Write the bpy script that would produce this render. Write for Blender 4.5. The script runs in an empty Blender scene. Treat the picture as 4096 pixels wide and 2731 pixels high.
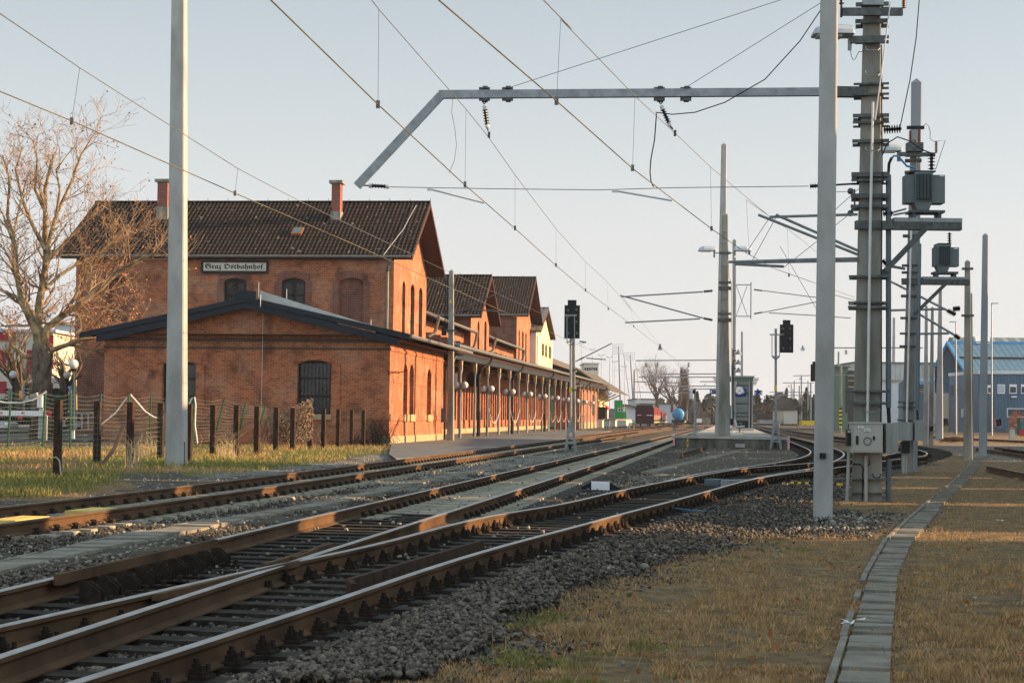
import bpy, math, random
import numpy as np
from mathutils import Vector, Matrix
random.seed(7); rng = np.random.default_rng(7)
S = bpy.context.scene; COL = S.collection
# ------------------------------------------------------------------ camera model (pixels of the 4096 px photograph)
F = 7500.0; ROLL = math.atan(0.012); CAMH = 1.55
PITCH = math.atan((1676-(2850-2048)*.012-1365.5)/F)
cr, sr, cp, sp = math.cos(ROLL), math.sin(ROLL), math.cos(PITCH), math.sin(PITCH)
def ray(px, py):
    x = px-2048; y = 1365.5-py
    X = cr*x-sr*y; Y = sr*x+cr*y
    return Vector((X, F*cp-Y*sp, F*sp+Y*cp))
def G(px, py, z=0.0):
    d = ray(px, py); return d*((z-CAMH)/d.z)+Vector((0, 0, CAMH))
def D(px, py, Y):
    d = ray(px, py); return d*(Y/d.y)+Vector((0, 0, CAMH))
def V(*a): return Vector(a)
# ------------------------------------------------------------------ objects
WM = {}
def tag(o, label=None, cat=None, group=None, kind=None):
    if label: o['label'] = label
    if cat: o['category'] = cat
    if group: o['group'] = group
    if kind: o['kind'] = kind
    return o
def thing(name, label, cat, loc=(0, 0, 0), rz=0.0, group=None):
    o = bpy.data.objects.new(name, None); COL.objects.link(o); o.empty_display_size = .2
    o.location = loc; o.rotation_euler = (0, 0, rz)
    WM[o] = Matrix.Translation(Vector(loc)) @ Matrix.Rotation(rz, 4, 'Z')
    return tag(o, label, cat, group)
def copy_tree(o, loc=None, rz=None, parent=None):
    c = o.copy(); COL.objects.link(c)
    if parent is not None: c.parent = parent
    if loc is not None: c.location = loc
    if rz is not None: c.rotation_euler = (0, 0, rz)
    for ch in list(o.children): copy_tree(ch, parent=c)
    return c
class MB:
    def __init__(s): s.v = []; s.f = []; s.m = []; s.k = 0
    def add(s, vs, fs, k=None):
        n = len(s.v); s.v += [tuple(p) for p in vs]
        for q in fs: s.f.append([i+n for i in q]); s.m.append(s.k if k is None else k)
        return s
    def box(s, c, size, rz=0, M=None, k=None):
        hx, hy, hz = size[0]/2, size[1]/2, size[2]/2
        R = M if M is not None else Matrix.Rotation(rz, 3, 'Z')
        c = Vector(c)
        vs = [c+R@Vector((x, y, z)) for z in (-hz, hz) for x, y in ((-hx, -hy), (hx, -hy), (hx, hy), (-hx, hy))]
        return s.add(vs, [(3, 2, 1, 0), (4, 5, 6, 7), (0, 1, 5, 4), (1, 2, 6, 5), (2, 3, 7, 6), (3, 0, 4, 7)], k)
    def bar(s, p, q, w, h=None, up=(0, 0, 1), k=None):      # box from p to q
        p = Vector(p); q = Vector(q); h = h or w; d = q-p; L = d.length
        if L < 1e-6: return s
        y = d/L; u = Vector(up)
        x = y.cross(u)
        if x.length < 1e-3: x = y.cross(Vector((1, 0, 0)))
        x.normalize(); z = x.cross(y)
        M = Matrix((x, y, z)).transposed()
        return s.box((p+q)/2, (w, L, h), M=M, k=k)
    def tube(s, pts, r, n=6, cap=True, k=None):
        pts = [Vector(p) for p in pts]; m = len(pts)
        rs = r if isinstance(r, (list, tuple)) else [r]*m
        vs = []; prev = None
        for i, p in enumerate(pts):
            t = (pts[min(i+1, m-1)]-pts[max(i-1, 0)])
            if t.length < 1e-9: t = Vector((0, 0, 1))
            t.normalize()
            if prev is None:
                x = t.orthogonal().normalized()
            else:
                x = prev-t*prev.dot(t)
                x = x.normalized() if x.length > 1e-4 else t.orthogonal().normalized()
            prev = x; y = t.cross(x)
            for j in range(n):
                a = 2*math.pi*j/n
                vs.append(p+(x*math.cos(a)+y*math.sin(a))*rs[i])
        fs = [(i*n+j, i*n+(j+1) % n, (i+1)*n+(j+1) % n, (i+1)*n+j) for i in range(m-1) for j in range(n)]
        if cap: fs += [tuple(range(n))[::-1], tuple((m-1)*n+j for j in range(n))]
        return s.add(vs, fs, k)
    def lathe(s, c, prof, n=12, axis=(0, 0, 1), k=None):   # prof: (r, t) along the axis
        c = Vector(c); a = Vector(axis).normalized()
        return s.tube_prof(c, a, prof, n, k)
    def tube_prof(s, c, a, prof, n, k):
        x = a.orthogonal().normalized(); y = a.cross(x); vs = []
        for r, t in prof:
            for j in range(n):
                an = 2*math.pi*j/n; vs.append(c+a*t+(x*math.cos(an)+y*math.sin(an))*r)
        m = len(prof)
        fs = [(i*n+j, i*n+(j+1) % n, (i+1)*n+(j+1) % n, (i+1)*n+j) for i in range(m-1) for j in range(n)]
        fs += [tuple(range(n))[::-1], tuple((m-1)*n+j for j in range(n))]
        return s.add(vs, fs, k)
    def sphere(s, c, r, n=12, k=None, sz=1.0):
        return s.lathe(Vector(c), [(max(r*math.sin(math.pi*i/8), .001), -r*sz*math.cos(math.pi*i/8)) for i in range(9)], n, k=k)
    def poly(s, pts, k=None): return s.add(pts, [tuple(range(len(pts)))], k)
    def prism(s, pts, off, k=None):     # polygon extruded by off
        off = Vector(off); n = len(pts); pts = [Vector(p) for p in pts]
        return s.add(pts+[p+off for p in pts], [tuple(range(n)), tuple(range(2*n-1, n-1, -1))]+[(i, i+n, (i+1) % n+n, (i+1) % n) for i in range(n)], k)
    def build(s, name, mats, parent=None, smooth=False, local=False, **kw):
        me = bpy.data.meshes.new(name)
        vs = s.v
        if parent is not None and not local:
            I = WM[parent].inverted(); vs = [tuple(I@Vector(p)) for p in vs]
        me.from_pydata(vs, [], s.f)
        mats = mats if isinstance(mats, (list, tuple)) else [mats]
        for m in mats: me.materials.append(m)
        if len(mats) > 1: me.polygons.foreach_set('material_index', s.m)
        if smooth: me.polygons.foreach_set('use_smooth', [True]*len(me.polygons))
        me.validate(); me.update()
        o = bpy.data.objects.new(name, me); COL.objects.link(o)
        if parent is not None: o.parent = parent; WM[o] = WM[parent]
        else: WM[o] = Matrix.Identity(4)
        if kw: tag(o, **kw)
        return o
def np_mesh(name, co, faces_flat, per, mat, parent=None, smooth=False):
    me = bpy.data.meshes.new(name); nf = len(faces_flat)//per
    me.vertices.add(len(co)); me.vertices.foreach_set('co', np.asarray(co, dtype=np.float32).ravel())
    me.loops.add(len(faces_flat)); me.loops.foreach_set('vertex_index', np.asarray(faces_flat, dtype=np.int32))
    me.polygons.add(nf); me.polygons.foreach_set('loop_start', np.arange(0, nf*per, per, dtype=np.int32))
    me.update(calc_edges=True)
    if smooth: me.polygons.foreach_set('use_smooth', [True]*nf)
    me.materials.append(mat)
    o = bpy.data.objects.new(name, me); COL.objects.link(o)
    if parent: o.parent = parent
    WM[o] = Matrix.Identity(4)
    return o
# ------------------------------------------------------------------ materials
def mat(name, col, rough=.8, metal=0., var=.15, scale=3., bump=0., bscale=30., col2=None, spec=.3, stretch=(1, 1, 1), emit=0, detail=4, mixlo=.35, mixhi=.65):
    m = bpy.data.materials.new(name); m.use_nodes = True; N = m.node_tree.nodes; Lk = m.node_tree.links
    b = N['Principled BSDF']; b.inputs['Roughness'].default_value = rough; b.inputs['Metallic'].default_value = metal
    b.inputs['Specular IOR Level'].default_value = spec
    tc = N.new('ShaderNodeTexCoord'); mp = N.new('ShaderNodeMapping'); mp.inputs['Scale'].default_value = stretch
    Lk.new(tc.outputs['Object'], mp.inputs['Vector'])
    n = N.new('ShaderNodeTexNoise'); n.inputs['Scale'].default_value = scale; n.inputs['Detail'].default_value = detail; n.inputs['Roughness'].default_value = .6
    Lk.new(mp.outputs[0], n.inputs['Vector'])
    r = N.new('ShaderNodeValToRGB'); r.color_ramp.elements[0].position = mixlo; r.color_ramp.elements[1].position = mixhi
    c2 = col2 or tuple(min(1, c*(1+var)) for c in col); c1 = col if col2 else tuple(c*(1-var) for c in col)
    r.color_ramp.elements[0].color = (*c1, 1); r.color_ramp.elements[1].color = (*c2, 1)
    Lk.new(n.outputs['Fac'], r.inputs['Fac']); Lk.new(r.outputs['Color'], b.inputs['Base Color'])
    if bump:
        n2 = N.new('ShaderNodeTexNoise'); n2.inputs['Scale'].default_value = bscale; n2.inputs['Detail'].default_value = 5
        Lk.new(mp.outputs[0], n2.inputs['Vector'])
        bp = N.new('ShaderNodeBump'); bp.inputs['Strength'].default_value = bump; bp.inputs['Distance'].default_value = .02
        Lk.new(n2.outputs['Fac'], bp.inputs['Height']); Lk.new(bp.outputs[0], b.inputs['Normal'])
    if emit:
        b.inputs['Emission Color'].default_value = (*col, 1); b.inputs['Emission Strength'].default_value = emit
    return m
def nod(m): return m.node_tree.nodes, m.node_tree.links
def brick_mat(name, c1, c2, mortar, stain=(.05, .03, .025), w=.29, h=.115, pale=.3):
    m = mat(name, c1, .9); N, Lk = nod(m); b = N['Principled BSDF']
    tc = N['Texture Coordinate']; sx = N.new('ShaderNodeSeparateXYZ'); Lk.new(tc.outputs['Object'], sx.inputs[0])
    ad = N.new('ShaderNodeMath'); ad.operation = 'ADD'; Lk.new(sx.outputs[0], ad.inputs[0]); Lk.new(sx.outputs[1], ad.inputs[1])
    cb = N.new('ShaderNodeCombineXYZ'); Lk.new(ad.outputs[0], cb.inputs[0]); Lk.new(sx.outputs[2], cb.inputs[1])
    br = N.new('ShaderNodeTexBrick'); br.inputs['Scale'].default_value = 1; br.inputs['Brick Width'].default_value = w; br.inputs['Row Height'].default_value = h
    br.inputs['Mortar Size'].default_value = .012; br.inputs['Mortar Smooth'].default_value = .3; br.inputs['Bias'].default_value = -.1
    br.inputs['Color1'].default_value = (*c1, 1); br.inputs['Color2'].default_value = (*c2, 1); br.inputs['Mortar'].default_value = (*mortar, 1)
    Lk.new(cb.outputs[0], br.inputs['Vector'])
    def layer(prev, scale, lo, hi, col, fac, stretch=None):
        n = N.new('ShaderNodeTexNoise'); n.inputs['Scale'].default_value = scale; n.inputs['Detail'].default_value = 6
        if stretch:
            mp = N.new('ShaderNodeMapping'); mp.inputs['Scale'].default_value = stretch; Lk.new(cb.outputs[0], mp.inputs[0]); Lk.new(mp.outputs[0], n.inputs['Vector'])
        else: Lk.new(cb.outputs[0], n.inputs['Vector'])
        r = N.new('ShaderNodeMapRange'); r.inputs[1].default_value = lo; r.inputs[2].default_value = hi; r.inputs[4].default_value = fac
        Lk.new(n.outputs['Fac'], r.inputs[0])
        mx = N.new('ShaderNodeMix'); mx.data_type = 'RGBA'; Lk.new(r.outputs[0], mx.inputs[0]); Lk.new(prev, mx.inputs[6]); mx.inputs[7].default_value = (*col, 1)
        return mx.outputs[2]
    o = layer(br.outputs['Color'], .55, .48, .7, tuple(x*1.25+.05 for x in mortar), pale)
    o = layer(o, 1.3, .5, .75, stain, .8, (1, .7, 1))
    o = layer(o, 9, .52, .7, tuple(x*.45 for x in c1), .35, (.5, .9, 1))
    Lk.new(o, b.inputs['Base Color'])
    bp = N.new('ShaderNodeBump'); bp.inputs['Strength'].default_value = .5; bp.inputs['Distance'].default_value = .01; bp.invert = True
    Lk.new(br.outputs['Fac'], bp.inputs['Height']); Lk.new(bp.outputs[0], b.inputs['Normal'])
    return m
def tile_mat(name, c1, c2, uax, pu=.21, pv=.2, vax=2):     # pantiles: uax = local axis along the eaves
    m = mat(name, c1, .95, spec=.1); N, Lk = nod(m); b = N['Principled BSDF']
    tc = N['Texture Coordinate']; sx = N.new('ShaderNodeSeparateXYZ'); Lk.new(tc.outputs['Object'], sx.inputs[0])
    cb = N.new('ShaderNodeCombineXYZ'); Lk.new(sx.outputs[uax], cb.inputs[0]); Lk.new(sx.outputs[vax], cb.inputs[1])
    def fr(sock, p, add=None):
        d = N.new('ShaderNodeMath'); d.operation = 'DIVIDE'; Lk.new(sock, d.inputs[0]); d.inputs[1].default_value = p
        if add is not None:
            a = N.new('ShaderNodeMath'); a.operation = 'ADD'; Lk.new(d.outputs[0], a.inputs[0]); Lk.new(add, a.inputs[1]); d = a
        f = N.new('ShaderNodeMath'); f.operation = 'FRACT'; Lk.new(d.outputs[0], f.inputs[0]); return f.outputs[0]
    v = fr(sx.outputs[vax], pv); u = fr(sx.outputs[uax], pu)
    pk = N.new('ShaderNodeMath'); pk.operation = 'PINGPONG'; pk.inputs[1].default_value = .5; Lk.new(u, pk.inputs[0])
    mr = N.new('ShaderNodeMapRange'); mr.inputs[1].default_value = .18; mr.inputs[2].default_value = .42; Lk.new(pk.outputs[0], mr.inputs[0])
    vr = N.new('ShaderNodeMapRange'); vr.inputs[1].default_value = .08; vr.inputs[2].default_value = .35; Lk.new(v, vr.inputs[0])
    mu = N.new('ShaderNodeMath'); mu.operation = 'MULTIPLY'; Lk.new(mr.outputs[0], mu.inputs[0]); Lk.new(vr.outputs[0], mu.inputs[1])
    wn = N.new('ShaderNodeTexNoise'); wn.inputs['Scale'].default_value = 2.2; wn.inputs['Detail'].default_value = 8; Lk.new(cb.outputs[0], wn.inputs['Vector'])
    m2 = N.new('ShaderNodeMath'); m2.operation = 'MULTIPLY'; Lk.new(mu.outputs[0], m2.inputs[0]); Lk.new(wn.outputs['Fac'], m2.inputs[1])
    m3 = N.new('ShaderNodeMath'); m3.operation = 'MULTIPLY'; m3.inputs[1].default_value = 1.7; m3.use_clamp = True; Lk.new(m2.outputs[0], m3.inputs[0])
    mx = N.new('ShaderNodeMix'); mx.data_type = 'RGBA'; Lk.new(m3.outputs[0], mx.inputs[0]); mx.inputs[6].default_value = (*c1, 1); mx.inputs[7].default_value = (*c2, 1)  # brown mixed in on the tile crests stands for their sunlit sides
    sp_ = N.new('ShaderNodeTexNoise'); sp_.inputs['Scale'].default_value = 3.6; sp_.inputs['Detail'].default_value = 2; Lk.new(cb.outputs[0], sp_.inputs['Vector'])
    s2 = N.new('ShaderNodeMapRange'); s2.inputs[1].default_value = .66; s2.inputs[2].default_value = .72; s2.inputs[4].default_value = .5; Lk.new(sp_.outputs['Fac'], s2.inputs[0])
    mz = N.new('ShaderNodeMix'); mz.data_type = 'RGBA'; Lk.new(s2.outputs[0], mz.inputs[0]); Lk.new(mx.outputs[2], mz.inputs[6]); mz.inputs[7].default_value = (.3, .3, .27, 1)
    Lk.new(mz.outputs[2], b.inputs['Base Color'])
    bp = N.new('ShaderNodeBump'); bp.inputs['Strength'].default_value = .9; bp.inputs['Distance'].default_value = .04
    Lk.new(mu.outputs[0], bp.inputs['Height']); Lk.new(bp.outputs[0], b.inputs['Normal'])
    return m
def ribbed_mat(name, col, axis, period, dark=.72, rough=.6, seam=None):    # corrugated sheet
    m = mat(name, col, rough, var=.08, scale=.8); N, Lk = nod(m); b = N['Principled BSDF']
    tc = N['Texture Coordinate']; sx = N.new('ShaderNodeSeparateXYZ'); Lk.new(tc.outputs['Object'], sx.inputs[0])
    if axis == 'xy':
        d0 = N.new('ShaderNodeMath'); d0.operation = 'ADD'; Lk.new(sx.outputs[0], d0.inputs[0]); Lk.new(sx.outputs[1], d0.inputs[1]); so = d0.outputs[0]
    else: so = sx.outputs[axis]
    d = N.new('ShaderNodeMath'); d.operation = 'DIVIDE'; d.inputs[1].default_value = period; Lk.new(so, d.inputs[0])
    f = N.new('ShaderNodeMath'); f.operation = 'FRACT'; Lk.new(d.outputs[0], f.inputs[0])
    r = N.new('ShaderNodeMapRange'); r.inputs[1].default_value = .6; r.inputs[2].default_value = .75; r.inputs[3].default_value = 1; r.inputs[4].default_value = dark; Lk.new(f.outputs[0], r.inputs[0])
    src = N['Color Ramp'].outputs[0]
    mx = N.new('ShaderNodeMix'); mx.data_type = 'RGBA'; mx.blend_type = 'MULTIPLY'; mx.inputs[0].default_value = 1; Lk.new(src, mx.inputs[6]); Lk.new(r.outputs[0], mx.inputs[7])
    Lk.new(mx.outputs[2], b.inputs['Base Color'])
    bp = N.new('ShaderNodeBump'); bp.inputs['Strength'].default_value = .6; bp.inputs['Distance'].default_value = .05; Lk.new(r.outputs[0], bp.inputs['Height']); Lk.new(bp.outputs[0], b.inputs['Normal'])
    return m
MT = dict(
 concrete=mat('concrete', (.28, .278, .26), .85, col2=(.43, .428, .41), scale=1.6, bump=.25, bscale=60, stretch=(1, 1, .35), detail=8),
 concrete_dark=mat('weathered_concrete', (.15, .145, .12), .9, col2=(.31, .30, .265), scale=1.5, bump=.3, bscale=40, stretch=(1.5, 1.5, .3), detail=8),
 concrete_blue=mat('grey_concrete', (.20, .22, .235), .85, col2=(.29, .31, .32), scale=.7, stretch=(1, 1, .3), detail=6),
 steel=mat('galvanised_steel', (.20, .22, .23), .5, .5, col2=(.30, .32, .33), scale=6, spec=.5),
 steel_dark=mat('dark_steel', (.07, .075, .075), .6, .4, col2=(.13, .135, .13), scale=8, bump=.1),
 trafo=mat('grey_green_paint', (.14, .17, .17), .55, .1, var=.12, scale=2),
 fins=ribbed_mat('cooling_fins', (.05, .065, .068), 0, .07, .35),
 black=mat('black_metal', (.012, .013, .014), .5, .1, var=.3),
 rubber=mat('dark_insulator', (.010, .008, .008), .4, 0, var=.3, spec=.3),
 redins=mat('brown_insulator', (.11, .02, .018), .35, var=.2, spec=.5),
 alu=mat('bare_aluminium', (.55, .56, .56), .4, .3, var=.08),
 wire=mat('overhead_wire_metal', (.07, .063, .04), .6, .3, col2=(.19, .165, .09), scale=.7),
 wire2=mat('grey_wire', (.15, .15, .14), .6, .3, var=.2),
 white=mat('white_paint', (.75, .76, .77), .5, var=.05),
 lampglass=mat('opal_glass', (.60, .59, .58), .25, var=.04, scale=2, spec=.6),
 lamphead=mat('pale_grey_lamp_housing', (.42, .47, .52), .45, var=.06, scale=2),
 rust=mat('rusty_steel', (.016, .010, .007), .85, col2=(.065, .032, .018), scale=6, bump=.3, detail=8),
 railside=mat('brown_rail_web', (.05, .028, .013), .88, col2=(.12, .066, .03), scale=1.3, bump=.12, bscale=120, detail=8),
 railtop=mat('worn_rail_head', (.30, .29, .27), .36, .8, col2=(.46, .45, .44), scale=3, spec=.6, stretch=(1, 1, 1)),
 railtop_rusty=mat('dull_rail_head', (.11, .075, .05), .55, .4, col2=(.20, .17, .14), scale=2, spec=.4),
 fast=mat('dark_fastening', (.010, .007, .005), .8, .1, col2=(.035, .022, .014), scale=12, bump=.2),
 sleeper=mat('tarred_timber', (.012, .010, .008), .9, col2=(.05, .04, .03), scale=5, bump=.5, bscale=18, stretch=(1, 1, 1), detail=8),
 csleeper=mat('concrete_sleeper', (.24, .22, .17), .9, col2=(.42, .385, .30), scale=4, bump=.2, detail=6),
 stone=mat('ballast_stone', (.022, .019, .016), .95, col2=(.25, .21, .165), scale=14, bump=.5, bscale=60, detail=3, mixlo=.38, mixhi=.68),
 pebble=mat('pale_pebble', (.10, .09, .075), .9, col2=(.38, .35, .29), scale=5),
 slab=mat('cable_trough_concrete', (.15, .137, .11), .92, col2=(.27, .25, .205), scale=2.2, bump=.3, bscale=30, detail=8),
 asphalt=mat('worn_asphalt', (.10, .10, .097), .9, col2=(.17, .165, .155), scale=1.2, bump=.3, bscale=25, detail=8),
 fascia=mat('blue_grey_sheet_metal', (.010, .016, .024), .6, .1, var=.1, scale=.5),
 ridge_light=mat('bare_zinc_flashing', (.42, .42, .40), .5, .2, var=.08, scale=2),
 wood=mat('dark_brown_boards', (.05, .022, .015), .8, var=.25, scale=3),
 gutter=mat('zinc_gutter', (.17, .165, .14), .5, .4, var=.15, scale=3),
 glass=mat('dark_window_glass', (.006, .007, .008), .15, 0, col2=(.03, .032, .035), scale=1.5, spec=.35),
 glass2=mat('shaft_glass', (.05, .09, .09), .1, 0, col2=(.10, .15, .15), scale=.8, spec=.8),
 frame=mat('dark_window_frame', (.010, .007, .007), .5, var=.2),
 sand=mat('sandstone', (.32, .24, .13), .9, col2=(.42, .33, .2), scale=3, bump=.5, bscale=6),
 bark=mat('plane_tree_bark', (.10, .07, .035), .85, col2=(.42, .31, .17), scale=2.5, bump=.4, bscale=8, detail=5),  # light tone warmed to stand in for orange sun on the limbs
 bark_dark=mat('grey_bark', (.06, .045, .03), .9, col2=(.13, .10, .07), scale=3, bump=.5, bscale=7),
 twig=mat('bare_twigs', (.11, .075, .05), .9, var=.3, scale=1),
 bark_trunk=mat('flaking_trunk_bark', (.035, .026, .018), .95, col2=(.20, .16, .11), scale=3.5, bump=1, bscale=9, detail=8, stretch=(1, 1, .5)),
 graff=mat('faded_pink_paint', (.26, .13, .16), .8),
 leaf=mat('dead_brown_leaves', (.26, .09, .03), .8, col2=(.44, .18, .07), scale=2),
 fartwig=mat('far_bare_twigs', (.11, .085, .075), .9, var=.2, scale=1),
 conifer=mat('dark_conifer_needles', (.025, .04, .025), .9, col2=(.05, .07, .04), scale=1.5),
 signblue=mat('station_sign_blue', (.015, .025, .17), .4, var=.05),
 yellow=mat('yellow_paint', (.75, .50, .03), .5, var=.08), yellow_dull=mat('pale_yellow_paint', (.62, .46, .12), .7, var=.15, scale=5),
 red=mat('red_paint', (.55, .035, .03), .5, var=.1), lampred=mat('red_signal_light', (1, .08, .04), .4, emit=9),
 green=mat('dark_green_post', (.02, .075, .04), .5, var=.15), netw=mat('green_netting', (.16, .19, .15), .7, var=.2),
 box=mat('pale_grey_cabinet', (.40, .40, .36), .55, var=.08, scale=2),
 box2=mat('stained_grey_cabinet', (.22, .235, .225), .6, col2=(.33, .345, .33), scale=3, stretch=(2, 2, .3)),
 pipe=mat('blue_grey_pipe', (.13, .17, .19), .5, .2, var=.1),
 rope=mat('white_plastic_pipe', (.62, .60, .55), .6, var=.15, scale=8),
 wagonred=ribbed_mat('dark_red_container_sheet', (.16, .014, .018), 'xy', 1.2, .7), wagondark=mat('maroon_door', (.045, .010, .014), .6, var=.12),
 tankblue=mat('blue_tank_paint', (.06, .25, .46), .4, var=.1, scale=.6),
 chassis=mat('blue_black_chassis', (.02, .028, .036), .7, var=.3),
 cgreen=ribbed_mat('green_container_sheet', (.03, .30, .07), 'xy', .5, .8),
 yel_wall=mat('pale_yellow_render', (.62, .56, .22), .9, col2=(.72, .68, .40), scale=.6), white_wall=mat('white_render', (.58, .60, .62), .9, var=.06, scale=.5),
 cream=mat('cream_render', (.60, .56, .47), .9, var=.06, scale=.3), redpanel=mat('red_facade_panel', (.36, .03, .045), .6, var=.1),
 bluewall=mat('blue_sheet_wall', (.10, .165, .25), .6, var=.10, scale=.15), bluerib=ribbed_mat('blue_ribbed_wall', (.06, .125, .19), 'xy', .5, .68),  # grey mixed into the blue wall colour stands in for distance haze
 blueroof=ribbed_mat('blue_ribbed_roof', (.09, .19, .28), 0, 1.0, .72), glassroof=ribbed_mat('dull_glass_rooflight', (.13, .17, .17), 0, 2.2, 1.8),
 greenwall=mat('green_sheet_wall', (.10, .17, .13), .7, var=.1, scale=.3), palerib=ribbed_mat('pale_ribbed_wall', (.52, .54, .52), 'xy', .8, .8),
 eternit=ribbed_mat('grey_corrugated_roof', (.15, .15, .15), 0, .7, .5),
 brownroof=mat('brown_shed_roof', (.07, .06, .05), .9, col2=(.13, .11, .09), scale=2, detail=8),
 carpaint=mat('silver_car_paint', (.35, .38, .42), .25, .6, var=.04), carblack=mat('black_car_paint', (.01, .011, .013), .15, .2, var=.05),
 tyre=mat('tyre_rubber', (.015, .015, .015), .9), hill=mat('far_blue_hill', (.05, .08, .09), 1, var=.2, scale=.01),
 paper=mat('crumpled_paper', (.72, .70, .64), .8, var=.05), mirror=mat('headlight_glass', (.6, .6, .6), .1, .2),
 shutter=mat('grey_brown_shutters', (.12, .09, .07), .7, var=.2), orangewood=mat('stain_red_rust', (.25, .08, .03), .8, var=.2, scale=4),
 plat=mat('pale_platform_paving', (.33, .32, .29), .9, col2=(.46, .445, .41), scale=2, detail=7),
 redchain=mat('red_white_chain', (.55, .10, .09), .6, col2=(.7, .55, .52), scale=5, mixlo=.45, mixhi=.55),
)
MT['brick'] = brick_mat('old_red_brick', (.45, .125, .042), (.20, .058, .026), (.37, .245, .16))
MT['brick_dk'] = brick_mat('dark_brick', (.20, .065, .038), (.12, .036, .024), (.30, .21, .16), pale=.2)  # darker brick for niche backs, block ends and some trim
MT['brick_band'] = brick_mat('black_glazed_brick_band', (.05, .03, .025), (.11, .045, .03), (.22, .17, .13), w=.29, h=.09, pale=.1)
MT['chim'] = brick_mat('red_chimney_brick', (.25, .065, .045), (.17, .045, .033), (.30, .20, .16), pale=.05, stain=(.2, .05, .04))
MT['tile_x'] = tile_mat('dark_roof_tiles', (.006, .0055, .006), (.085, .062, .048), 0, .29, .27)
# ------------------------------------------------------------------ camera, sky, sun
cam = bpy.data.objects.new('camera', bpy.data.cameras.new('camera')); COL.objects.link(cam); S.camera = cam
cam.data.sensor_width = 36; cam.data.sensor_fit = 'HORIZONTAL'; cam.data.lens = F/4096*36
cam.data.clip_start = .1; cam.data.clip_end = 9000
cam.matrix_world = Matrix(((cr, -sr, 0, 0), (-sr*sp, -cr*sp, -cp, 0), (sr*cp, cr*cp, -sp, CAMH), (0, 0, 0, 1)))
SUN_EL, SUN_PHI = math.radians(17), math.radians(3)       # the sun stands to the right, a little ahead
sd = V(math.cos(SUN_EL)*math.cos(SUN_PHI), math.cos(SUN_EL)*math.sin(SUN_PHI), math.sin(SUN_EL))
sl = bpy.data.lights.new('sun', 'SUN'); sl.energy = 5.0; sl.angle = math.radians(.5); sl.color = (1, .62, .31)
so = bpy.data.objects.new('sun', sl); COL.objects.link(so); so.rotation_euler = sd.to_track_quat('Z', 'Y').to_euler()
SKY_BACK = .85
wd = bpy.data.worlds.new('World'); S.world = wd; wd.use_nodes = True
N, Lk = wd.node_tree.nodes, wd.node_tree.links; bg = N['Background']
sky = N.new('ShaderNodeTexSky'); sky.sky_type = 'NISHITA'; sky.sun_disc = False; sky.sun_elevation = SUN_EL
sky.sun_rotation = math.pi/2-SUN_PHI; sky.air_density = 1.0; sky.dust_density = 3.0; sky.ozone_density = 1.5; sky.altitude = 350
# thin winter haze: the clear-sky blue is washed out towards a pale grey that warms near the horizon
tc = N.new('ShaderNodeTexCoord'); sx = N.new('ShaderNodeSeparateXYZ'); Lk.new(tc.outputs['Generated'], sx.inputs[0])
rp = N.new('ShaderNodeValToRGB'); e = rp.color_ramp.elements
e[0].position = 0.0; e[0].color = (5.6, 5.5, 5.48, 1); e[1].position = .32; e[1].color = (2.4, 2.95, 3.3, 1)
q = rp.color_ramp.elements.new(.10); q.color = (5.05, 5.1, 5.08, 1)
q = rp.color_ramp.elements.new(.2); q.color = (3.75, 4.18, 4.38, 1)
Lk.new(sx.outputs[2], rp.inputs[0])
mx = N.new('ShaderNodeMix'); mx.data_type = 'RGBA'; mx.inputs[0].default_value = .88
Lk.new(sky.outputs[0], mx.inputs[6]); Lk.new(rp.outputs[0], mx.inputs[7]); 
def vmath(op, *a):
    n = N.new('ShaderNodeMath'); n.operation = op
    for i, q_ in enumerate(a):
        if isinstance(q_, (int, float)): n.inputs[i].default_value = q_
        else: Lk.new(q_, n.inputs[i])
    return n.outputs[0]
# glow round the low sun; the sky behind the camera is raised as added fill
dt = N.new('ShaderNodeVectorMath'); dt.operation = 'DOT_PRODUCT'; Lk.new(tc.outputs['Generated'], dt.inputs[0]); dt.inputs[1].default_value = sd
gl = vmath('MULTIPLY', vmath('POWER', vmath('MAXIMUM', dt.outputs['Value'], 0.0), 4.0), 2.3)
bk_ = N.new('ShaderNodeMapRange'); bk_.interpolation_type = 'SMOOTHSTEP'; bk_.inputs[1].default_value = .35; bk_.inputs[2].default_value = -.7; bk_.inputs[4].default_value = SKY_BACK; Lk.new(sx.outputs[1], bk_.inputs[0])
f_ = vmath('ADD', vmath('ADD', gl, bk_.outputs[0]), 1.0); vs_ = N.new('ShaderNodeVectorMath'); vs_.operation = 'SCALE'; Lk.new(mx.outputs[2], vs_.inputs[0]); Lk.new(f_, vs_.inputs['Scale'])
Lk.new(vs_.outputs[0], bg.inputs['Color'])
bg.inputs['Strength'].default_value = .0735
S.view_settings.view_transform = 'Standard'; S.view_settings.look = 'None'; S.view_settings.exposure = 1.15; S.view_settings.gamma = 1
S.cycles.use_denoising = True; S.cycles.max_bounces = 6; S.cycles.volume_bounces = 0; S.cycles.transparent_max_bounces = 8
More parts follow.
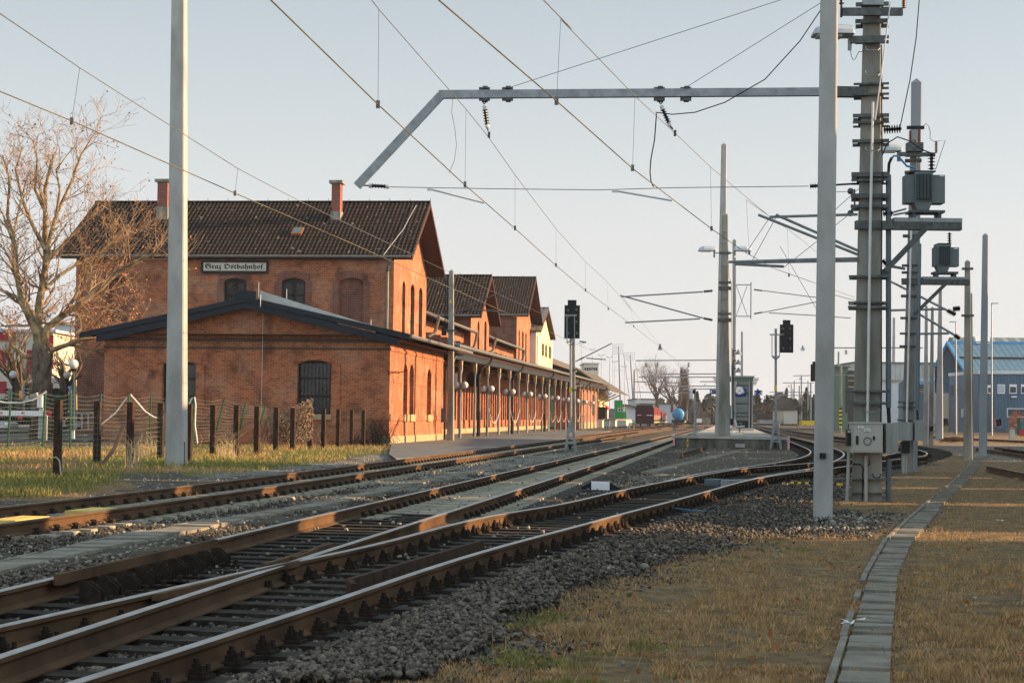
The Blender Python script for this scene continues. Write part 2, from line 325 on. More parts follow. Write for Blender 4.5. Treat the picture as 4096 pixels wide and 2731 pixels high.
# ------------------------------------------------------------------ rails from points along their heads
RT = .17
RAILS = dict(
 R1=[(0, 2820), (266, 2734), (640, 2619), (1000, 2504), (1261, 2422), (1559, 2322), (2000, 2184), (2343, 2093), (2471, 2058), (2676, 2005), (2875, 1950), (3051, 1908), (3251, 1880), (3408, 1861), (3600, 1834), (3671, 1826), (3709, 1813), (3671, 1798), (3560, 1783), (3333, 1757), (3150, 1728), (3030, 1701)],
 R2=[(0, 2501), (500, 2391), (1000, 2280), (1452, 2186), (2000, 2055), (2207, 2021), (2400, 1979), (2653, 1926), (2875, 1887), (2997, 1870), (3253, 1850), (3332, 1843), (3546, 1818), (3600, 1808), (3640, 1797), (3610, 1782), (3530, 1768), (3334, 1744), (3150, 1721), (3019, 1697)],
 D1=[(2640, 1928), (2720, 1909), (2859, 1883), (3051, 1857), (3185, 1834), (3232, 1818), (3242, 1803), (3210, 1785), (3162, 1766), (3090, 1740), (3020, 1716), (2950, 1695)],
 D2=[(2960, 1925), (3096, 1897), (3253, 1870), (3333, 1845), (3370, 1825), (3372, 1808), (3330, 1790), (3255, 1769), (3111, 1733), (3060, 1718), (2985, 1697)],
 R3=[(0, 2620), (500, 2460), (1000, 2298), (1387, 2172), (1699, 2077), (2229, 1905), (2400, 1849), (2600, 1788), (2691, 1759), (2780, 1728), (2860, 1698)],
 R4=[(0, 2359), (862, 2158), (1000, 2122), (1490, 2009), (1600, 1982), (2102, 1871), (2400, 1802), (2600, 1756), (2694, 1735), (2800, 1711), (2863, 1697)],
 R5=[(0, 2093), (1000, 1957), (1600, 1869), (2051, 1805), (2195, 1784), (2391, 1754), (2551, 1732), (2710, 1712), (2840, 1695)],
 R6=[(0, 2026), (1000, 1910), (1600, 1837), (1915, 1799), (2110, 1773), (2297, 1751), (2455, 1730), (2614, 1712), (2790, 1694)],
 W1=[(2330, 1746), (2423, 1722), (2551, 1708), (2742, 1694), (2830, 1687)],
 W2=[(2360, 1755), (2450, 1731), (2600, 1713), (2760, 1698), (2850, 1688)],
 E1=[(3900, 1790), (4000, 1803), (4096, 1817), (4200, 1832)],
 E2=[(3976, 1786), (4040, 1794), (4096, 1802), (4200, 1816)],
 E3=[(3700, 1744), (3850, 1751), (4096, 1762), (4200, 1767)],
 E4=[(3944, 1861), (4000, 1871), (4096, 1890), (4200, 1911)],
)
def fit_rail(pts, deg, extend=0.0):
    P = np.array([G(px, py, RT)[:] for px, py in pts]); v = 1/P[:, 1]; u = P[:, 0]/P[:, 1]; o = np.argsort(v); v, u = v[o], u[o]
    if deg > 4:
        s_ = np.log(v); h = np.diff(s_); n = len(s_); A = np.eye(n); r = np.zeros(n)      # natural cubic spline in log distance
        for i in range(1, n-1): A[i, i-1] = h[i-1]; A[i, i] = 2*(h[i-1]+h[i]); A[i, i+1] = h[i]; r[i] = 6*((u[i+1]-u[i])/h[i]-(u[i]-u[i-1])/h[i-1])
        M2 = np.linalg.solve(A, r)
        def f(w):
            x = math.log(w); i = int(np.clip(np.searchsorted(s_, x)-1, 0, n-2)); a_, b_ = s_[i+1]-x, x-s_[i]
            return (M2[i]*a_**3+M2[i+1]*b_**3)/(6*h[i])+(u[i]/h[i]-M2[i]*h[i]/6)*a_+(u[i+1]/h[i]-M2[i+1]*h[i]/6)*b_
    else:
        c = np.polyfit(v, u, deg); f = lambda w: float(np.polyval(c, w))
    vm = v.max(); dc = (f(vm)-f(vm*.94))/(vm*.06)
    ev = lambda w: f(w) if w <= vm else f(vm)+dc*(w-vm)
    v0, v1 = vm*(1+extend), v.min(); out = []; y = 1/v0
    while y < 1/v1:
        out.append(Vector((ev(1/y)*y, y, RT))); y += min(.6+.012*y, 6)
    yy = 1/v1; out.append(Vector((ev(v1)*yy, yy, RT)))
    return out
RW = {}
for n, pts in RAILS.items():
    deg = {'R1': 6, 'R2': 6, 'D1': 6, 'D2': 6, 'R3': 3, 'R4': 3, 'R5': 3, 'R6': 3}.get(n, 1)
    RW[n] = fit_rail(pts, deg, .12 if n in ('R4', 'R5', 'R6', 'R3', 'R2', 'R1') else 0)
PROF = [(-.07, -.172), (.07, -.172), (.07, -.158), (.012, -.138), (.009, -.045), (.036, -.035), (.036, -.006), (.028, 0), (-.028, 0), (-.036, -.006), (-.036, -.035), (-.009, -.045), (-.012, -.138), (-.07, -.158)]
def rail_mesh(mb, pts, shiny=1, prof=PROF):
    m = len(prof); vs = []
    for i, p in enumerate(pts):
        t = (pts[min(i+1, len(pts)-1)]-pts[max(i-1, 0)]); t.z = 0; t.normalize(); x = Vector((t.y, -t.x, 0))
        for a, b in prof: vs.append(p+x*a+Vector((0, 0, b)))
    n0 = len(mb.v); mb.v += [tuple(p) for p in vs]
    for i in range(len(pts)-1):
        for j in range(m):
            mb.f.append([n0+i*m+j, n0+i*m+(j+1) % m, n0+(i+1)*m+(j+1) % m, n0+(i+1)*m+j]); mb.m.append(1 if j in (6, 7, 8) else 0)
    for e in (0, (len(pts)-1)*m): mb.f.append([n0+e+j for j in range(m)]); mb.m.append(0)
def at_y(pts, y):
    for a, b in zip(pts, pts[1:]):
        if a.y <= y <= b.y: return a.lerp(b, (y-a.y)/(b.y-a.y+1e-9)), (b-a).normalized()
    return None
def walk(pts, step, y0, y1):
    out = []; acc = 0
    for a, b in zip(pts, pts[1:]):
        L = (b-a).length
        if L < 1e-6: continue
        while acc <= L:
            p = a.lerp(b, acc/L)
            if y0 <= p.y <= y1: out.append((p, (b-a).normalized()))
            acc += step
        acc -= L
    return out
# prototypes: fastening clusters
def fastening_mb(kind):
    f = MB()
    if kind == 'plate':
        f.box((0, 0, .012), (.36, .17, .024))
        for s in (-1, 1):
            f.box((s*.085, 0, .04), (.05, .10, .05))
            f.tube([(s*.088, 0, .05), (s*.088, 0, .12)], .02, 6); f.tube([(s*.088, 0, .062), (s*.088, 0, .092)], .032, 6)
            for q in (-.045, .045):
                f.tube([(s*.145, q, .02), (s*.145, q, .085)], .017, 6); f.tube([(s*.145, q, .022), (s*.145, q, .048)], .027, 6)
    else:
        for s in (-1, 1):
            f.tube([(s*.07+s*.07*math.cos(a), .0+.055*math.sin(a), .03+.045*abs(math.sin(a*1.0))) for a in [math.pi*k/6-math.pi/2 for k in range(7)]], .013, 5)
            f.box((s*.125, 0, .03), (.07, .13, .05)); f.box((0, 0, .006), (.3, .1, .012)) if s > 0 else None; f.tube([(s*.09, 0, .03), (s*.09, 0, .085)], .021, 6)
    return f
def track(name, label, left, right, y0, y1, kind='timber', step=.6, group='railway tracks', rails=None, top=.0, reach=None, full=45, nind=100, shiny=1, smin=None):
    t = thing(name, label, 'railway track', (0, 0, 0), 0, group)
    for r in (rails or (left, right)):
        mb = MB(); rail_mesh(mb, [p for p in r if p.y > 4]); mb.build('rail', [MT['railside'], MT['railtop'] if shiny else MT['railtop_rusty']], t)
    sm = MT['sleeper'] if kind == 'timber' else MT['csleeper']
    cell = walk(left, step, y0, y1); n = 0; rest = MB(); rf = MB(); proto = {}
    for p, d in cell:
        x = Vector((d.y, -d.x, 0)); q = at_y(right, p.y)
        if q is None: continue
        g = 1.5; c = p+x*(g/2); a, b = -.55, g+.55
        if reach: a = reach(p, x)
        L = b-a; mid = p+x*((a+b)/2)
        key = round(L*5)/5
        rz = math.atan2(x.y, x.x)+random.uniform(-.01, .01)
        if key not in proto:
            s = MB()
            if kind == 'timber': s.box((0, 0, -.08), (key, .25, .16))
            else:
                pr = [(-.15, -.2), (.15, -.2), (.115, 0), (-.115, 0)]
                for u0, u1, zc in ((-key/2, -.32, 0), (-.32, .32, -.010), (.32, key/2, 0)):
                    s.prism([(u0, a_, b_+(zc if b_ == 0 else 0)) for a_, b_ in pr], (u1-u0, 0, 0))
            proto[key] = (s, None)
        pos = Vector((mid.x, mid.y, top+random.uniform(-.006, .006)))
        M4 = Matrix.Translation(pos) @ Matrix.Rotation(rz, 4, 'Z')
        rr = []
        for rail in (rails or (left, right)):
            w = None
            for k in range(3):
                w = at_y(rail, (mid.y if w is None else mid.y+(w[0]-mid).dot(x)*x.y))
                if w is None: break
            if w: rr.append((w[0]-Vector((mid.x, mid.y, RT))).dot(x))
        rr = sorted(rr); rr = [v for i, v in enumerate(rr) if abs(v) < L/2 and (i == 0 or v-rr[i-1] > .12)]
        if n < nind:
            s, me = proto[key]
            if me is None:
                o = s.build('sleeper', sm, t); me = o.data; proto[key] = (s, me)
            else:
                o = bpy.data.objects.new('sleeper', me); COL.objects.link(o); o.parent = t
            o.location = pos; o.rotation_euler = (0, 0, rz); WM[o] = M4
            if n < full:
                for v in rr:
                    fo = bpy.data.objects.new('rail_fastening', FAST[kind].data); COL.objects.link(fo); fo.parent = o; fo.location = (v, 0, .0 if kind == 'timber' else .0)
        else:
            s = proto[key][0]; rest.add([M4@Vector(q) for q in s.v], s.f)
        if n >= full:
            f = FASTMB[kind]
            for v in rr: rf.add([M4@(Vector(q)+Vector((v, 0, 0))) for q in f.v], f.f)
        n += 1
    if rest.v: rest.build('sleeper', sm, t, kind='stuff')
    if rf.v: rf.build('rail_fastening', MT['fast'], t, kind='stuff')
    return t
FASTMB = {'timber': fastening_mb('plate'), 'concrete': fastening_mb('clip')}
class _P: pass
FAST = {}
for k in FASTMB:
    o = FASTMB[k].build('rail_fastening', MT['fast']); FAST[k] = o; COL.objects.unlink(o)
# the turnout: its long timbers reach from the left rail of the middle track to the right rail of the near one
def reach_sw(p, x):
    w = p
    for k in range(4):
        h = at_y(RW['R4'], p.y+(w-p).dot(x)*x.y)
        if h is None: return -.55
        w = h[0]
    a = (w-p).dot(x)-.45
    return a if a > -3.3 else -.55
track('railway_track', 'near track with timber sleepers and bolted plates, switching right at the tall cabinet mast', RW['R2'], RW['R1'], 9, 300, rails=(RW['R1'], RW['R2']), reach=reach_sw, full=48, step=.6)
def clip(pts, y0, y1): return [p for p in pts if y0 <= p.y <= y1]
track('railway_track', 'middle track on pale concrete sleepers running along the left of the island platform', RW['R4'], RW['R3'], 28.2, 300, 'concrete', rails=(RW['R4'], RW['R3']), full=48, step=.6, top=.004)
track('railway_track', 'old siding with dull rails nearest the brick station building', RW['R6'], RW['R5'], 14, 300, 'concrete', rails=(RW['R6'], RW['R5']), full=45, shiny=0, top=-.01, step=.66)
track('railway_track', 'track branching off the near track and curving behind the island platform', RW['D1'], RW['D2'], 52, 300, rails=(RW['D1'], RW['D2']), full=0, step=.7, nind=60)
track('railway_track', 'rusty siding under the dark red freight wagons', RW['W1'], RW['W2'], 120, 500, rails=(RW['W1'], RW['W2']), full=0, nind=40, step=1.2, shiny=0)
track('railway_track', 'track at the right edge behind the pale round-headed concrete masts', RW['E2'], RW['E1'], 60, 400, rails=(RW['E1'], RW['E2']), full=0, nind=40, step=.7, shiny=0)
for nm, lb in (('E3', 'thin rail line crossing in front of the blue works buildings'), ('E4', 'single loose rail lying in the brown grass at the right edge')):
    mb = MB(); rail_mesh(mb, RW[nm]); mb.build('loose_rail', [MT['railside'], MT['railtop_rusty']], label=lb, cat='rail')
# frog, check rails and switch blocks of the turnout
fr = MB(); a_, b_ = G(690, 2352, RT+.002), G(1480, 2171, RT+.002)
for q0, q1 in (((1055, 2268), (1330, 2180)), ((1175, 2238), (1300, 2186))):
    fr.bar(G(*q0, RT-.03), G(*q1, RT-.03), .06, .06)
fr.bar(G(620, 2388, RT-.02), G(1190, 2252, RT-.02), .055, .05)
fr.build('crossing_frog', MT['railside'], label='worn steel crossing frog where the two near rails meet', cat='rail crossing')
ck = MB(); ck.bar(G(1395, 2345, .16), G(1930, 2182, .16), .05, .13); ck.bar(G(1395, 2345, .16), G(1415, 2362, .14), .05, .12)
ck.build('check_rail', [MT['rust']], label='short check rail inside the nearest rail', cat='check rail')
cr_ = thing('guard_rail', 'raised guard rail on a row of dark angled brackets beside the middle left rail', 'guard rail')
mb = MB(); mb.bar(G(225, 2318, .17), G(862, 2172, .17), .045, .09); mb.build('rail_bar', MT['railside'], cr_)
brs = [(310, 2330), (385, 2309), (462, 2289), (535, 2270), (603, 2253), (666, 2237), (728, 2222), (785, 2208), (838, 2195)]
d = (G(862, 2172, .17)-G(225, 2318, .17)).normalized(); x = Vector((d.y, -d.x, 0))
for bx, by in brs:
    p = G(bx, by, .16); p.z = .0; m_ = MB()
    for s in (-.045, .045):
        q = p+d*s
        m_.prism([q+x*.03+V(0, 0, .175), q+x*.10+V(0, 0, .175), q+x*.21+V(0, 0, .09), q+x*.21, q+x*.03], d*.012)
    m_.box(p+x*.17+V(0, 0, .008), (.34, .16, .016), rz=math.atan2(x.y, x.x))
    for s in (-.03, .03): m_.tube([p+x*.28+d*s, p+x*.28+d*s+V(0, 0, .06)], .018, 6)
    m_.build('bracket', MT['fast'], cr_)
# yellow boards, sleeper-end marker, switch machine
for i, (q, lb) in enumerate(((((0, 2078), (30, 2066), (150, 2066), (140, 2087)), 'pale yellow board between the siding rails at the left edge'), (((295, 2047), (310, 2026), (442, 2026), (340, 2045)), 'pale yellow board between the siding rails, second from the left edge'))):
    c = G((q[0][0]+q[2][0])/2, (q[0][1]+q[2][1])/2, .09); m_ = MB(); mxy = RW['R6']
    tdir = (at_y(mxy, c.y)[1]) if at_y(mxy, c.y) else V(.3, 1, 0); xx = V(tdir.y, -tdir.x, 0)
    m_.box(c+V(0, 0, -.04), (.4, 1.15, .09), rz=math.atan2(xx.y, xx.x))
    m_.build('track_board', MT['yellow_dull'], label=lb, cat='board')
for i, (q0, q1) in enumerate((((3163, 1930), (3250, 1932)), ((3325, 1934), (3365, 1936)))):
    t = thing('striped_bar', ('black and yellow striped bar on the ballast left of the near concrete mast', 'short yellow striped bar end just right of the near concrete mast')[i], 'marker bar', G(*q0, .05))
    a, b = G(*q0, .07), G(*q1, .07); n = 6 if i == 0 else 3
    for k in range(n):
        m_ = MB(); m_.bar(a.lerp(b, k/n), a.lerp(b, (k+1)/n), .09, .05); m_.build('stripe', MT['yellow'] if k % 2 == 0 else MT['black'], t)
t = thing('point_machine', 'blue grey point machine covers between the rails of the near turnout', 'point machine', G(2900, 1930, 0))
for k, (q0, q1) in enumerate((((2840, 1927), (2897, 1930)), ((2908, 1932), (2940, 1934)), ((2945, 1932), (2990, 1930)))):
    m_ = MB(); m_.bar(G(*q0, .08), G(*q1, .08), .35, .16); m_.build('cover', MT['pipe'] if k != 1 else MT['box2'], t)
t = thing('end_marker', 'low black and white wedge-shaped clearance marker between the tracks', 'clearance marker', G(2402, 1950, 0))
a, b = G(2326, 1945, .06), G(2478, 1950, .06)
for (s0, s1, mm, h) in ((0, .26, 'black', .10), (.26, .74, 'white', .16), (.74, 1, 'black', .10)):
    m_ = MB(); p, q = a.lerp(b, s0), a.lerp(b, s1); w = V(0, .3, 0)
    h0, h1 = ((.06, .17) if s0 == 0 else (.17, .17) if s0 < .5 else (.17, .06))
    m_.add([V(p.x, p.y, 0), V(q.x, q.y, 0), V(q.x, q.y, h1), V(p.x, p.y, h0), V(p.x, p.y, 0)+w, V(q.x, q.y, 0)+w, V(q.x, q.y, h1)+w, V(p.x, p.y, h0)+w], [(0, 1, 2, 3), (5, 4, 7, 6), (3, 2, 6, 7), (4, 0, 3, 7), (1, 5, 6, 2), (4, 5, 1, 0)])
    m_.build('block', MT[mm], t)
# ------------------------------------------------------------------ ground sheet with surface kinds stored per vertex
def poly_w(px): return np.array([G(x, y, 0)[:2] for x, y in px])
def inside(P, poly):
    x, y = P[:, 0], P[:, 1]; r = np.zeros(len(P), bool); n = len(poly)
    for i in range(n):
        x0, y0 = poly[i]; x1, y1 = poly[(i+1) % n]
        c = ((y0 > y) != (y1 > y)) & (x < (x1-x0)*(y-y0)/(y1-y0+1e-12)+x0); r ^= c
    return r
def vnoise(P, s, seed=0):
    Q = P*s; r = np.random.default_rng(seed); T = r.random((64, 64))
    i = np.floor(Q).astype(int); f = Q-i; f = f*f*(3-2*f); a = lambda dx, dy: T[(i[:, 0]+dx) % 64, (i[:, 1]+dy) % 64]
    return (a(0, 0)*(1-f[:, 0])+a(1, 0)*f[:, 0])*(1-f[:, 1])+(a(0, 1)*(1-f[:, 0])+a(1, 1)*f[:, 0])*f[:, 1]
GR_EDGE = [(1100, 2731), (1722, 2700), (1900, 2600), (2047, 2513), (2210, 2420), (2420, 2326), (2606, 2261), (2839, 2200), (3000, 2150), (3300, 2140), (3480, 2120), (3560, 2060), (3480, 2030), (3330, 2030), (3380, 1950), (3560, 1880), (3700, 1855), (3760, 1812)]
r1edge = [(p.x, p.y) for p in RW['R1'] if p.y < 85]; r4edge = [(p.x-.9, p.y) for p in RW['R4'] if p.y < 120]
Z_GRAV = [np.array([G(600, 3300)[:2]]+[G(*q)[:2] for q in GR_EDGE]+[(at_y(RW['R2'], y)[0].x-.3, y) for y in (80, 60, 45)]+r4edge[::-1][30:]+[(-14, 10), (-8, 4)]),
          np.array([(p.x+.9, p.y) for p in RW['R5'] if p.y < 200]+[(p.x-.8, p.y) for p in RW['R6'] if p.y < 200][::-1]),
          np.array([(p.x+1.6, p.y) for p in RW['R3']]+[(p.x-1.2, p.y) for p in RW['R4']][::-1])]
Z_DRY = [poly_w([(1100, 2731)]+GR_EDGE[1:9]+[(3050, 2140), (3300, 2140), (3460, 2125), (3400, 2070), (3330, 2030), (3560, 1905), (3700, 1862), (3890, 1850), (4500, 1850), (5600, 2731), (3000, 3600), (900, 3600)]),
         poly_w([(3900, 1850), (3720, 1862), (3760, 1800), (3600, 1770), (3800, 1740), (4500, 1745), (4500, 1860)]),
         poly_w([(-600, 1995), (400, 1990), (560, 1925), (300, 1905), (-600, 1900)]),
         poly_w([(3330, 1778), (3560, 1800), (3540, 1830), (3300, 1830)]), poly_w([(3150, 1735), (3300, 1755), (3300, 1735), (3100, 1715)])]
Z_GREEN = [poly_w([(-900, 1980), (200, 1985), (620, 1880), (760, 1905), (1100, 1868), (1400, 1825), (1560, 1805), (1560, 1768), (700, 1785), (-900, 1790)])]
Z_LIGHT = [poly_w([(640, 1870), (800, 1915), (1000, 1898), (1600, 1828), (1850, 1790), (1560, 1810), (1300, 1850), (1000, 1868), (800, 1875)]),
           poly_w([(1700, 1860), (2050, 1830), (2450, 1790), (2400, 1815), (2000, 1880), (1600, 1960), (1200, 2030), (1100, 2045)]),
           poly_w([(3240, 2080), (3560, 2040), (3660, 2035), (3560, 2110), (3300, 2130), (3100, 2130)]), poly_w([(3740, 1775), (4500, 1775), (4500, 1845), (3980, 1842), (3760, 1800)]),
           poly_w([(2480, 1960), (2300, 1960), (2560, 1900), (2700, 1860), (2560, 1960)])]
SHOULDER = Z_GRAV[0]
def zone(P):
    w = (np.stack([vnoise(P, .9, 1), vnoise(P, .9, 2)], 1)-.5)*(.9+.01*P[:, 1:2])+(np.stack([vnoise(P, 3.3, 3), vnoise(P, 3.3, 4)], 1)-.5)*.35
    Q = P+w; out = np.zeros((len(P), 4))
    for k, zs in enumerate((Z_GRAV, Z_DRY, Z_GREEN, Z_LIGHT)):
        for z in zs: out[inside(Q, z), k] = 1
    out[out[:, 0] > 0, 1] = 0
    x4 = np.interp(P[:, 1], [p.y for p in RW['R4']], [p.x for p in RW['R4']]); x3 = np.interp(P[:, 1], [p.y for p in RW['R3']], [p.x for p in RW['R3']]); out[(P[:, 1] > 27) & (P[:, 0] > x4-.8) & (P[:, 0] < x3+.8)] = (1, 0, 0, 0)
    return out
ys = [-40, -20, -5, 2, 5]; y = 7.0
while y < 420: ys.append(y); y *= 1.0095
ys += [520, 700, 1000, 1400, 1900]
ts = list(np.linspace(-.30, .30, 330)); ts = [-1.6, -1, -.7, -.5, -.4, -.34]+ts+[.34, .4, .5, .7, 1, 1.6]
yy, tt = np.meshgrid(np.array(ys, float), np.array(ts), indexing='ij')
xx = tt*(np.maximum(yy, 5)+np.where(np.abs(tt) > .35, 60, 0)); xx = np.clip(xx, -1100, 1100)
P2 = np.stack([xx.ravel(), yy.ravel()], 1); zn = zone(P2)
near = np.clip((60-P2[:, 1])/50, 0, 1)
zz = -.035+(vnoise(P2, 1.2, 7)-.5)*.05*near+(vnoise(P2, 5, 8)-.5)*.03*near*zn[:, 0]
ins0 = inside(P2, SHOULDER) | (zn[:, 0] > 0); zz = np.where(ins0, np.minimum(zz-.045, -.055), zz)
x4 = np.interp(P2[:, 1], [p.y for p in RW['R4']], [p.x for p in RW['R4']]); x3 = np.interp(P2[:, 1], [p.y for p in RW['R3']], [p.x for p in RW['R3']]); zz = np.where((P2[:, 1] > 27) & (P2[:, 0] > x4-.8) & (P2[:, 0] < x3+.8), -.026, zz)
zz = np.where((P2[:, 1] > 400) | (P2[:, 1] < 6), -.08, zz)
co = np.column_stack([P2, zz]); nR, nC = yy.shape
idx = (np.arange(nR-1)[:, None]*nC+np.arange(nC-1)[None]).ravel()
faces = np.stack([idx, idx+1, idx+nC+1, idx+nC], 1)
gm = mat('ground', (.1, .1, .1), .95); N, Lk = nod(gm); b = N['Principled BSDF']
va = N.new('ShaderNodeVertexColor'); va.layer_name = 'surface'; ve = N.new('ShaderNodeSeparateColor'); Lk.new(va.outputs['Color'], ve.inputs[0])
tc = N['Texture Coordinate']
def nz(scale, detail=6, rough=.6):
    n = N.new('ShaderNodeTexNoise'); n.inputs['Scale'].default_value = scale; n.inputs['Detail'].default_value = detail; n.inputs['Roughness'].default_value = rough; Lk.new(tc.outputs['Object'], n.inputs['Vector']); return n.outputs['Fac']
def ramp(src, pts):
    r = N.new('ShaderNodeValToRGB'); el = r.color_ramp.elements; el[0].position = pts[0][0]; el[0].color = (*pts[0][1], 1); el[1].position = pts[-1][0]; el[1].color = (*pts[-1][1], 1)
    for p, c in pts[1:-1]: k = el.new(p); k.color = (*c, 1)
    Lk.new(src, r.inputs[0]); return r.outputs[0]
def mixc(f, a, c):
    m = N.new('ShaderNodeMix'); m.data_type = 'RGBA'; Lk.new(f, m.inputs[0]); Lk.new(a, m.inputs[6]); Lk.new(c, m.inputs[7]); return m.outputs[2]
def mrange(s, a, c, d=0., e_=1.):
    r = N.new('ShaderNodeMapRange'); r.inputs[1].default_value = a; r.inputs[2].default_value = c; r.inputs[3].default_value = d; r.inputs[4].default_value = e_; Lk.new(s, r.inputs[0]); return r.outputs[0]
n_big, n_mid, n_fine = nz(.55, 5), nz(3.5, 6), nz(28, 6, .7)
dirt = mixc(mrange(nz(9, 8, .8), .42, .62), ramp(n_mid, [(.3, (.026, .023, .016)), (.5, (.05, .045, .028)), (.7, (.09, .072, .042))]), ramp(n_fine, [(.3, (.04, .037, .03)), (.7, (.14, .128, .105))]))
vo = N.new('ShaderNodeTexVoronoi'); vo.inputs['Scale'].default_value = 15; Lk.new(tc.outputs['Object'], vo.inputs['Vector'])
hs = N.new('ShaderNodeSeparateColor'); Lk.new(vo.outputs['Color'], hs.inputs[0])
grav = mixc(mrange(vo.outputs['Distance'], .35, .6), ramp(hs.outputs[0], [(0, (.020, .018, .015)), (.7, (.07, .061, .048)), (1, (.17, .15, .12))]), ramp(n_fine, [(0, (.01, .01, .01)), (1, (.03, .03, .028))]))
dry = mixc(mrange(n_fine, .35, .65), ramp(n_mid, [(.3, (.055, .036, .018)), (.55, (.16, .105, .05)), (.75, (.23, .155, .075))]), ramp(n_mid, [(.3, (.10, .065, .03)), (.7, (.32, .22, .11))]))
grn = mixc(mrange(n_fine, .35, .65), ramp(n_mid, [(.3, (.04, .05, .015)), (.7, (.10, .12, .03))]), ramp(n_big, [(.3, (.07, .09, .02)), (.7, (.16, .15, .05))]))
dry = mixc(mrange(n_big, .56, .7, 0, .5), dry, grn)
lig = ramp(n_fine, [(.3, (.07, .07, .065)), (.5, (.19, .185, .17)), (.7, (.33, .32, .29))])
dirt = mixc(mrange(nz(1.1, 7, .7), .5, .62, 0, .8), dirt, ramp(n_mid, [(.3, (.06, .05, .025)), (.7, (.12, .085, .045))])); grav = mixc(mrange(nz(.8, 7, .7), .52, .66, 0, .75), grav, dirt); c = mixc(ve.outputs[0], dirt, grav); c = mixc(ve.outputs[1], c, dry); c = mixc(ve.outputs[2], c, grn)
al = N.new('ShaderNodeMath'); al.operation = 'MULTIPLY'; Lk.new(va.outputs['Alpha'], al.inputs[0]); Lk.new(mrange(n_mid, .38, .55), al.inputs[1])
c = mixc(al.outputs[0], c, lig); Lk.new(c, b.inputs['Base Color'])
bp = N.new('ShaderNodeBump'); bp.inputs['Strength'].default_value = .8; bp.inputs['Distance'].default_value = .03; Lk.new(n_fine, bp.inputs['Height']); Lk.new(bp.outputs[0], b.inputs['Normal'])
go = np_mesh('ground', co, faces.ravel(), 4, gm, smooth=True); tag(go, kind='structure')
ca = go.data.color_attributes.new('surface', 'FLOAT_COLOR', 'POINT'); ca.data.foreach_set('color', zn.astype(np.float32).ravel())
# ------------------------------------------------------------------ stones
t_ = (1+5**.5)/2
ICO = np.array([(-1, t_, 0), (1, t_, 0), (-1, -t_, 0), (1, -t_, 0), (0, -1, t_), (0, 1, t_), (0, -1, -t_), (0, 1, -t_), (t_, 0, -1), (t_, 0, 1), (-t_, 0, -1), (-t_, 0, 1)])/1.9
IF = np.array([(0, 11, 5), (0, 5, 1), (0, 1, 7), (0, 7, 10), (0, 10, 11), (1, 5, 9), (5, 11, 4), (11, 10, 2), (10, 7, 6), (7, 1, 8), (3, 9, 4), (3, 4, 2), (3, 2, 6), (3, 6, 8), (3, 8, 9), (4, 9, 5), (2, 4, 11), (6, 2, 10), (8, 6, 7), (9, 8, 1)])
def stones(name, P, size, m, jit=.5, **kw):
    n = len(P); J = ICO[None]*(1+rng.uniform(-jit, jit, (n, 12, 1))); J = J*rng.uniform(.6, 1.25, (n, 1, 3))*np.array([1, 1, .75])
    a = rng.uniform(0, 6.28, n); c_, s_ = np.cos(a), np.sin(a)
    til = rng.uniform(-.6, .6, n); J2 = J.copy()
    J2[..., 1] = J[..., 1]*np.cos(til)[:, None]-J[..., 2]*np.sin(til)[:, None]; J2[..., 2] = J[..., 1]*np.sin(til)[:, None]+J[..., 2]*np.cos(til)[:, None]
    X = J2[..., 0]*c_[:, None]-J2[..., 1]*s_[:, None]; Yv = J2[..., 0]*s_[:, None]+J2[..., 1]*c_[:, None]
    C = np.stack([X, Yv, J2[..., 2]], -1)*size[:, None, None]+P[:, None, :]
    f = (IF[None]+np.arange(n)[:, None, None]*12).reshape(-1)
    o = np_mesh(name, C.reshape(-1, 3), f, 3, m); tag(o, **kw); return o
def sample(n, y0, y1, p=1.6, tmax=.29):
    u = rng.random(n); e_ = 1-p; Y = (y0**e_+u*(y1**e_-y0**e_))**(1/e_); return np.stack([Y*rng.uniform(-tmax, tmax, n), Y], 1)
def far_from(P, poly, d):
    a = np.array([(p.x, p.y) for p in poly]); xi = np.interp(P[:, 1], a[:, 1], a[:, 0]); return np.abs(P[:, 0]-xi) > d
P = sample(150000, 9.5, 75, 1.8); z = zone(P); P = P[(z[:, 0] > 0)]
x4 = np.interp(P[:, 1], [p.y for p in RW['R4']], [p.x for p in RW['R4']]); x3 = np.interp(P[:, 1], [p.y for p in RW['R3']], [p.x for p in RW['R3']]); CB = (P[:, 1] > 28) & (P[:, 0] > x4-.7) & (P[:, 0] < x3+.7); P = P[~CB | (rng.random(len(P)) < .10)]
for r in ('R1', 'R2', 'R3', 'R4', 'R5', 'R6'): P = P[far_from(P, RW[r], .11)]
sh = np.interp(P[:, 1], [p.y for p in RW['R1']], [p.x for p in RW['R1']]); rx = P[:, 0]-sh
hh = np.where((rx > .45) & (rx < 2.6), .0+.055*np.exp(-((rx-.95)/.55)**2)-.025*np.clip(rx-1, 0, 2), -.052)
x4 = np.interp(P[:, 1], [p.y for p in RW['R4']], [p.x for p in RW['R4']]); x3 = np.interp(P[:, 1], [p.y for p in RW['R3']], [p.x for p in RW['R3']]); hh = np.where((P[:, 1] > 28) & (P[:, 0] > x4-.7) & (P[:, 0] < x3+.7), -.024, hh)
sz = rng.uniform(.010, .029, len(P))**1.0*np.where(rng.random(len(P)) < .06, 1.5, 1)*np.where(P[:, 1] > 35, 1.2, 1)
stones('ballast', np.column_stack([P, hh+rng.uniform(-.02, .02, len(P))]), sz, MT['stone'], kind='stuff', label='dark grey crushed stone ballast between and beside the rails')
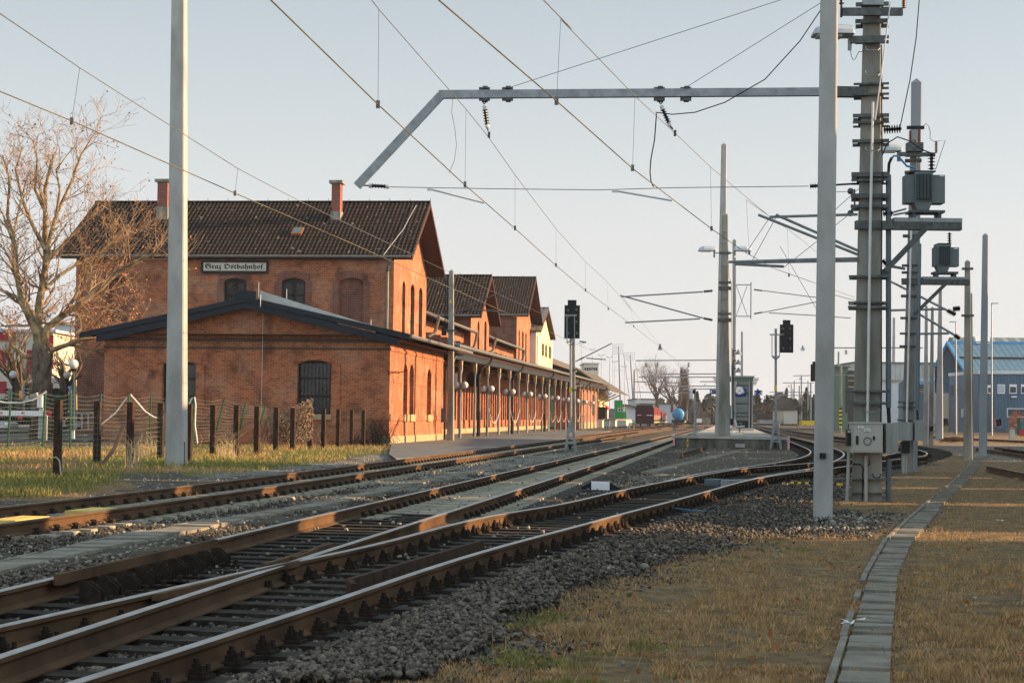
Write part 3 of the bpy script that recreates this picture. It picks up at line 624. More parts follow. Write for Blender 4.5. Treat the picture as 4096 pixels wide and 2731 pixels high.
P = sample(60000, 9.5, 45, 1.8); z = zone(P); z2 = zone(P-np.array([[.55, -.25]])); z3 = zone(P-np.array([[.25, -.1]])); P = P[(z[:, 0] == 0) & (z[:, 1] > 0) & (((z2[:, 0] > 0) & (rng.random(len(P)) < .3)) | ((z3[:, 0] > 0) & (rng.random(len(P)) < .6)))]
stones('ballast', np.column_stack([P, np.full(len(P), -.02)]), rng.uniform(.008, .028, len(P)), MT['stone'], kind='stuff', label='loose stones strayed from the ballast into the edge of the grass')
P = sample(42000, 9.5, 120, 1.6); z = zone(P); k = (z[:, 3] > 0) | ((z[:, 0] == 0) & (z[:, 1] == 0) & (z[:, 2] == 0) & (rng.random(len(P)) < .6)) | ((z[:, 1] > 0) & (rng.random(len(P)) < .012)) | ((z[:, 0] > 0) & (P[:, 1] > 18) & (rng.random(len(P)) < .06)); P = P[k]
stones('pebbles', np.column_stack([P, np.full(len(P), -.03)+np.where(zone(P)[:, 0] > 0, .05, 0)]), rng.uniform(.008, .026, len(P))*(1+P[:, 1]*.012), MT['pebble'], .3, kind='stuff', label='pale rounded pebbles scattered over the dirt and grass')
for px, py, r, lb in ((2443, 2276, .05, 'white stone at the edge of the ballast'), (2575, 2265, .055, 'round beige cobble at the edge of the ballast'), (2248, 2275, .05, 'rusty brown stone in the ballast slope')):
    m_ = MB(); m_.sphere(G(px, py, .02), r, 8, sz=.7); m_.build('cobble', MT['pebble'] if 'brown' not in lb else MT['orangewood'], label=lb, cat='stone')
# ------------------------------------------------------------------ grass blades
def blades(name, P, h, w, cols, seed, **kw):
    n = len(P); a = rng.uniform(0, 6.28, n); ln = rng.uniform(.2, 1.1, n)*h; b_ = rng.uniform(0, 6.28, n)
    base = np.column_stack([P, np.full(n, -.03)]); side = np.column_stack([np.cos(a)*w, np.sin(a)*w, np.zeros(n)])
    tip = base+np.column_stack([np.cos(b_)*ln, np.sin(b_)*ln, h]); mid = base+np.column_stack([np.cos(b_)*ln*.35, np.sin(b_)*ln*.35, h*.62])
    C = np.stack([base-side, base+side, mid+side*.7, mid-side*.7, tip], 1).reshape(-1, 3)
    i = np.arange(n)[:, None]*5; f = np.concatenate([i+np.array([0, 1, 2]), i+np.array([0, 2, 3]), i+np.array([3, 2, 4])], 1).ravel()
    return tag(np_mesh(name, C, f, 3, cols), **kw)
gdry = mat('dry_grass', (.19, .11, .045), .85, col2=(.62, .40, .19), scale=5, mixlo=.3, mixhi=.7, detail=8, spec=.1); ggrn = mat('green_grass', (.09, .105, .02), .85, col2=(.38, .33, .11), scale=5, mixlo=.3, mixhi=.7, detail=6, spec=.1)
path_r = poly_w([(3352, 2760), (3408, 2545), (3487, 2289), (3560, 2158), (3652, 2070), (3731, 2000), (3817, 1928), (3879, 1865), (3899, 1827), (3930, 1827), (3915, 1865), (3857, 1928), (3777, 2000), (3728, 2061), (3642, 2154), (3576, 2280), (3545, 2545), (3540, 2760)])
P = sample(330000, 9.5, 75, 1.7); z = zone(P); P = P[(z[:, 1] > 0) & (vnoise(P, 1.3, 21)*.6+vnoise(P, 4, 22)*.4 > .33) & ~inside(P, path_r)]
g = -.08+vnoise(P, .35, 30)*.7+vnoise(P, 2, 31)*.3; hg = rng.uniform(.008, .045, len(P))*(.35+1.5*vnoise(P, 1.6, 33)**1.5+.9*(vnoise(P, 6, 35) > .72))
blades('dry_grass', P[g < .66], hg[g < .66], rng.uniform(.0022, .0042, (g < .66).sum()), gdry, 1, kind='stuff', label='short dry brown winter grass on the right')
blades('green_grass', P[g >= .66], hg[g >= .66]*1.15, rng.uniform(.0022, .0042, (g >= .66).sum()), ggrn, 1, kind='stuff', label='greener grass tufts among the dry grass and along the fence')
P = sample(2600, 10, 40, 1.4); P = P[zone(P)[:, 1] > 0]; blades('dry_stalks', P, rng.uniform(.06, .2, len(P)), rng.uniform(.0018, .003, len(P)), gdry, 1, kind='stuff', label='single dry stalks standing up from the short grass')
mb = None
P = sample(160000, 32, 105, 1.2, .29); z = zone(P); P = P[(z[:, 2] > 0) & (vnoise(P, .9, 41)*.6+vnoise(P, 3, 42)*.4 > .3)]
hg = rng.uniform(.05, .16, len(P))*(.5+1.2*vnoise(P, .5, 43)); kk = vnoise(P, .3, 44) < .40
blades('green_grass', P[~kk], hg[~kk], rng.uniform(.006, .011, (~kk).sum()), ggrn, 1, kind='stuff', label='long green and yellow grass round the fence posts')
blades('dry_grass', P[kk], hg[kk], rng.uniform(.006, .011, kk.sum()), gdry, 1, kind='stuff', label='straw coloured grass round the fence posts')
# ------------------------------------------------------------------ concrete cable troughs (paths of cover slabs)
def strip(name, Lp, Rp, z0, mt_, slabs=.5, lip=False, kind='structure', smat=None):
    L_ = [G(*q, z0) for q in Lp]; R0 = [G(*q, z0) for q in Rp]; m_ = MB(); R_ = []
    for i, p in enumerate(L_):
        t = (L_[min(i+1, len(L_)-1)]-L_[max(i-1, 0)]).normalized(); x = V(t.y, -t.x, 0); w = min(min(abs((p-r_).dot(x)) if abs((p-r_).dot(t)) < 6 else 9 for r_ in R0), 1.2)
        best = None
        for a, b in zip(R0, R0[1:]):
            d0, d1 = (a-p).dot(t), (b-p).dot(t)
            if d0*d1 <= 0 and abs(d1-d0) > 1e-6: best = a.lerp(b, d0/(d0-d1)); break
        w = (best-p).dot(x) if best is not None else (R_[-1]-L_[i-1]).length if R_ else w
        R_.append(p+x*w)
    for a, b, c_, d_ in zip(L_, L_[1:], R_, R_[1:]):
        n = max(1, int((b-a).length/slabs))
        for k in range(n):
            f0, f1 = k/n+.012, (k+1)/n-.012; dz = random.uniform(-.012, .01)
            q = [a.lerp(b, f0), c_.lerp(d_, f0), c_.lerp(d_, f1), a.lerp(b, f1)]
            m_.prism([p+V(0, 0, dz+random.uniform(-.006, .006)) for p in q], (0, 0, -.06))
    o = m_.build(name, mt_); tag(o, kind=kind)
    if lip:
        m_ = MB()
        for E, s in ((L_, -1),):
            for a, b in zip(E, E[1:]):
                d_ = (b-a).normalized(); xo = V(d_.y, -d_.x, 0)*(s*.05); n_ = max(1, int((b-a).length/.9)); [m_.bar(a.lerp(b, k/n_+.01)+xo+V(0, 0, -.045+random.uniform(-.012, .006)), a.lerp(b, (k+1)/n_-.01)+xo*random.uniform(.8, 1.1)+V(0, 0, -.045), .05, .1) for k in range(n_) if random.random() < .8]
        tag(m_.build('kerb', mt_), kind='structure')
strip('path', [(3330, 2800), (3350, 2731), (3401, 2545), (3480, 2289), (3555, 2158), (3648, 2070), (3727, 2000), (3814, 1928), (3877, 1865), (3899, 1827)],
      [(3560, 2800), (3559, 2731), (3566, 2545), (3592, 2280), (3653, 2154), (3737, 2061), (3783, 2000), (3862, 1928), (3917, 1865), (3930, 1827)], .015, MT['slab'], .34, True)
strip('path', [(-300, 2303), (0, 2245), (312, 2175), (580, 2119), (1000, 2055), (1300, 2005)], [(-300, 2342), (0, 2280), (312, 2211), (670, 2138), (1010, 2068), (1320, 2014)], .0, MT['slab'], .5, True)
strip('path', [(1300, 2005), (1600, 1931), (1898, 1879), (2110, 1849), (2280, 1820)], [(1320, 2014), (1620, 1941), (1905, 1888), (2118, 1856), (2286, 1826)], -.005, MT['slab'], .6, False)
strip('path', [(2561, 1886), (2700, 1856), (2840, 1822), (2975, 1792)], [(2600, 1892), (2735, 1860), (2870, 1826), (2997, 1794)], .0, MT['slab'], .8, False)
# ------------------------------------------------------------------ station building: local axes a (along the tracks, away), b (to the left)
TH = math.atan(.106); OR = G(1555, 1780, 0)
AV = V(math.sin(TH), math.cos(TH), 0); BV = V(-math.cos(TH), math.sin(TH), 0)
def L(a, b, z): return OR+AV*a+BV*b+V(0, 0, z)
def onA(px, py, a):     # pixel on the plane a = const -> (b, z)
    d = ray(px, py); o = V(0, 0, CAMH)-(OR+AV*a); t = -o.dot(AV)/d.dot(AV); p = o+d*t; return p.dot(BV), p.z
def onB(px, py, b):     # pixel on the plane b = const -> (a, z)
    d = ray(px, py); o = V(0, 0, CAMH)-(OR+BV*b); t = -o.dot(BV)/d.dot(BV); p = o+d*t; return p.dot(AV), p.z
def mapA(a0): return lambda u, z, d=0: L(a0+d, u, z)           # wall facing the camera, u = b
def mapB(b0): return lambda u, z, d=0: L(u, b0+d, z)           # wall facing the tracks, u = a
def wall(mb, mp, u0, u1, z0, z1, ops=(), depth=.3, top=None):
    us = sorted({u0, u1, *[v for o in ops for v in o[:2]]}); zs = sorted({z0, z1, *[v for o in ops for v in o[2:4]]})
    for ua, ub in zip(us, us[1:]):
        for za, zb in zip(zs, zs[1:]):
            if any(o[0] <= ua and ub <= o[1] and o[2] <= za and zb <= o[3] for o in ops): continue
            mb.poly([mp(ua, za), mp(ub, za), mp(ub, zb), mp(ua, zb)])
    for o in ops:
        a, b, c, d, r = (*o, 0) if len(o) == 4 else o[:5]
        for p, q in (((a, c), (b, c)), ((a, c), (a, d)), ((b, c), (b, d)), ((a, d), (b, d))):
            mb.poly([mp(*p), mp(*q), mp(*q, depth), mp(*p, depth)])
        if r:
            n = 10; arc = [(a+(b-a)*k/n, d-r*(2*k/n-1)**2) for k in range(n+1)]
            for k in range(n):
                (x0, y0), (x1, y1) = arc[k], arc[k+1]
                mb.poly([mp(x0, y0), mp(x1, y1), mp(x1, d), mp(x0, d)]) if max(d-y0, d-y1) > 1e-4 else None
                mb.poly([mp(x0, y0), mp(x1, y1), mp(x1, y1, depth*.9), mp(x0, y0, depth*.9)])
    if top: mb.poly([mp(*p) for p in top])
def bx(mb, a0, a1, b0, b1, z0, z1, k=None):
    vs = [L(a, b, z) for z in (z0, z1) for a, b in ((a0, b0), (a1, b0), (a1, b1), (a0, b1))]
    mb.add(vs, [(3, 2, 1, 0), (4, 5, 6, 7), (0, 1, 5, 4), (1, 2, 6, 5), (2, 3, 7, 6), (3, 0, 4, 7)], k)
st = thing('station_building', 'long red brick railway station with dark tiled gables and a columned canopy', 'station building', OR, -TH)
def window(mp, u0, u1, z0, z1, cols=2, rows=3, dp=.22, fr=.09, bar=.07, m='frame', bars=0, transom=None):
    f = MB()
    def r(a, b, c, d, dd=.06):
        vs = [mp(x, y, e) for e in (dp, dp+dd) for x, y in ((a, c), (b, c), (b, d), (a, d))]
        f.add(vs, [(0, 1, 2, 3), (4, 5, 6, 7), (0, 1, 5, 4), (1, 2, 6, 5), (2, 3, 7, 6), (3, 0, 4, 7)])
    r(u0, u0+fr, z0, z1); r(u1-fr, u1, z0, z1); r(u0+fr, u1-fr, z0, z0+fr); r(u0+fr, u1-fr, z1-fr*1.8, z1)
    for k in range(1, cols): c = u0+(u1-u0)*k/cols; r(c-bar, c+bar, z0+fr, z1-fr*1.8, .055)
    for k in range(1, rows): c = z0+(z1-z0)*k/rows; r(u0+fr, u1-fr, c-bar*.7, c+bar*.7, .05)
    for k in range(bars): c = u0+(u1-u0)*(k+.5)/bars; vs = [mp(c-.012, z0, dp-.06), mp(c+.012, z0, dp-.06), mp(c+.012, z1, dp-.06), mp(c-.012, z1, dp-.06)]; f.poly(vs)
    o = f.build('window', MT[m], st)
    g = MB(); g.poly([mp(u0+.02, z0+.02, dp+.04), mp(u1-.02, z0+.02, dp+.04), mp(u1-.02, z1-.02, dp+.04), mp(u0+.02, z1-.02, dp+.04)]); g.build('pane', MT['glass'], o)
    return o
# --- annex (single storey, gable end towards the camera)
bl, _ = onA(415, 1560, 0); zw = onA(1555, 1352, 0)[1]; bp, zpk = onA(1000, 1232, 0); AL = 19.6
zl = onA(420, 1338, 0)[1]
w1 = [onA(648, 1650, 0), onA(783, 1447, 0)]; w2 = [onA(1188, 1655, 0), onA(1325, 1441, 0)]
ops = [(w1[1][0], w1[0][0], w1[0][1], w1[1][1], .12), (w2[1][0], w2[0][0], w2[0][1], w2[1][1], .2)]
mA = mapA(0)
m_ = MB(); wall(m_, mA, 0, bl, .45, zw, ops, .38, top=[(0, zw), (bl, zw), (bl, zl), (bp, zpk)]); m_.build('wall', MT['brick'], st)
z0s = onB(1640, 1657, 0)[1]
nar = []
for xa, xb, yt in ((1613, 1629, 1455), (1638, 1654, 1457), (1708, 1724, 1475)):
    a0, a1 = onB(xa, 1600, 0)[0], onB(xb, 1600, 0)[0]; nar.append((a0, a1, z0s, onB((xa+xb)/2, yt, 0)[1], .35))
m_ = MB(); wall(m_, mapB(0), 0, AL, .45, zw+.1, nar, .28); m_.build('wall', MT['brick'], st)
m_ = MB()
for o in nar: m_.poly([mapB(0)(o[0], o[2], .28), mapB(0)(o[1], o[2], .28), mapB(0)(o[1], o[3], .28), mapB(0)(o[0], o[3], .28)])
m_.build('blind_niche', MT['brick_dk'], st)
m_ = MB(); wall(m_, mapA(AL), 0, 5.6, .1, zw+.6, (), .2); m_.poly([mapB(bl)(0, 0), mapB(bl)(AL, 0), mapB(bl)(AL, zl), mapB(bl)(0, zl)]); m_.build('wall', MT['brick'], st)
m_ = MB(); bx(m_, -.06, AL+.03, -.06, .4, 0, .45)
m_.build('stone_plinth', MT['sand'], st)
m_ = MB(); bx(m_, -.05, .3, .4, bl+.05, 0, .5)
m_.build('brick_plinth', MT['brick'], st)
# brick bands, arches and window surrounds, proud of the wall
m_ = MB()
for y0, y1, dz in ((1357, 1372, .05), (1391, 1401, .04)):
    za, zb = onA(1540, y1, 0)[1], onA(1540, y0, 0)[1]
    bx(m_, -dz, -.002, -.04, bl+.03, za, zb)
m_.build('brick_band', MT['brick_band'], st)
m_ = MB()
for (y0, y1) in ((1357, 1372), (1391, 1401)):
    za, zb = onA(1540, y1, 0)[1], onA(1540, y0, 0)[1]; bx(m_, .0, AL, -.05, -.002, za, zb)
zc = z0s
for u0, u1 in ((0, ops[1][0]-.35), (ops[1][1]+.35, ops[0][0]-.35), (ops[0][1]+.35, bl)): bx(m_, -.05, -.002, u0, u1, zc-.32, zc-.02)
bx(m_, 0, AL, -.05, -.002, zc-.34, zc-.02)
for o in ops:
    for s0, s1 in ((o[0]-.5, o[0]-.02), (o[1]+.02, o[1]+.5)): bx(m_, -.06, -.002, s0, s1, zc-.32 if s1 < 0 else 1.0, o[3]-.2)
    n = 14
    for k in range(n):
        t0, t1 = k/n*2-1, (k+1)/n*2-1; c = (o[0]+o[1])/2; h = (o[1]-o[0])/2+.32
        f0, f1 = o[3]-o[4]*t0*t0, o[3]-o[4]*t1*t1
        q = [(c+t0*h, f0+.01), (c+t1*h, f1+.01), (c+t1*h*1.02, f1+.5), (c+t0*h*1.02, f0+.5)]
        m_.prism([mA(u, z, -.002) for u, z in q], AV*-.06)
m_.build('brick_trim', MT['brick'], st)
m_ = MB()
bx(m_, -.14, .1, ops[1][0]-.05, ops[1][1]+.05, ops[1][2]-.28, ops[1][2])
for o in nar: bx(m_, o[0]-.15, o[1]+.15, -.12, .05, z0s-.38, z0s)
m_.build('stone_sill', MT['sand'], st)
window(mA, *ops[0][:4], cols=1, rows=3, dp=.25); window(mA, *ops[1][:4], cols=1, rows=3, dp=.25, bars=9)
# annex roof with thick blue-grey fascia
zR = onA(1636, 1340, -.9)[1]; zP = onA(1000, 1186, -.9)[1]; bR = onA(1640, 1335, -.9)[0]; bLf = onA(318, 1330, -.9)[0]; zLf = onA(318, 1330, -.9)[1]
ztop = [(bR, zR+.06), (bp, zP), (bLf, zLf)]
m_ = MB()
prof = [L(-.9, b, z) for b, z in ztop]+[L(-.9, b, z-.12) for b, z in ztop[::-1]]
m_.prism(prof, AV*(AL+5)); m_.build('roof', MT['fascia'], st)
m_ = MB()
for (b0, z0), (b1, z1) in zip(ztop, ztop[1:]):
    m_.prism([L(-.95, b0, z0-.02), L(-.95, b1, z1-.02), L(-.95, b1, z1-.28), L(-.95, b0, z0-.28)], AV*.06)
    e0 = (0 if b0 != bR else .6); b1_ = b1-(.9 if b1 == bLf else 0); z1_ = z1+(.12 if b1 == bLf else 0)
    m_.prism([L(-.88, b0+e0, z0-.24), L(-.88, b1_, z1_-.24), L(-.88, b1_, z1_-.62), L(-.88, b0+e0, z0-.60)], AV*.06)
m_.build('fascia', MT['fascia'], st)
m_ = MB(); m_.prism([L(-1.0, bp-.55, zP-.18), L(-1.0, bp+.5, zP-.12), L(-1.0, bp+.5, zP+.34), L(-1.0, bp-.55, zP+.28)], AV*.5)
m_.build('ridge_cap', MT['fascia'], st)
m_ = MB(); bq = bp-.6
m_.prism([L(-.4, bq, zP+.05), L(-.4, bR+1.6, zR+.42), L(-.4, bR+1.6, zR+.38), L(-.4, bq, zP-.1)], AV*.9)
m_.prism([L(-.36, bq, zP-.1), L(-.36, bR+1.8, zR+.3), L(-.36, bR+1.8, zR+.42), L(-.36, bq, zP+.35)], AV*.04); m_.build('flashing', MT['ridge_light'], st)
m_ = MB()
for b_, h_ in ((bq+.1, .9), (onA(1150, 1200, 0)[0], .9), (onA(1487, 1280, 0)[0], .35)):
    zz_ = zP-(bp-b_)*(zP-zR)/(bp-bR); m_.tube([L(-.2, b_, zz_), L(-.2, b_, zz_+h_)], .018, 5)
m_.build('lightning_rod', MT['alu'], st)
m_ = MB(); b_ = onA(1048, 1500, -.08)[0]; m_.tube([L(-.08, b_, 1.6), L(-.08, b_, zpk-.3)], .014, 5); b2 = onA(1042, 1210, -1)[0]; m_.tube([L(-1.0, b2, zP+.1), L(-1.02, b2, zP-.55)], .02, 5); m_.build('lightning_conductor', MT['alu'], st)
m_ = MB(); bx(m_, -.8, AL+4, -.75, .02, zR-.25, zR-.2); bx(m_, -.8, AL+4, .02, bl, zw+.1, zw+.13); m_.build('soffit', MT['wood'], st)
m_ = MB(); m_.tube([L(-.9, bR-.02, zR-.05), L(AL+4.5, bR-.02, zR-.05)], .11, 8); m_.build('gutter', MT['gutter'], st)
br_ = MB(); zb = onB(1590, 1495, -.1)[1]; aa = onB(1562, 1495, -.1)[0]
br_.tube([L(aa, 0, zb-.1), L(aa, 0, zb+.12)], .04, 5); br_.tube([L(aa, -.05, zb+.05), L(aa, -.5, zb), L(aa, -.95, zb+.12)], .025, 5)
br_.tube([L(aa, -.05, zb-.08), L(aa, -.3, zb+.04), L(aa, -.5, zb+.1), L(aa, -.62, zb+.02), L(aa, -.5, zb-.03)], .02, 5); br_.build('wrought_bracket', MT['black'], st)
for q in range(2):
    m_ = MB(); a_ = AL-.6+q*1.7; m_.tube([L(a_, -.22, 0), L(a_, -.22, zR-1.3), L(a_+.3, -.6, zR-.3)], .07, 7); m_.build('downpipe', MT['black' if q == 0 else 'gutter'], st)
# --- gabled blocks
def gable_block(a0, a1, ovn, ovf, z_e, z_r, bL, bF=4.3, ovb=1.3, niches=3, face='brick', ends='brick_dk', roofm='tile_x', ops_end=(), farz=None, wins=None, ovl=1.2, barge='wood', capz=.12, zb=.1):
    am = (a0+a1)/2; zf = farz or z_e
    m_ = MB(); wall(m_, mapA(a0), bF, bL, max(zb-.1, 0), z_e, ops_end, .3); m_.build('wall', MT[ends], st)
    zwa = z_e+(z_r-z_e)*.02
    m_ = MB(); wall(m_, mapB(bF), a0, a1, zb, zwa, wins or (), .3, top=[(a0, zwa), (a1, zwa), (am, zwa+(z_r-z_e)*(am-a0)/(am-a0+ovn)*.95)])
    m_.poly([mapB(bL)(a0, zb), mapB(bL)(a1, zb), mapB(bL)(a1, zwa), mapB(bL)(am, zwa+(z_r-z_e)*.9), mapB(bL)(a0, zwa)])
    m_.poly([L(a1, bF, zb), L(a1, bL, zb), L(a1, bL, zwa), L(a1, bF, zwa)]); m_.build('wall', MT[face], st)
    b0, b1 = bF-ovb, bL+ovl; rf = MB()
    pr = [(a0-ovn, z_e), (am, z_r), (a1+ovf, zf), (a1+ovf, zf-capz), (am, z_r-capz*1.4), (a0-ovn, z_e-capz)]
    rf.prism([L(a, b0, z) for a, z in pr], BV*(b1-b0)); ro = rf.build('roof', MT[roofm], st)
    m_ = MB()
    for (p, q) in (((a0-ovn, z_e), (am, z_r)), ((am, z_r), (a1+ovf, zf))):
        for bb in (b0-.02, b1+.02-.06):
            m_.prism([L(p[0], bb, p[1]-.03), L(q[0], bb, q[1]-.03), L(q[0], bb, q[1]-.36), L(p[0], bb, p[1]-.30)], BV*.06)
        m_.prism([L(p[0]+.02, b0+.05, p[1]-.2), L(q[0]-.02, b0+.05, q[1]-.22), L(q[0]-.02, b0+.05, q[1]-.26), L(p[0]+.02, b0+.05, p[1]-.24)], BV*(ovb-.05))
    m_.build('bargeboard', MT[barge], ro)
    m_ = MB(); m_.tube([L(am, b0, z_r+.01), L(am, b1, z_r+.01)], .12, 6); k = b0
    while k < b1: m_.tube([L(am, k, z_r+.1), L(am, k, z_r+.28)], .02, 4); k += 1.45
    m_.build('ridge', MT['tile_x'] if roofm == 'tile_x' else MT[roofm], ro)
    m_ = MB(); m_.tube([L(a0-ovn-.05, b0+.1, z_e-.05), L(a0-ovn-.05, b1, z_e-.05)], .09, 8); m_.build('gutter', MT['gutter'], st)
    m_ = MB(); bx(m_, a0-ovn+.05, a0+.1, b0+.3, b1-.2, z_e-.2, z_e-.13); m_.build('soffit', MT['frame'], st)
    return ro
A1 = 26.0; z_e = onB(1649, 1024, 3.0)[1]; z_r = onB(1722, 810, 3.0)[1]
b300 = onA(300, 1300, A1)[0]; z3 = onA(1560, 1430, A1)[1]
def opA(x0, x1, y0, y1, r): (bb, zt), (ba, zb_) = onA(x0, y0, A1), onA(x1, y1, A1); return (ba, bb, zb_, zt, r)
m1 = [opA(896, 984, 1112, 1250, .2), opA(1127, 1219, 1112, 1250, .2)]
n1 = [opA(1358, 1450, 1112, 1290, .2), opA(670, 700, 1112, 1250, .2), opA(432, 510, 1112, 1290, .2)]
def nw(F_, bF, xs, y0s, zb):
    out = []
    for (xa, xb), yt in zip(xs, y0s):
        a0, a1 = onB(xa, 1200, bF)[0], onB(xb, 1200, bF)[0]; out.append((a0, a1, zb, onB((xa+xb)/2, yt, bF)[1], .3))
    return out
gw = nw(0, 4.3, ((1609, 1621), (1643, 1658), (1676, 1690)), (1124, 1137, 1150), z_e-5.0)
zG = zR+.9
A1e = 2*33.16-A1
m_ = MB(); wall(m_, mapA(A1), 5.6, b300, 0, zR-.2, (), .3); m_.poly([L(A1, b300, 0), L(A1e, b300, 0), L(A1e, b300, zR-.2), L(A1, b300, zR-.2)]); m_.build('wall', MT['brick_dk'], st)
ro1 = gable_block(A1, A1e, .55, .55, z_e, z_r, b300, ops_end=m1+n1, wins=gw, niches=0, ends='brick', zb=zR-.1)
m_ = MB(); mE = mapA(A1)
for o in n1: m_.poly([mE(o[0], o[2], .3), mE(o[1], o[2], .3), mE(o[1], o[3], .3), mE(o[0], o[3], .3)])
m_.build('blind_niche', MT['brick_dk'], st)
for o in m1: window(mE, *o[:4], cols=2, rows=2, dp=.18, fr=.16, bar=.11)
for o in gw: window(mapB(4.3), *o[:4], cols=1, rows=3, dp=.2, fr=.1)
m_ = MB()
for o in m1+n1[:1]+n1[2:]:
    for s0, s1 in ((o[0]-.45, o[0]-.02), (o[1]+.02, o[1]+.45)): bx(m_, A1-.07, A1-.002, s0, s1, o[2], o[3]-.25)
    for k in range(14):
        t0, t1 = k/14*2-1, (k+1)/14*2-1; c = (o[0]+o[1])/2; h = (o[1]-o[0])/2+.25; f0, f1 = o[3]-o[4]*t0*t0, o[3]-o[4]*t1*t1
        m_.prism([mE(u, z, -.002) for u, z in ((c+t0*h, f0+.01), (c+t1*h, f1+.01), (c+t1*h*1.03, f1+.5), (c+t0*h*1.03, f0+.5))], AV*-.07)
m_.build('brick_trim', MT['brick_dk'], st)
m_ = MB(); bw = 4.3; m_.tube([L(A1-.7, bw+.1, z_e-.2), L(A1-.5, bw+.35, z_e-.7), L(A1-.14, bw+.4, z_e-1.0), L(A1-.14, bw+.4, zR+.6)], .1, 8)
m_.build('downpipe', MT['gutter'], st)
# name board with the station's name in black letter
(bS1, zS1), (bS0, zS0) = onA(806, 1042, A1-.12), onA(1073, 1094, A1-.12)
m_ = MB(); bx(m_, A1-.2, A1-.05, bS0, bS1, zS0, zS1); nb = m_.build('name_board', MT['black'], st)
(bT1, zT1), (bT0, zT0) = onA(816, 1051, A1-.12), onA(1065, 1084, A1-.12)
m_ = MB(); bx(m_, A1-.22, A1-.19, bT0, bT1, zT0, zT1); m_.build('board_face', MT['cream'], nb)
def text_mesh(s, width, height, parent, origin, xdir, mt_, name='lettering', squeeze=True, depth=.01):
    cu = bpy.data.curves.new('t', 'FONT'); cu.body = s; cu.size = 1; cu.extrude = 0
    o = bpy.data.objects.new('t', cu); COL.objects.link(o); dg = bpy.context.evaluated_depsgraph_get()
    me = bpy.data.meshes.new_from_object(o.evaluated_get(dg)); bpy.data.objects.remove(o)
    co = np.array([v.co[:] for v in me.vertices])
    if len(co) == 0: return None
    mn, mxx = co.min(0), co.max(0); sx_ = width/(mxx[0]-mn[0]); sz_ = height/(mxx[1]-mn[1]+1e-6)
    if not squeeze: sx_ = sz_ = min(sx_, sz_)
    m_ = MB(); m_.add([Vector(origin)+Vector(xdir)*((c[0]-mn[0])*sx_)+V(0, 0, (c[1]-mn[1])*sz_) for c in co], [list(p.vertices) for p in me.polygons])
    return m_.build(name, mt_, parent)
frak = ''.join(chr(0x1D56C+ord(c)-65) if c.isupper() else chr(0x1D586+ord(c)-97) if c.islower() else c for c in 'Graz Ostbahnhof.')
h = zT1-zT0
text_mesh(frak, (bT1-bT0)*.95, h*.84, nb, L(A1-.228, bT1-(bT1-bT0)*.025, zT0+h*.07), -BV, MT['black'])
for k_ in (.5,): text_mesh(frak, (bT1-bT0)*.95, h*.84, nb, L(A1-.228-.004*k_, bT1-(bT1-bT0)*.025-.035*k_, zT0+h*.07), -BV, MT['black'])
# chimneys and roof light
def chimney(x0, x1, yt, yb, w=.9):
    ac = A1+4.6; b0, b1 = onA(x1, yb, ac)[0], onA(x0, yb, ac)[0]; zt = onA(x0, yt, ac)[1]; zb = onA(x0, yb, ac)[1]-.6
    m_ = MB(); bx(m_, ac, ac+w, b0, b1, zb+1.0, zt); c = m_.build('chimney', MT['chim'], ro1)
    m_ = MB(); bx(m_, ac-.05, ac+w+.05, b0-.05, b1+.05, zb, zb+1.0); bx(m_, ac-.15, ac+w+.15, b0-.17, b1+.17, zt, zt+.2); m_.build('chimney_cap', MT['concrete_dark'], ro1)
chimney(628, 668, 728, 850); chimney(1325, 1359, 733, 868)
m_ = MB(); ac = A1+2.2; b0, b1 = onA(1205, 910, ac)[0], onA(1163, 910, ac)[0]; sl_ = (z_r-z_e)/(33.16-A1+.55)
q = lambda a, b, e: L(a, b, z_e+(a-(A1-.55))*sl_+e)
m_.add([q(ac, b0, .05), q(ac, b1, .05), q(ac, b1, .18), q(ac, b0, .18), q(ac+.9, b0, .05), q(ac+.9, b1, .05), q(ac+.9, b1, .18), q(ac+.9, b0, .18)], [(0, 1, 2, 3), (3, 2, 6, 7), (0, 3, 7, 4), (1, 5, 6, 2), (4, 7, 6, 5)])
m_.build('roof_light', MT['orangewood'], ro1); m_ = MB(); m_.poly([q(ac+.1, b0+.08, .19), q(ac+.1, b1-.08, .19), q(ac+.85, b1-.08, .19), q(ac+.85, b0+.08, .19)]); m_.build('skylight_glass', MT['glass2'], ro1)
m_ = MB(); al_ = onA(1600, 900, A1)[0]; m_.tube([q(A1+6.5, 3.9, .1), q(A1+3, 4.2, .1), q(A1-.6, 4.9, .1)], .02, 4); m_.build('lightning_conductor', MT['alu'], ro1)
# middle and far blocks
B2r = onB(1968, 1103, 3.0); B2n = onB(1925, 1260, 3.0); B2a0 = onB(1882, 1400, 4.0)[0]; B2a1 = 2*B2r[0]-B2a0
g2 = nw(0, 4.3, ((1898, 1906), (1926, 1935)), (1285, 1284), B2n[1]-5)
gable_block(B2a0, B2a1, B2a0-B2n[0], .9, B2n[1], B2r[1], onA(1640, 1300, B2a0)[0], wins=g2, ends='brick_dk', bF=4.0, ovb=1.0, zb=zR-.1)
B3r = onB(2145, 1110, 3.0); B3n = onB(2113, 1258, 3.0); B3a0 = B3n[0]+.6; B3a1 = 2*B3r[0]-B3a0
g3 = nw(0, 4.3, ((2076, 2081), (2090, 2096), (2103, 2108)), (1320, 1324, 1330), B3n[1]-6)
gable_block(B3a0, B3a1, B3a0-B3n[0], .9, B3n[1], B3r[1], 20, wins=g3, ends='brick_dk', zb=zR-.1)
for o in g2+g3: window(mapB(4.3), *o[:4], cols=1, rows=3, dp=.2, fr=.1)
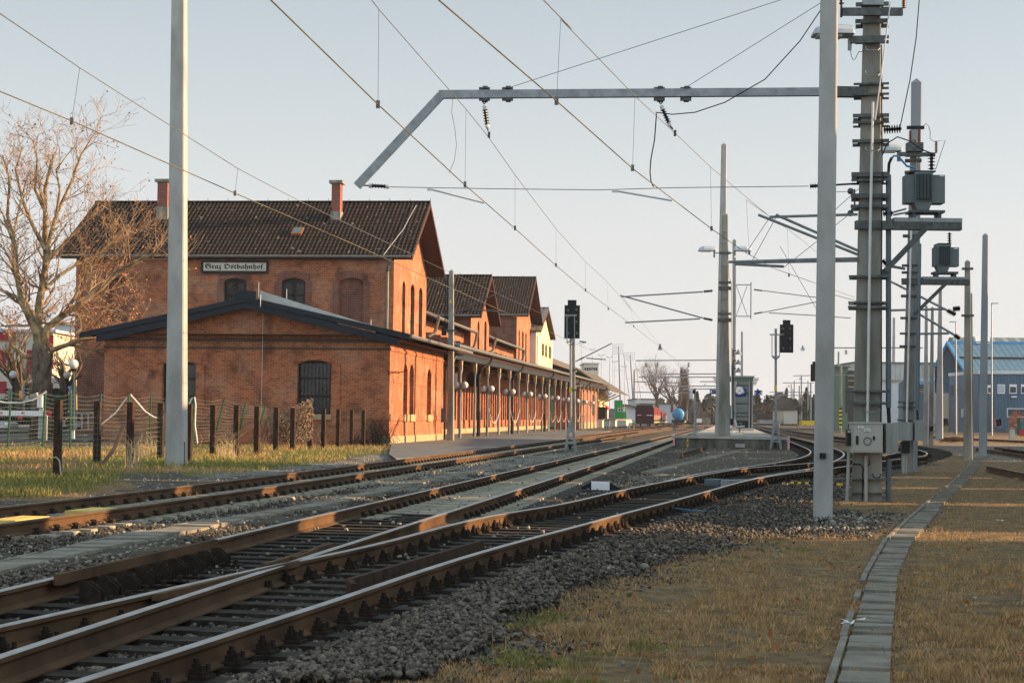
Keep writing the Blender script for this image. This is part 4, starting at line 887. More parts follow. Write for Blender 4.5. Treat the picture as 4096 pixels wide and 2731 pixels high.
# wings between the blocks
for i, (a0, a1) in enumerate(((A1e, B2a0), (B2a1, B3a0))):
    zg = onB(1721, 1256, 3.3)[1]; ops_ = []; n = 6
    for k in range(n):
        c = a0+(a1-a0)*(k+.6)/(n+.2); ops_.append((c-.45, c+.45, zg-2.9, zg-.95, .12))
    m_ = MB(); wall(m_, mapB(4.6), a0, a1, zR, zg-.1, ops_, .2); m_.build('wall', MT['brick'], st)
    for o in ops_:
        w_ = window(mapB(4.6), *o[:4], cols=2, rows=3, dp=.15)
        m_ = MB(); bx(m_, o[0]-.75, o[0]-.7, 3.9, 4.58, o[2], o[3]-.1); m_.build('shutter', MT['shutter'], w_)
    m_ = MB(); m_.prism([L(a0, 3.5, zg), L(a0, 11, zg+3.2), L(a0, 11, zg+3.0), L(a0, 3.5, zg-.15)], AV*(a1-a0)); m_.prism([L(a0, 11.02, zg+3.2), L(a0, 19, zg), L(a0, 19, zg-.2), L(a0, 11.02, zg+3.0)], AV*(a1-a0)); m_.build('roof', MT['brownroof'], st)
    m_ = MB(); m_.tube([L(a0, 3.4, zg-.02), L(a1-.4, 3.4, zg-.02)], .13, 8); m_.tube([L(a1-.3, 3.4, zg-.1), L(a1-.2, 3.6, zg-1.1), L(a1-.5, 4.2, zg-2.2), L(a1-.3, 4.2, zR+.9)], .13, 7)
    m_.tube([L(a0+.3, 3.4, zg-.1), L(a0+.4, 3.7, zg-1.1), L(a0+.1, 4.1, zg-1.4)], .13, 7); m_.build('gutter', MT['gutter'], st)
# white and yellow rendered wing
Y3r = onB(2195, 1232, 3.0); Y3n = onB(2164, 1321, 3.0); Y3a0 = Y3n[0]+.5; Y3a1 = 2*Y3r[0]-Y3a0
yw = [(onB(xa, 1400, 3.6)[0], onB(xb, 1400, 3.6)[0], onB(xa, yb, 3.6)[1], onB(xa, yt, 3.6)[1], 0) for xa, xb, yt, yb in ((2167, 2177, 1371, 1422), (2180, 2189, 1377, 1428), (2194, 2202, 1383, 1433))]
gable_block(Y3a0, Y3a1, Y3a0-Y3n[0], .7, Y3n[1], Y3r[1], 14, wins=yw, ends='white_wall', face='yel_wall', roofm='eternit', ovb=.6, bF=3.6, zb=zR+.4)
for o in yw: window(mapB(3.6), *o[:4], cols=2, rows=2, dp=.12, fr=.1, m='shutter')
for a_, mm in ((Y3a0-.2, 'white'), (Y3a1-.3, 'white')):
    m_ = MB(); m_.tube([L(a_, 3.4, Y3n[1]-.6), L(a_, 3.4, zR+.8)], .12, 6); m_.build('downpipe', MT[mm], st)
# ground floor under the canopy: brick piers and dark openings, far end blind
AE = onB(2391, 1700, 1.0)[0]
m_ = MB(); wall(m_, mapB(4.32), AL, A1, zR-.2, zG+.4, (), .3)
ops_ = []; k = A1+2.2
m_.build('wall', MT['brick'], st)
for a0, a1 in ((A1e, B2a0), (B2a1, B3a0), (B3a1, AE)):
    pass
m_ = MB(); wall(m_, mapB(4.62), A1e, AE-.01, zR, zR+.8, (), .3); wall(m_, mapB(5.6), AL, AE-38, .1, zR+.1, (), .3); m_.build('wall', MT['brick'], st)  # ground-floor wall set back so the canopy shades more of it
m_ = MB(); wall(m_, mapA(AE), 1.0, 6, .1, zR+.3, (), .3); wall(m_, mapB(1.0), AE-38, AE, .1, zR-.1, (), .3); wall(m_, mapA(AE-38), 1.0, 4.6, .1, zR-.1); m_.build('wall', MT['brick'], st)
m_ = MB(); bx(m_, AL, AE-38, 5.5, 5.7, 0, .45); bx(m_, AE-38.05, AE+.05, .94, 1.2, 0, .9); m_.build('stone_plinth', MT['sand'], st)
m_ = MB(); k = AL+2.0; doors = []
while k < AE-40:
    fb = 5.6
    for s in (-.0, 1.9): bx(m_, k+s, k+s+.42, fb-.16, fb-.002, .5, zR-1.1)
    bx(m_, k-.1, k+2.4, fb-.2, fb-.004, .5, 1.2)
    doors.append((k+.5, k+1.85, fb)); k += 3.85
m_.build('pier', MT['brick'], st)
for i, (u0, u1, fb) in enumerate(doors[:34]):
    m_ = MB(); bx(m_, u0, u1, fb-.06, fb-.003, .5 if i % 3 else .15, 4.0); d_ = m_.build('door', MT['frame'], st)
    m_ = MB(); bx(m_, u0+.12, u1-.12, fb-.09, fb-.065, 1.6, 3.7); m_.build('pane', MT['glass'], d_)
m_ = MB(); a_ = AE-14; bx(m_, a_, a_+6, .96, .998, 1.9, 5.0); w_ = m_.build('window', MT['frame'], st)
m_ = MB(); bx(m_, a_+.3, a_+5.7, .90, .958, 2.05, 4.85); m_.build('pane', MT['glass2'], w_)
m_ = MB()
for s in (5.2, 23.5): m_.tube([L(A1+s, 5.1, .1), L(A1+s, 5.1, 2.4), L(A1+s+.2, 4.9, 2.9), L(A1+s+.2, 4.9, 5)], .13, 7)
m_.build('downpipe', MT['orangewood'], st)
# canopy: roof, gutter, rafters, columns, globe lamps
C0 = onB(1841, 1385, -.6)[0]-1.5; C1 = onB(2440, 1540, -.6)[0]; zc0 = onB(1841, 1385, -.6)[1]; zc1 = onB(2440, 1540, -.6)[1]
m_ = MB(); n = 8
def cz(a): return zc0+(zc1-zc0)*(a-C0)/(C1-C0)
for k in range(n):
    a0, a1 = C0+(C1-C0)*k/n, C0+(C1-C0)*(k+1)/n
    v = [L(a, b, cz(a)+e) for a in (a0, a1) for b, e in ((-.6, .02), (4.3, .85), (4.3, .75), (-.6, -.1))]
    m_.add(v, [(0, 1, 5, 4), (1, 2, 6, 5), (2, 3, 7, 6), (3, 0, 4, 7)]+([(0, 3, 2, 1)] if k == 0 else []))
bx(m_, AL, C1, 3.9, 5.65, zR+.15, zR+.22); m_.build('canopy_roof', MT['fascia'], st)  # flat ceiling strip added to keep sun and sky off the set-back wall
m_ = MB(); k = C0
while k < C1: m_.box(L(k, -.25, cz(k)+.16), (.5, .1, .1), rz=-TH); k += 1.6
m_.build('snow_guard', MT['steel'], st, kind='stuff')
m_ = MB(); m_.tube([L(C0+(C1-C0)*k/8, -.68, cz(C0+(C1-C0)*k/8)-.02) for k in range(9)], .12, 8); m_.build('gutter', MT['gutter'], st)
m_ = MB(); m_.bar(L(C0, -.1, cz(C0)-.5), L(C1, -.1, cz(C1)-.5), .25, .55); m_.build('canopy_beam', MT['black'], st)
m_ = MB(); m_.bar(L(C0, -.3, cz(C0)-.28), L(C1, -.3, cz(C1)-.28), .05, .16); m_.build('fascia_board', MT['wood'], st)
cpx = [1841, 1898, 1952, 1995, 2037, 2072, 2107, 2139, 2168, 2194, 2217, 2239, 2263, 2283, 2303, 2320, 2338, 2356, 2373]
ca_ = [onB(x, 1600, 0)[0] for x in cpx]
ca_ = [ca_[0]+(ca_[12]-ca_[0])*k/12 for k in range(len(cpx)+2)]; ca_ = [a for a in ca_ if a < C1-1]
lampz = {0: 1, 2: 1, 4: 1, 6: 1, 8: 1, 10: 1, 12: 1, 14: 1, 16: 1, 18: 1, 20: 1}
for i, a in enumerate(ca_):
    zt = cz(a)-.66
    m_ = MB(); m_.tube([L(a, 0, .1), L(a, 0, .8), L(a, 0, .82), L(a, 0, zt-2.2), L(a, 0, zt-2.18), L(a, 0, zt-2.1), L(a, 0, zt-2.08), L(a, 0, zt-1.1), L(a, 0, zt-.7)], [.1, .1, .085, .075, .12, .12, .07, .065, .16], 8)
    c_ = m_.build('canopy_column', MT['pipe'] if i % 3 else MT['concrete_blue'], st)
    m_ = MB()
    for w, z0, z1 in ((.32, -.7, -.45), (.46, -.45, -.22), (.62, -.22, 0)): m_.box(L(a, 0, zt+(z0+z1)/2), (.24, w, z1-z0-.004), rz=-TH)
    m_.build('capital', MT['sand'], c_)
    if i in lampz and i < 19:
        zl_ = 3.62
        for s in (-.36, .36):
            m_ = MB(); m_.sphere(L(a+s*.2, s*.85, zl_), .235, 12); m_.build('lamp_globe', MT['lampglass'], c_, smooth=True)
        m_ = MB(); m_.tube([L(a, -.36, zl_-.32), L(a, .36, zl_-.32)], .05, 6); m_.tube([L(a, 0, zl_-.75), L(a, 0, zl_-.3)], .1, 8); m_.build('lamp_arm', MT['pipe'], c_)
for q, a in enumerate((ca_[1]+4.5, ca_[4]+5, ca_[8]+6, ca_[13]+7, ca_[16]+4)):
    m_ = MB(); m_.tube([L(a, .25, .1), L(a, .25, 1.9)], .14, 8); m_.tube([L(a, .25, 1.9), L(a, .25, cz(a)-1.5), L(a, .1, cz(a)-1.1), L(a+.5, -.5, cz(a)-.6), L(a+.6, -.66, cz(a)-.1)], .09, 7); m_.build('downpipe', MT['black'], st)
for i in (2, 4, 6, 7, 9, 10, 11, 12, 13, 14, 15):
    if i+1 < len(ca_):
        m_ = MB(); a0, a1 = ca_[i], ca_[i+1]
        pts = [L(a0+(a1-a0)*k/10, -.1, 2.2-1.15*(1-(2*k/10-1)**2)) for k in range(11)]
        for k in range(10): m_.tube([pts[k], pts[k+1]], .03, 4)
        tag(m_.build('barrier_chain', MT['redchain'] if i % 2 else MT['rope']), 'red and white plastic chain hung between two canopy columns', 'chain', 'chains between the canopy columns')
m_ = MB(); a = (ca_[2]+ca_[3])/2; m_.lathe(L(a, 1.5, 4.4), [(.6, -.08), (.6, .08)], 16, axis=AV); st_c = m_.build('clock', MT['frame'], st)
# --- freight shed roof, far end
SA1 = onB(2519, 1582, -.8)[0]-6; SA0 = Y3a1+2; zE_ = onB(2519, 1582, -.8)[1]; br = 5.0; zRg = onB(2219, 1436, br)[1]
sh_ = thing('freight_shed', 'low brown-roofed freight shed with pale yellow walls beyond the station', 'shed', L(SA0, 3, 0), -TH)
m_ = MB(); m_.prism([L(AE+1, -.8, zE_), L(AE+1, br, zRg), L(AE+1, br, zRg-.25), L(AE+1, -.8, zE_-.15)], AV*(SA1-AE-1)); m_.prism([L(SA0, 4.4, zRg-.7), L(SA0, br, zRg+.02), L(SA0, br, zRg-.3), L(SA0, 4.4, zRg-.95)], AV*(AE-SA0+.9))
m_.prism([L(SA0, br+.02, zRg), L(SA0, 14, zE_), L(SA0, 14, zE_-.2), L(SA0, br+.02, zRg-.3)], AV*(SA1-SA0)); m_.build('roof', MT['brownroof'], sh_)
m_ = MB(); wall(m_, mapB(3.0), AE+.5, SA1-8, 0, zE_+1.5); wall(m_, mapA(AE+.5), 3, 12, 0, 6.5); m_.build('wall', MT['yel_wall'], sh_)
m_ = MB(); wall(m_, mapB(3.0), SA1-7.9, SA1-1, 0, zE_+1.3); m_.build('wall', MT['white_wall'], sh_)
k = AE+6
while k < SA1-12:
    m_ = MB(); bx(m_, k, k+3.4, 2.9, 2.995, 1.4, 4.6); m_.build('door', MT['shutter'], sh_)
    m_ = MB(); m_.bar(L(k-2.5, 2.95, 4.2), L(k-2.5, -.3, 5.7), .14, .2); m_.build('eaves_brace', MT['sand'], sh_); k += 14
lp = thing('loading_platform', 'pale concrete loading platform in front of the yellow freight shed', 'loading platform', L(AE, 0, 0), -TH)
a2 = onB(2700, 1690, 0)[0]
m_ = MB(); bx(m_, AE+.6, SA1+45, .3, 14, 0, 1.25); m_.build('platform_base', MT['cream'], lp); m_ = MB(); bx(m_, AE+.6, SA1+45, .1, 14, 1.254, 1.4); m_.build('platform_slab', MT['slab'], lp)
m_ = MB(); bx(m_, SA1+2, SA1+2.8, 3, 4, 0, .01); 
def block(name, lab, cat, px0, px1, y0, y1, Y, dep, m, **k):
    p0, p1 = D(px0, y1, Y), D(px1, y0, Y); t_ = thing(name, lab, cat, ((p0.x+p1.x)/2, Y, p0.z), 0, k.get('group'))
    mb = MB(); mb.box(((p0.x+p1.x)/2, Y+dep/2, (p0.z+p1.z)/2), (p1.x-p0.x, dep, p1.z-p0.z)); mb.build(k.get('part', 'body'), MT[m], t_); return t_, p0, p1
Yc = L(SA1+12, 1, 0).y
for nm, lb, a, b, c, d_ in (('shipping_container', 'green container at ground level with ribbed doors beside the freight shed', 2462, 2505, 1647, 1677), ('shipping_container', 'taller green container stacked above and behind the ribbed green one', 2462, 2491, 1600, 1646)):
    t_, p0, p1 = block(nm, lb, 'container', a, b, c, d_, Yc, 5, 'cgreen')
    for s in (.27, .73):
        m_ = MB(); m_.box((p0.x+(p1.x-p0.x)*s, Yc-.04, (p0.z+p1.z)/2), ((p1.x-p0.x)*.42, .06, (p1.z-p0.z)*.86)); m_.build('door', MT['cgreen'], t_)
t_, p0, p1 = block('air_unit', 'white louvred unit standing on the green container', 'air unit', 2471, 2484, 1631, 1646, Yc-2, 1, 'white'); m_ = MB(); m_.box(((p0.x+p1.x)/2, Yc-2.05, (p0.z+p1.z)/2), ((p1.x-p0.x)*.6, .06, (p1.z-p0.z)*.7)); m_.build('grille', MT['black'], t_)
t_, p0, p1 = block('storage_shed', 'low grey shed behind the end of the loading platform', 'shed', 2505, 2540, 1625, 1680, Yc+30, 14, 'white_wall')
m_ = MB(); m_.prism([D(2498, 1615, Yc+29), D(2560, 1628, Yc+29), D(2560, 1634, Yc+29), D(2498, 1621, Yc+29)], V(0, 16, 0)); m_.build('roof', MT['brownroof'], t_)
# oval red awning
m_ = MB(); bx(m_, AE+22, AE+28, 1.0, 2.9, 1.4, 3.4); aw = thing('vending_kiosk', 'dark kiosk with a red curved awning on the loading platform', 'kiosk', L(AE+22, 1, 1.4), -TH)
m_.build('body', MT['frame'], aw); m_ = MB()
for k in range(6):
    t0, t1 = k/6*1.5, (k+1)/6*1.5; m_.prism([L(AE+21.8, 2.9-2.3*math.sin(t0), 3.0+1.1*math.cos(t0)), L(AE+21.8, 2.9-2.3*math.sin(t1), 3.0+1.1*math.cos(t1)), L(AE+21.8, 2.9-2.2*math.sin(t1), 2.9+1.1*math.cos(t1)), L(AE+21.8, 2.9-2.2*math.sin(t0), 2.9+1.1*math.cos(t0))], AV*6.5)
m_.build('awning', MT['red'], aw)
# blue-white emblem board under the shed roof
em = thing('emblem_board', 'dark blue board with nested white diamonds under the shed eaves', 'sign', D(2427, 1569, L(AE+2, 0, 0).y-1)); Ye = L(AE+2, 0, 0).y-1; c = D(2427, 1569, Ye); u = Ye/F
for r, mm, o in ((11, 'white', 0), (9, 'signblue', -.03), (7, 'white', -.06), (5, 'signblue', -.09), (3, 'white', -.12)):
    m_ = MB(); r *= u; m_.prism([c+V(-r, o, 0), c+V(0, o, -r), c+V(r, o, 0), c+V(0, o, r)], V(0, .02, 0)); m_.build('diamond', MT[mm], em)
# asphalt platform strip in front of the building
m_ = MB(); e0 = [(1556, 1815), (1580, 1832), (1700, 1826), (1850, 1808), (2000, 1786), (2150, 1768), (2300, 1748), (2395, 1731), (2440, 1722)]
pts = [G(*q, .08) for q in e0]; bk = [L((p-OR).dot(AV), 4.4, .08) for p in pts]; bk = [L(.3+.25*i, -.1, .08) if (p-OR).dot(AV) < 2.5 else q_ for i, (p, q_) in enumerate(zip(pts, bk))]
for k in range(len(pts)-1):
    m_.poly([pts[k], pts[k+1], bk[k+1], bk[k]]); m_.poly([pts[k], pts[k+1], pts[k+1]+V(.25, -.1, -.16), pts[k]+V(.25, -.1, -.16)])
tag(m_.build('pavement', MT['asphalt']), kind='structure')
m_ = MB(); m_.poly([G(-1500, 1765, .02), G(-200, 1765, .02), G(700, 1762, .02), G(830, 1752, .02), G(700, 1740, .02), G(-1500, 1735, .02)]); m_.poly([G(-1500, 1725, .02), G(640, 1728, .02), G(700, 1700, .02), G(-1500, 1690, .02)]); tag(m_.build('road', MT['asphalt']), kind='structure')
# ------------------------------------------------------------------ masts
def YG(px, py, z=0.0): return G(px, py, z).y
def mast(label, b, t, m='concrete', rz=-8, ratio=1.0, cap=True, Yadd=0, name='catenary_mast', holes=0, group=None, cat='mast'):
    (x0, x1, yb), (x2, x3, yt) = b, t
    base = G((x0+x1)/2, yb, -.05); Y = base.y+Yadd; base = D((x0+x1)/2, yb, Y); top = D((x2+x3)/2, yt, Y)
    al = abs(math.radians(rz)+math.atan(base.x/Y)); k = math.cos(al)+ratio*math.sin(al)
    w0 = (x1-x0)*Y/F/k; w1 = (x3-x2)*Y/F/k
    o = thing(name, label, cat, base, 0, group); R3 = Matrix.Rotation(math.radians(rz), 3, 'Z')
    def ring(c, w, z=0):
        return [Vector(c)+R3@V(sx_*w/2*q, sy_*w*ratio/2*q2, z) for sx_, sy_ in ((-1, -1), (1, -1), (1, 1), (-1, 1)) for q, q2 in ((.86, 1), (1, .86)) [::(-1 if sx_*sy_ > 0 else 1)]]
    mb = MB(); r0, r1 = ring(base, w0, -.3), ring(top, w1)
    n = 8; mb.add(r0+r1, [tuple(range(n))[::-1]]+[(i, (i+1) % n, (i+1) % n+n, i+n) for i in range(n)])
    if cap:
        ap = top+V(0, 0, w1*.45); mb.add(r1+[ap], [(i, (i+1) % n, n) for i in range(n)])
    else: mb.poly(r1)
    mb.build('shaft', MT[m], o)
    return o, base, top, Y, w0, w1, R3
def onmast(M, px, py, fwd=.0): return D(px, py, M[3]-fwd)
def clampband(M, y, hh=10, ext=.05, m='steel_dark', two=True):
    o, base, top, Y, w0, w1, R3 = M; c0 = D(2000, y, Y).z
    f = lambda z: (z-base.z)/(top.z-base.z)
    z = c0-(0)
    for it in range(2):
        c = base.lerp(top, f(z)); pz = D((c.x/Y)*F+2048, y, Y).z; z = pz
    c = base.lerp(top, f(z)); w = w0+(w1-w0)*f(z); h = hh*Y/F
    mb = MB(); mb.box(c, (w+.09, w+.09, h*.5), M=R3)
    if two:
        for s in (-1, 1): mb.box(c+R3@V(0, s*(w/2+.07), 0), (w+.2+ext*2, .05, h), M=R3)
    return mb.build('clamp_band', MT[m], o), c, w
def insul(mb, p, q, r=.07, n=6, core=.03, k=None):
    p, q = Vector(p), Vector(q); Ln = (q-p).length; pr = [(core, 0)]
    for i in range(n):
        a, b = (i+.15)/n*Ln, (i+.6)/n*Ln; pr += [(core, a), (r, (a+b)/2), (core, b)]
    pr.append((core, Ln)); mb.lathe(p, pr, 10, axis=q-p, k=k)
ML = mast('near tall pale concrete mast standing on the left by the fence', (660, 752, 1868), (686, 750, -60), rz=-9, ratio=.8, cap=False)
ML2 = mast('nearest pale smooth concrete mast on the right with a small dark socket hole', (3252, 3330, 2070), (3282, 3353, -60), rz=-12, ratio=.8, cap=False)
mb = MB(); mb.box(D(3291, 1822, ML2[3]-.14), (.10, .06, .09), M=ML2[6]); mb.build('socket', MT['black'], ML2[0])
m_ = MB(); p = D(738, 1868, ML[3]-.35); m_.tube([p, D(738, 1767, ML[3]-.35)], .02, 6); m_.build('earthing_rod', MT['steel_dark'], ML[0])
M3 = mast('stained concrete mast carrying clamps, a transformer platform and a grey meter cabinet', (3405, 3528, 2006), (3456, 3524, -60), 'concrete_dark', rz=-11, ratio=.9, cap=False)
for y, hh in ((28, 16), (95, 16), (160, 12), (345, 8), (386, 8), (471, 14), (498, 8), (572, 13), (705, 18), (728, 8), (790, 18), (831, 12), (1110, 9), (1213, 7), (1232, 10), (1565, 8), (1612, 10), (1914, 5), (1968, 4)):
    clampband(M3, y, hh)
Y3 = M3[3]; P3 = lambda x, y, f=.35: D(x, y, Y3-f)
def part(o, name, m, fn):
    mb = MB(); fn(mb); return mb.build(name, MT[m], o)
part(M3[0], 'guard_tube', 'alu', lambda b: b.tube([P3(3492, 408), P3(3481, 900), P3(3470, 1690)], .03, 8))
part(M3[0], 'cable', 'black', lambda b: b.tube([P3(3526, 180), P3(3527, 420), P3(3529, 700), P3(3526, 1150), P3(3526, 1560), P3(3522, 1690)], .012, 5))
for y in (193, 295, 595, 1640):
    part(M3[0], 'climbing_step', 'steel', lambda b: b.tube([P3(3462, y-10, .3), P3(3462, y, .42), P3(3468, y+8, .45), P3(3512, y+8, .45), P3(3520, y, .42), P3(3520, y-10, .3)], .012, 5))
part(M3[0], 'cross_arm', 'steel_dark', lambda b: b.bar(P3(3372, 48), P3(3610, 48), .1, .15))
part(M3[0], 'head_plate', 'steel', lambda b: b.box(P3(3492, 8, .3), (.42, .08, .13)))
part(M3[0], 'insulator', 'redins', lambda b: insul(b, P3(3616, 34), P3(3616, -40), .055, 9))
part(M3[0], 'insulator', 'rubber', lambda b: (insul(b, P3(3366, 20), P3(3366, -40), .06, 4), b.tube([P3(3366, 20), P3(3365, 70)], .025, 6)))
part(M3[0], 'side_arm', 'steel_dark', lambda b: b.bar(P3(3400, 160), P3(3536, 158), .1, .14))
def lamphead(x0, x1, y0, y1, Y, right=False, parent=None, arm=None, label=None, group=None):
    # flattened shell, thin at one end
    a, b = (x0, x1) if not right else (x1, x0); p = D(a, y1, Y); q = D(b, y1, Y); Ln = q.x-p.x; h = abs(y1-y0)*Y/F; mb = MB()
    w = abs(Ln)*.38; pr = [(0, .25), (.08, .7), (.3, 1.0), (.7, .95), (.95, .85), (1, .4)]
    vs = []; 
    for t_, hh in pr:
        for j in range(9):
            an = math.pi*j/8; vs.append(V(p.x+Ln*t_, Y+math.cos(an)*w*(.55+.45*hh), p.z+(q.z-p.z)*t_+math.sin(an)*h*hh))
    fs = [(i*9+j, i*9+j+1, (i+1)*9+j+1, (i+1)*9+j) for i in range(len(pr)-1) for j in range(8)]+[tuple(range(9)), tuple((len(pr)-1)*9+j for j in range(9))]+[(i*9, (i+1)*9, (i+1)*9+8, i*9+8) for i in range(len(pr)-1)]
    mb.add(vs, fs); o = mb.build('lamp_head', MT['lamphead'], parent, smooth=False)
    m2 = MB(); m2.box(V(p.x+Ln*.4, Y, p.z-.01), (abs(Ln)*.6, w*1.2, .05)); m2.build('lamp_lens', MT['lampglass'], o)
    return o
lamphead(3249, 3412, 97, 144, Y3-.3, False, M3[0]); part(M3[0], 'lamp_stem', 'steel', lambda b: b.tube([P3(3399, 202, .3), P3(3399, 140, .3)], .04, 8))
part(M3[0], 'thin_cable', 'wire2', lambda b: b.tube([P3(3402, 202), P3(3405, 225), P3(3413, 242), P3(3422, 235), P3(3435, 208), P3(3458, 206)], .008, 4))
# beam to the left with the bent arm
def beam(o, pts, Y, w, h, m='steel', name='beam'):
    mb = MB()
    for p, q in zip(pts, pts[1:]): mb.bar(D(*p, Y), D(*q, Y), w, h)
    return mb.build(name, MT[m], o)
gb = thing('cross_beam', 'long steel cross beam with a bent left arm spanning the near tracks', 'catenary beam', D(3430, 368, Y3-.1))
beam(gb, [(1755, 379), (3330, 368)], Y3-.1, .14, .16); beam(gb, [(1764, 382), (1428, 745)], Y3-.1, .124, .165, name='bent_arm'); 
beam(gb, [(3326, 368), (3465, 370)], Y3-.1, .2, .20, 'steel_dark', 'bracket')
for x in (1938, 2030, 2637, 2743):
    part(gb, 'beam_clamp', 'steel_dark', lambda b: (b.bar(D(x, 350, Y3-.1), D(x, 404, Y3-.1), .05, .22), b.box(D(x+3, 352, Y3-.1), (.1, .24, .04)), b.box(D(x+3, 402, Y3-.1), (.1, .24, .04))))
sp_ = thing('registration_wire', 'taut steady wire stretched from the bent arm to the clamped mast, with end insulators', 'wire', D(1430, 742, Y3))
part(sp_, 'wire', 'wire2', lambda b: b.tube([D(1556, 748, Y3), D(1950, 755, Y3), D(2400, 760, Y3), D(2700, 751, Y3), D(3234, 745, Y3)], .008, 5))
part(sp_, 'insulator', 'rubber', lambda b: (insul(b, D(1486, 743, Y3), D(1545, 746, Y3), .055, 5), b.tube([D(1425, 741, Y3), D(1486, 743, Y3)], .015, 5)))
part(sp_, 'end_fitting', 'alu', lambda b: (b.tube([D(1475, 743, Y3), D(1488, 743, Y3)], .045, 8), b.tube([D(1543, 746, Y3), D(1556, 747, Y3)], .045, 8)))
part(sp_, 'insulator', 'rubber', lambda b: (insul(b, D(3240, 745, Y3), D(3285, 743, Y3), .055, 5), b.tube([D(3285, 743, Y3), D(3440, 734, Y3)], .02, 5)))
for i, (p, q) in enumerate((((1712, 755), (1937, 812)), ((2452, 762), (2688, 803)))):
    part(sp_, 'steady_arm', 'alu', lambda b: (b.tube([D(*p, Y3), D(*q, Y3)], .018, 6), b.box(D(p[0]+8, p[1]+2, Y3), (.12, .04, .06))))
for i, (x0, y0, x1, y1, lb) in enumerate(((1937, 415, 1950, 512, 'black ribbed insulator hanging upright under the left end of the long cross beam'), (2643, 415, 2680, 505, 'black ribbed insulator hanging tilted under the right half of the long cross beam'))):
    t = thing('hanging_insulator', lb, 'insulator', D(x0, 400, Y3))
    part(t, 'sheds', 'rubber', lambda b: insul(b, D(x0+(x1-x0)*.2, y0+22, Y3), D(x1-(x1-x0)*.1, y1-10, Y3), .065, 6))
    part(t, 'end_fitting', 'alu', lambda b: (b.tube([D(x0+(x1-x0)*.08, y0+8, Y3), D(x0+(x1-x0)*.2, y0+24, Y3)], .04, 8), b.tube([D(x1-(x1-x0)*.12, y1-14, Y3), D(x1, y1, Y3)], .04, 8)))
    part(t, 'hook', 'steel_dark', lambda b: (b.tube([D(x0-9, 393, Y3), D(x0-7, 408, Y3), D(x0, 417, Y3), D(x0+8, 408, Y3), D(x0+9, 393, Y3)], .015, 5), b.tube([D(x1, y1, Y3), D(x1+(3 if i == 0 else 12), y1+12, Y3)], .02, 5), b.box(D(x1+(6 if i == 0 else 20), y1+28, Y3), (.05, .05, .12))))
# transformer platform on the clamped mast
def trafo(M, label, body, fins, low, frame, plat, bm, brace, ins, f=.3):
    o, Y = M[0], M[3]-f
    def bxp(x0, x1, y0, y1, dep, yy=0): 
        p, q = D(x0, y1, Y), D(x1, y0, Y); mb = MB(); mb.box(((p.x+q.x)/2, Y+yy, (p.z+q.z)/2), (abs(q.x-p.x), dep, abs(q.z-p.z))); return mb
    bxp(*bm, .22, .12).build('platform_beam', MT['steel_dark'], o); bxp(*plat, .7, .35).build('platform_grid', MT['steel'], o)
    mb = MB(); mb.bar(D(*brace[0], Y), D(*brace[1], Y), .1, .1); mb.build('brace', MT['steel_dark'], o)
    t = thing('transformer', label, 'transformer', D((body[0]+body[1])/2, frame[3], Y))
    cx = lambda x: D(x, 800, Y).x
    bxp(body[0], body[1], body[2]+2, body[3], .40, .32).build('radiator', MT['trafo'], t)
    bxp(fins[0]-6, fins[1]+6, body[2]-12, low[2]+4, .5, .30).build('tank', MT['trafo'], t)
    bxp(fins[0], fins[1], fins[2], fins[3], .08, .02).build('cooling_fins', MT['fins'], t)
    p, q = D(low[0], low[2], Y), D(low[1], low[3], Y); mb = MB(); w_ = .0
    mb.prism([V(p.x, Y+.08, p.z), V(q.x, Y+.08, p.z), V(q.x-.04, Y+.08, (p.z*1.2+q.z*.8)/2), V(q.x-.09, Y+.08, q.z), V(p.x+.09, Y+.08, q.z), V(p.x+.04, Y+.08, (p.z*1.2+q.z*.8)/2)], V(0, .4, 0)); mb.build('lower_tank', MT['trafo'], t)
    bxp(frame[0], frame[1], frame[2], frame[2]+8, .5, .3).build('skid', MT['steel_dark'], t)
    for s in (.12, .86): bxp(frame[0]+(frame[1]-frame[0])*s-5, frame[0]+(frame[1]-frame[0])*s+7, frame[2]+6, frame[3]+3, .4, .3).build('skid_foot', MT['steel_dark'], t)
    mb = MB(); insul(mb, D(ins[0], ins[2], Y+.25), D(ins[0], ins[1], Y+.25), (ins[2]-ins[1])*.24*Y/F, 5, core=.03); mb.build('bushing', MT['rubber'], t)
    bxp(body[1]-22, body[1]-5, body[2]+5, body[2]+9, .02, .1).build('name_plate', MT['white'], t)
    mb = bxp(body[0]+12, body[1]-40, body[2]-14, body[2]-10, .5, .3); mb.build('lid', MT['steel_dark'], t)
    return t
T1 = trafo(M3, 'large grey pole transformer with ribbed front on the higher platform', (3630, 3786, 695, 808), (3668, 3728, 697, 795), (3655, 3738, 795, 840), (3644, 3783, 840, 873), (3577, 3849, 873, 886), (3426, 3849, 886, 915), ((3711, 905), (3540, 1085)), (3726, 612, 680))
part(M3[0], 'brace_foot', 'steel_dark', lambda b: b.box(P3(3538, 1092, .25), (.12, .1, .14)))
M4 = mast('slim weathered mast with the lower transformer platform, second tall mast from the clamped one', (3603, 3650, 1893), (3642, 3668, 560), 'concrete_dark', rz=-12, ratio=.9)
for y, hh in ((620, 10), (643, 8), (690, 8), (944, 8), (1062, 6), (1090, 6), (1122, 14), (1184, 8), (1272, 7), (1334, 6), (1385, 7), (1608, 6), (1628, 7), (1680, 7)): clampband(M4, y, hh)
trafo(M4, 'smaller grey pole transformer on the lower, more distant platform', (3742, 3840, 986, 1063), (3756, 3800, 986, 1057), (3747, 3805, 1057, 1086), (3739, 3835, 1086, 1108), (3693, 3880, 1108, 1116), (3612, 3880, 1116, 1137), ((3784, 1134), (3660, 1255)), (3798, 930, 976))
Y4 = M4[3]
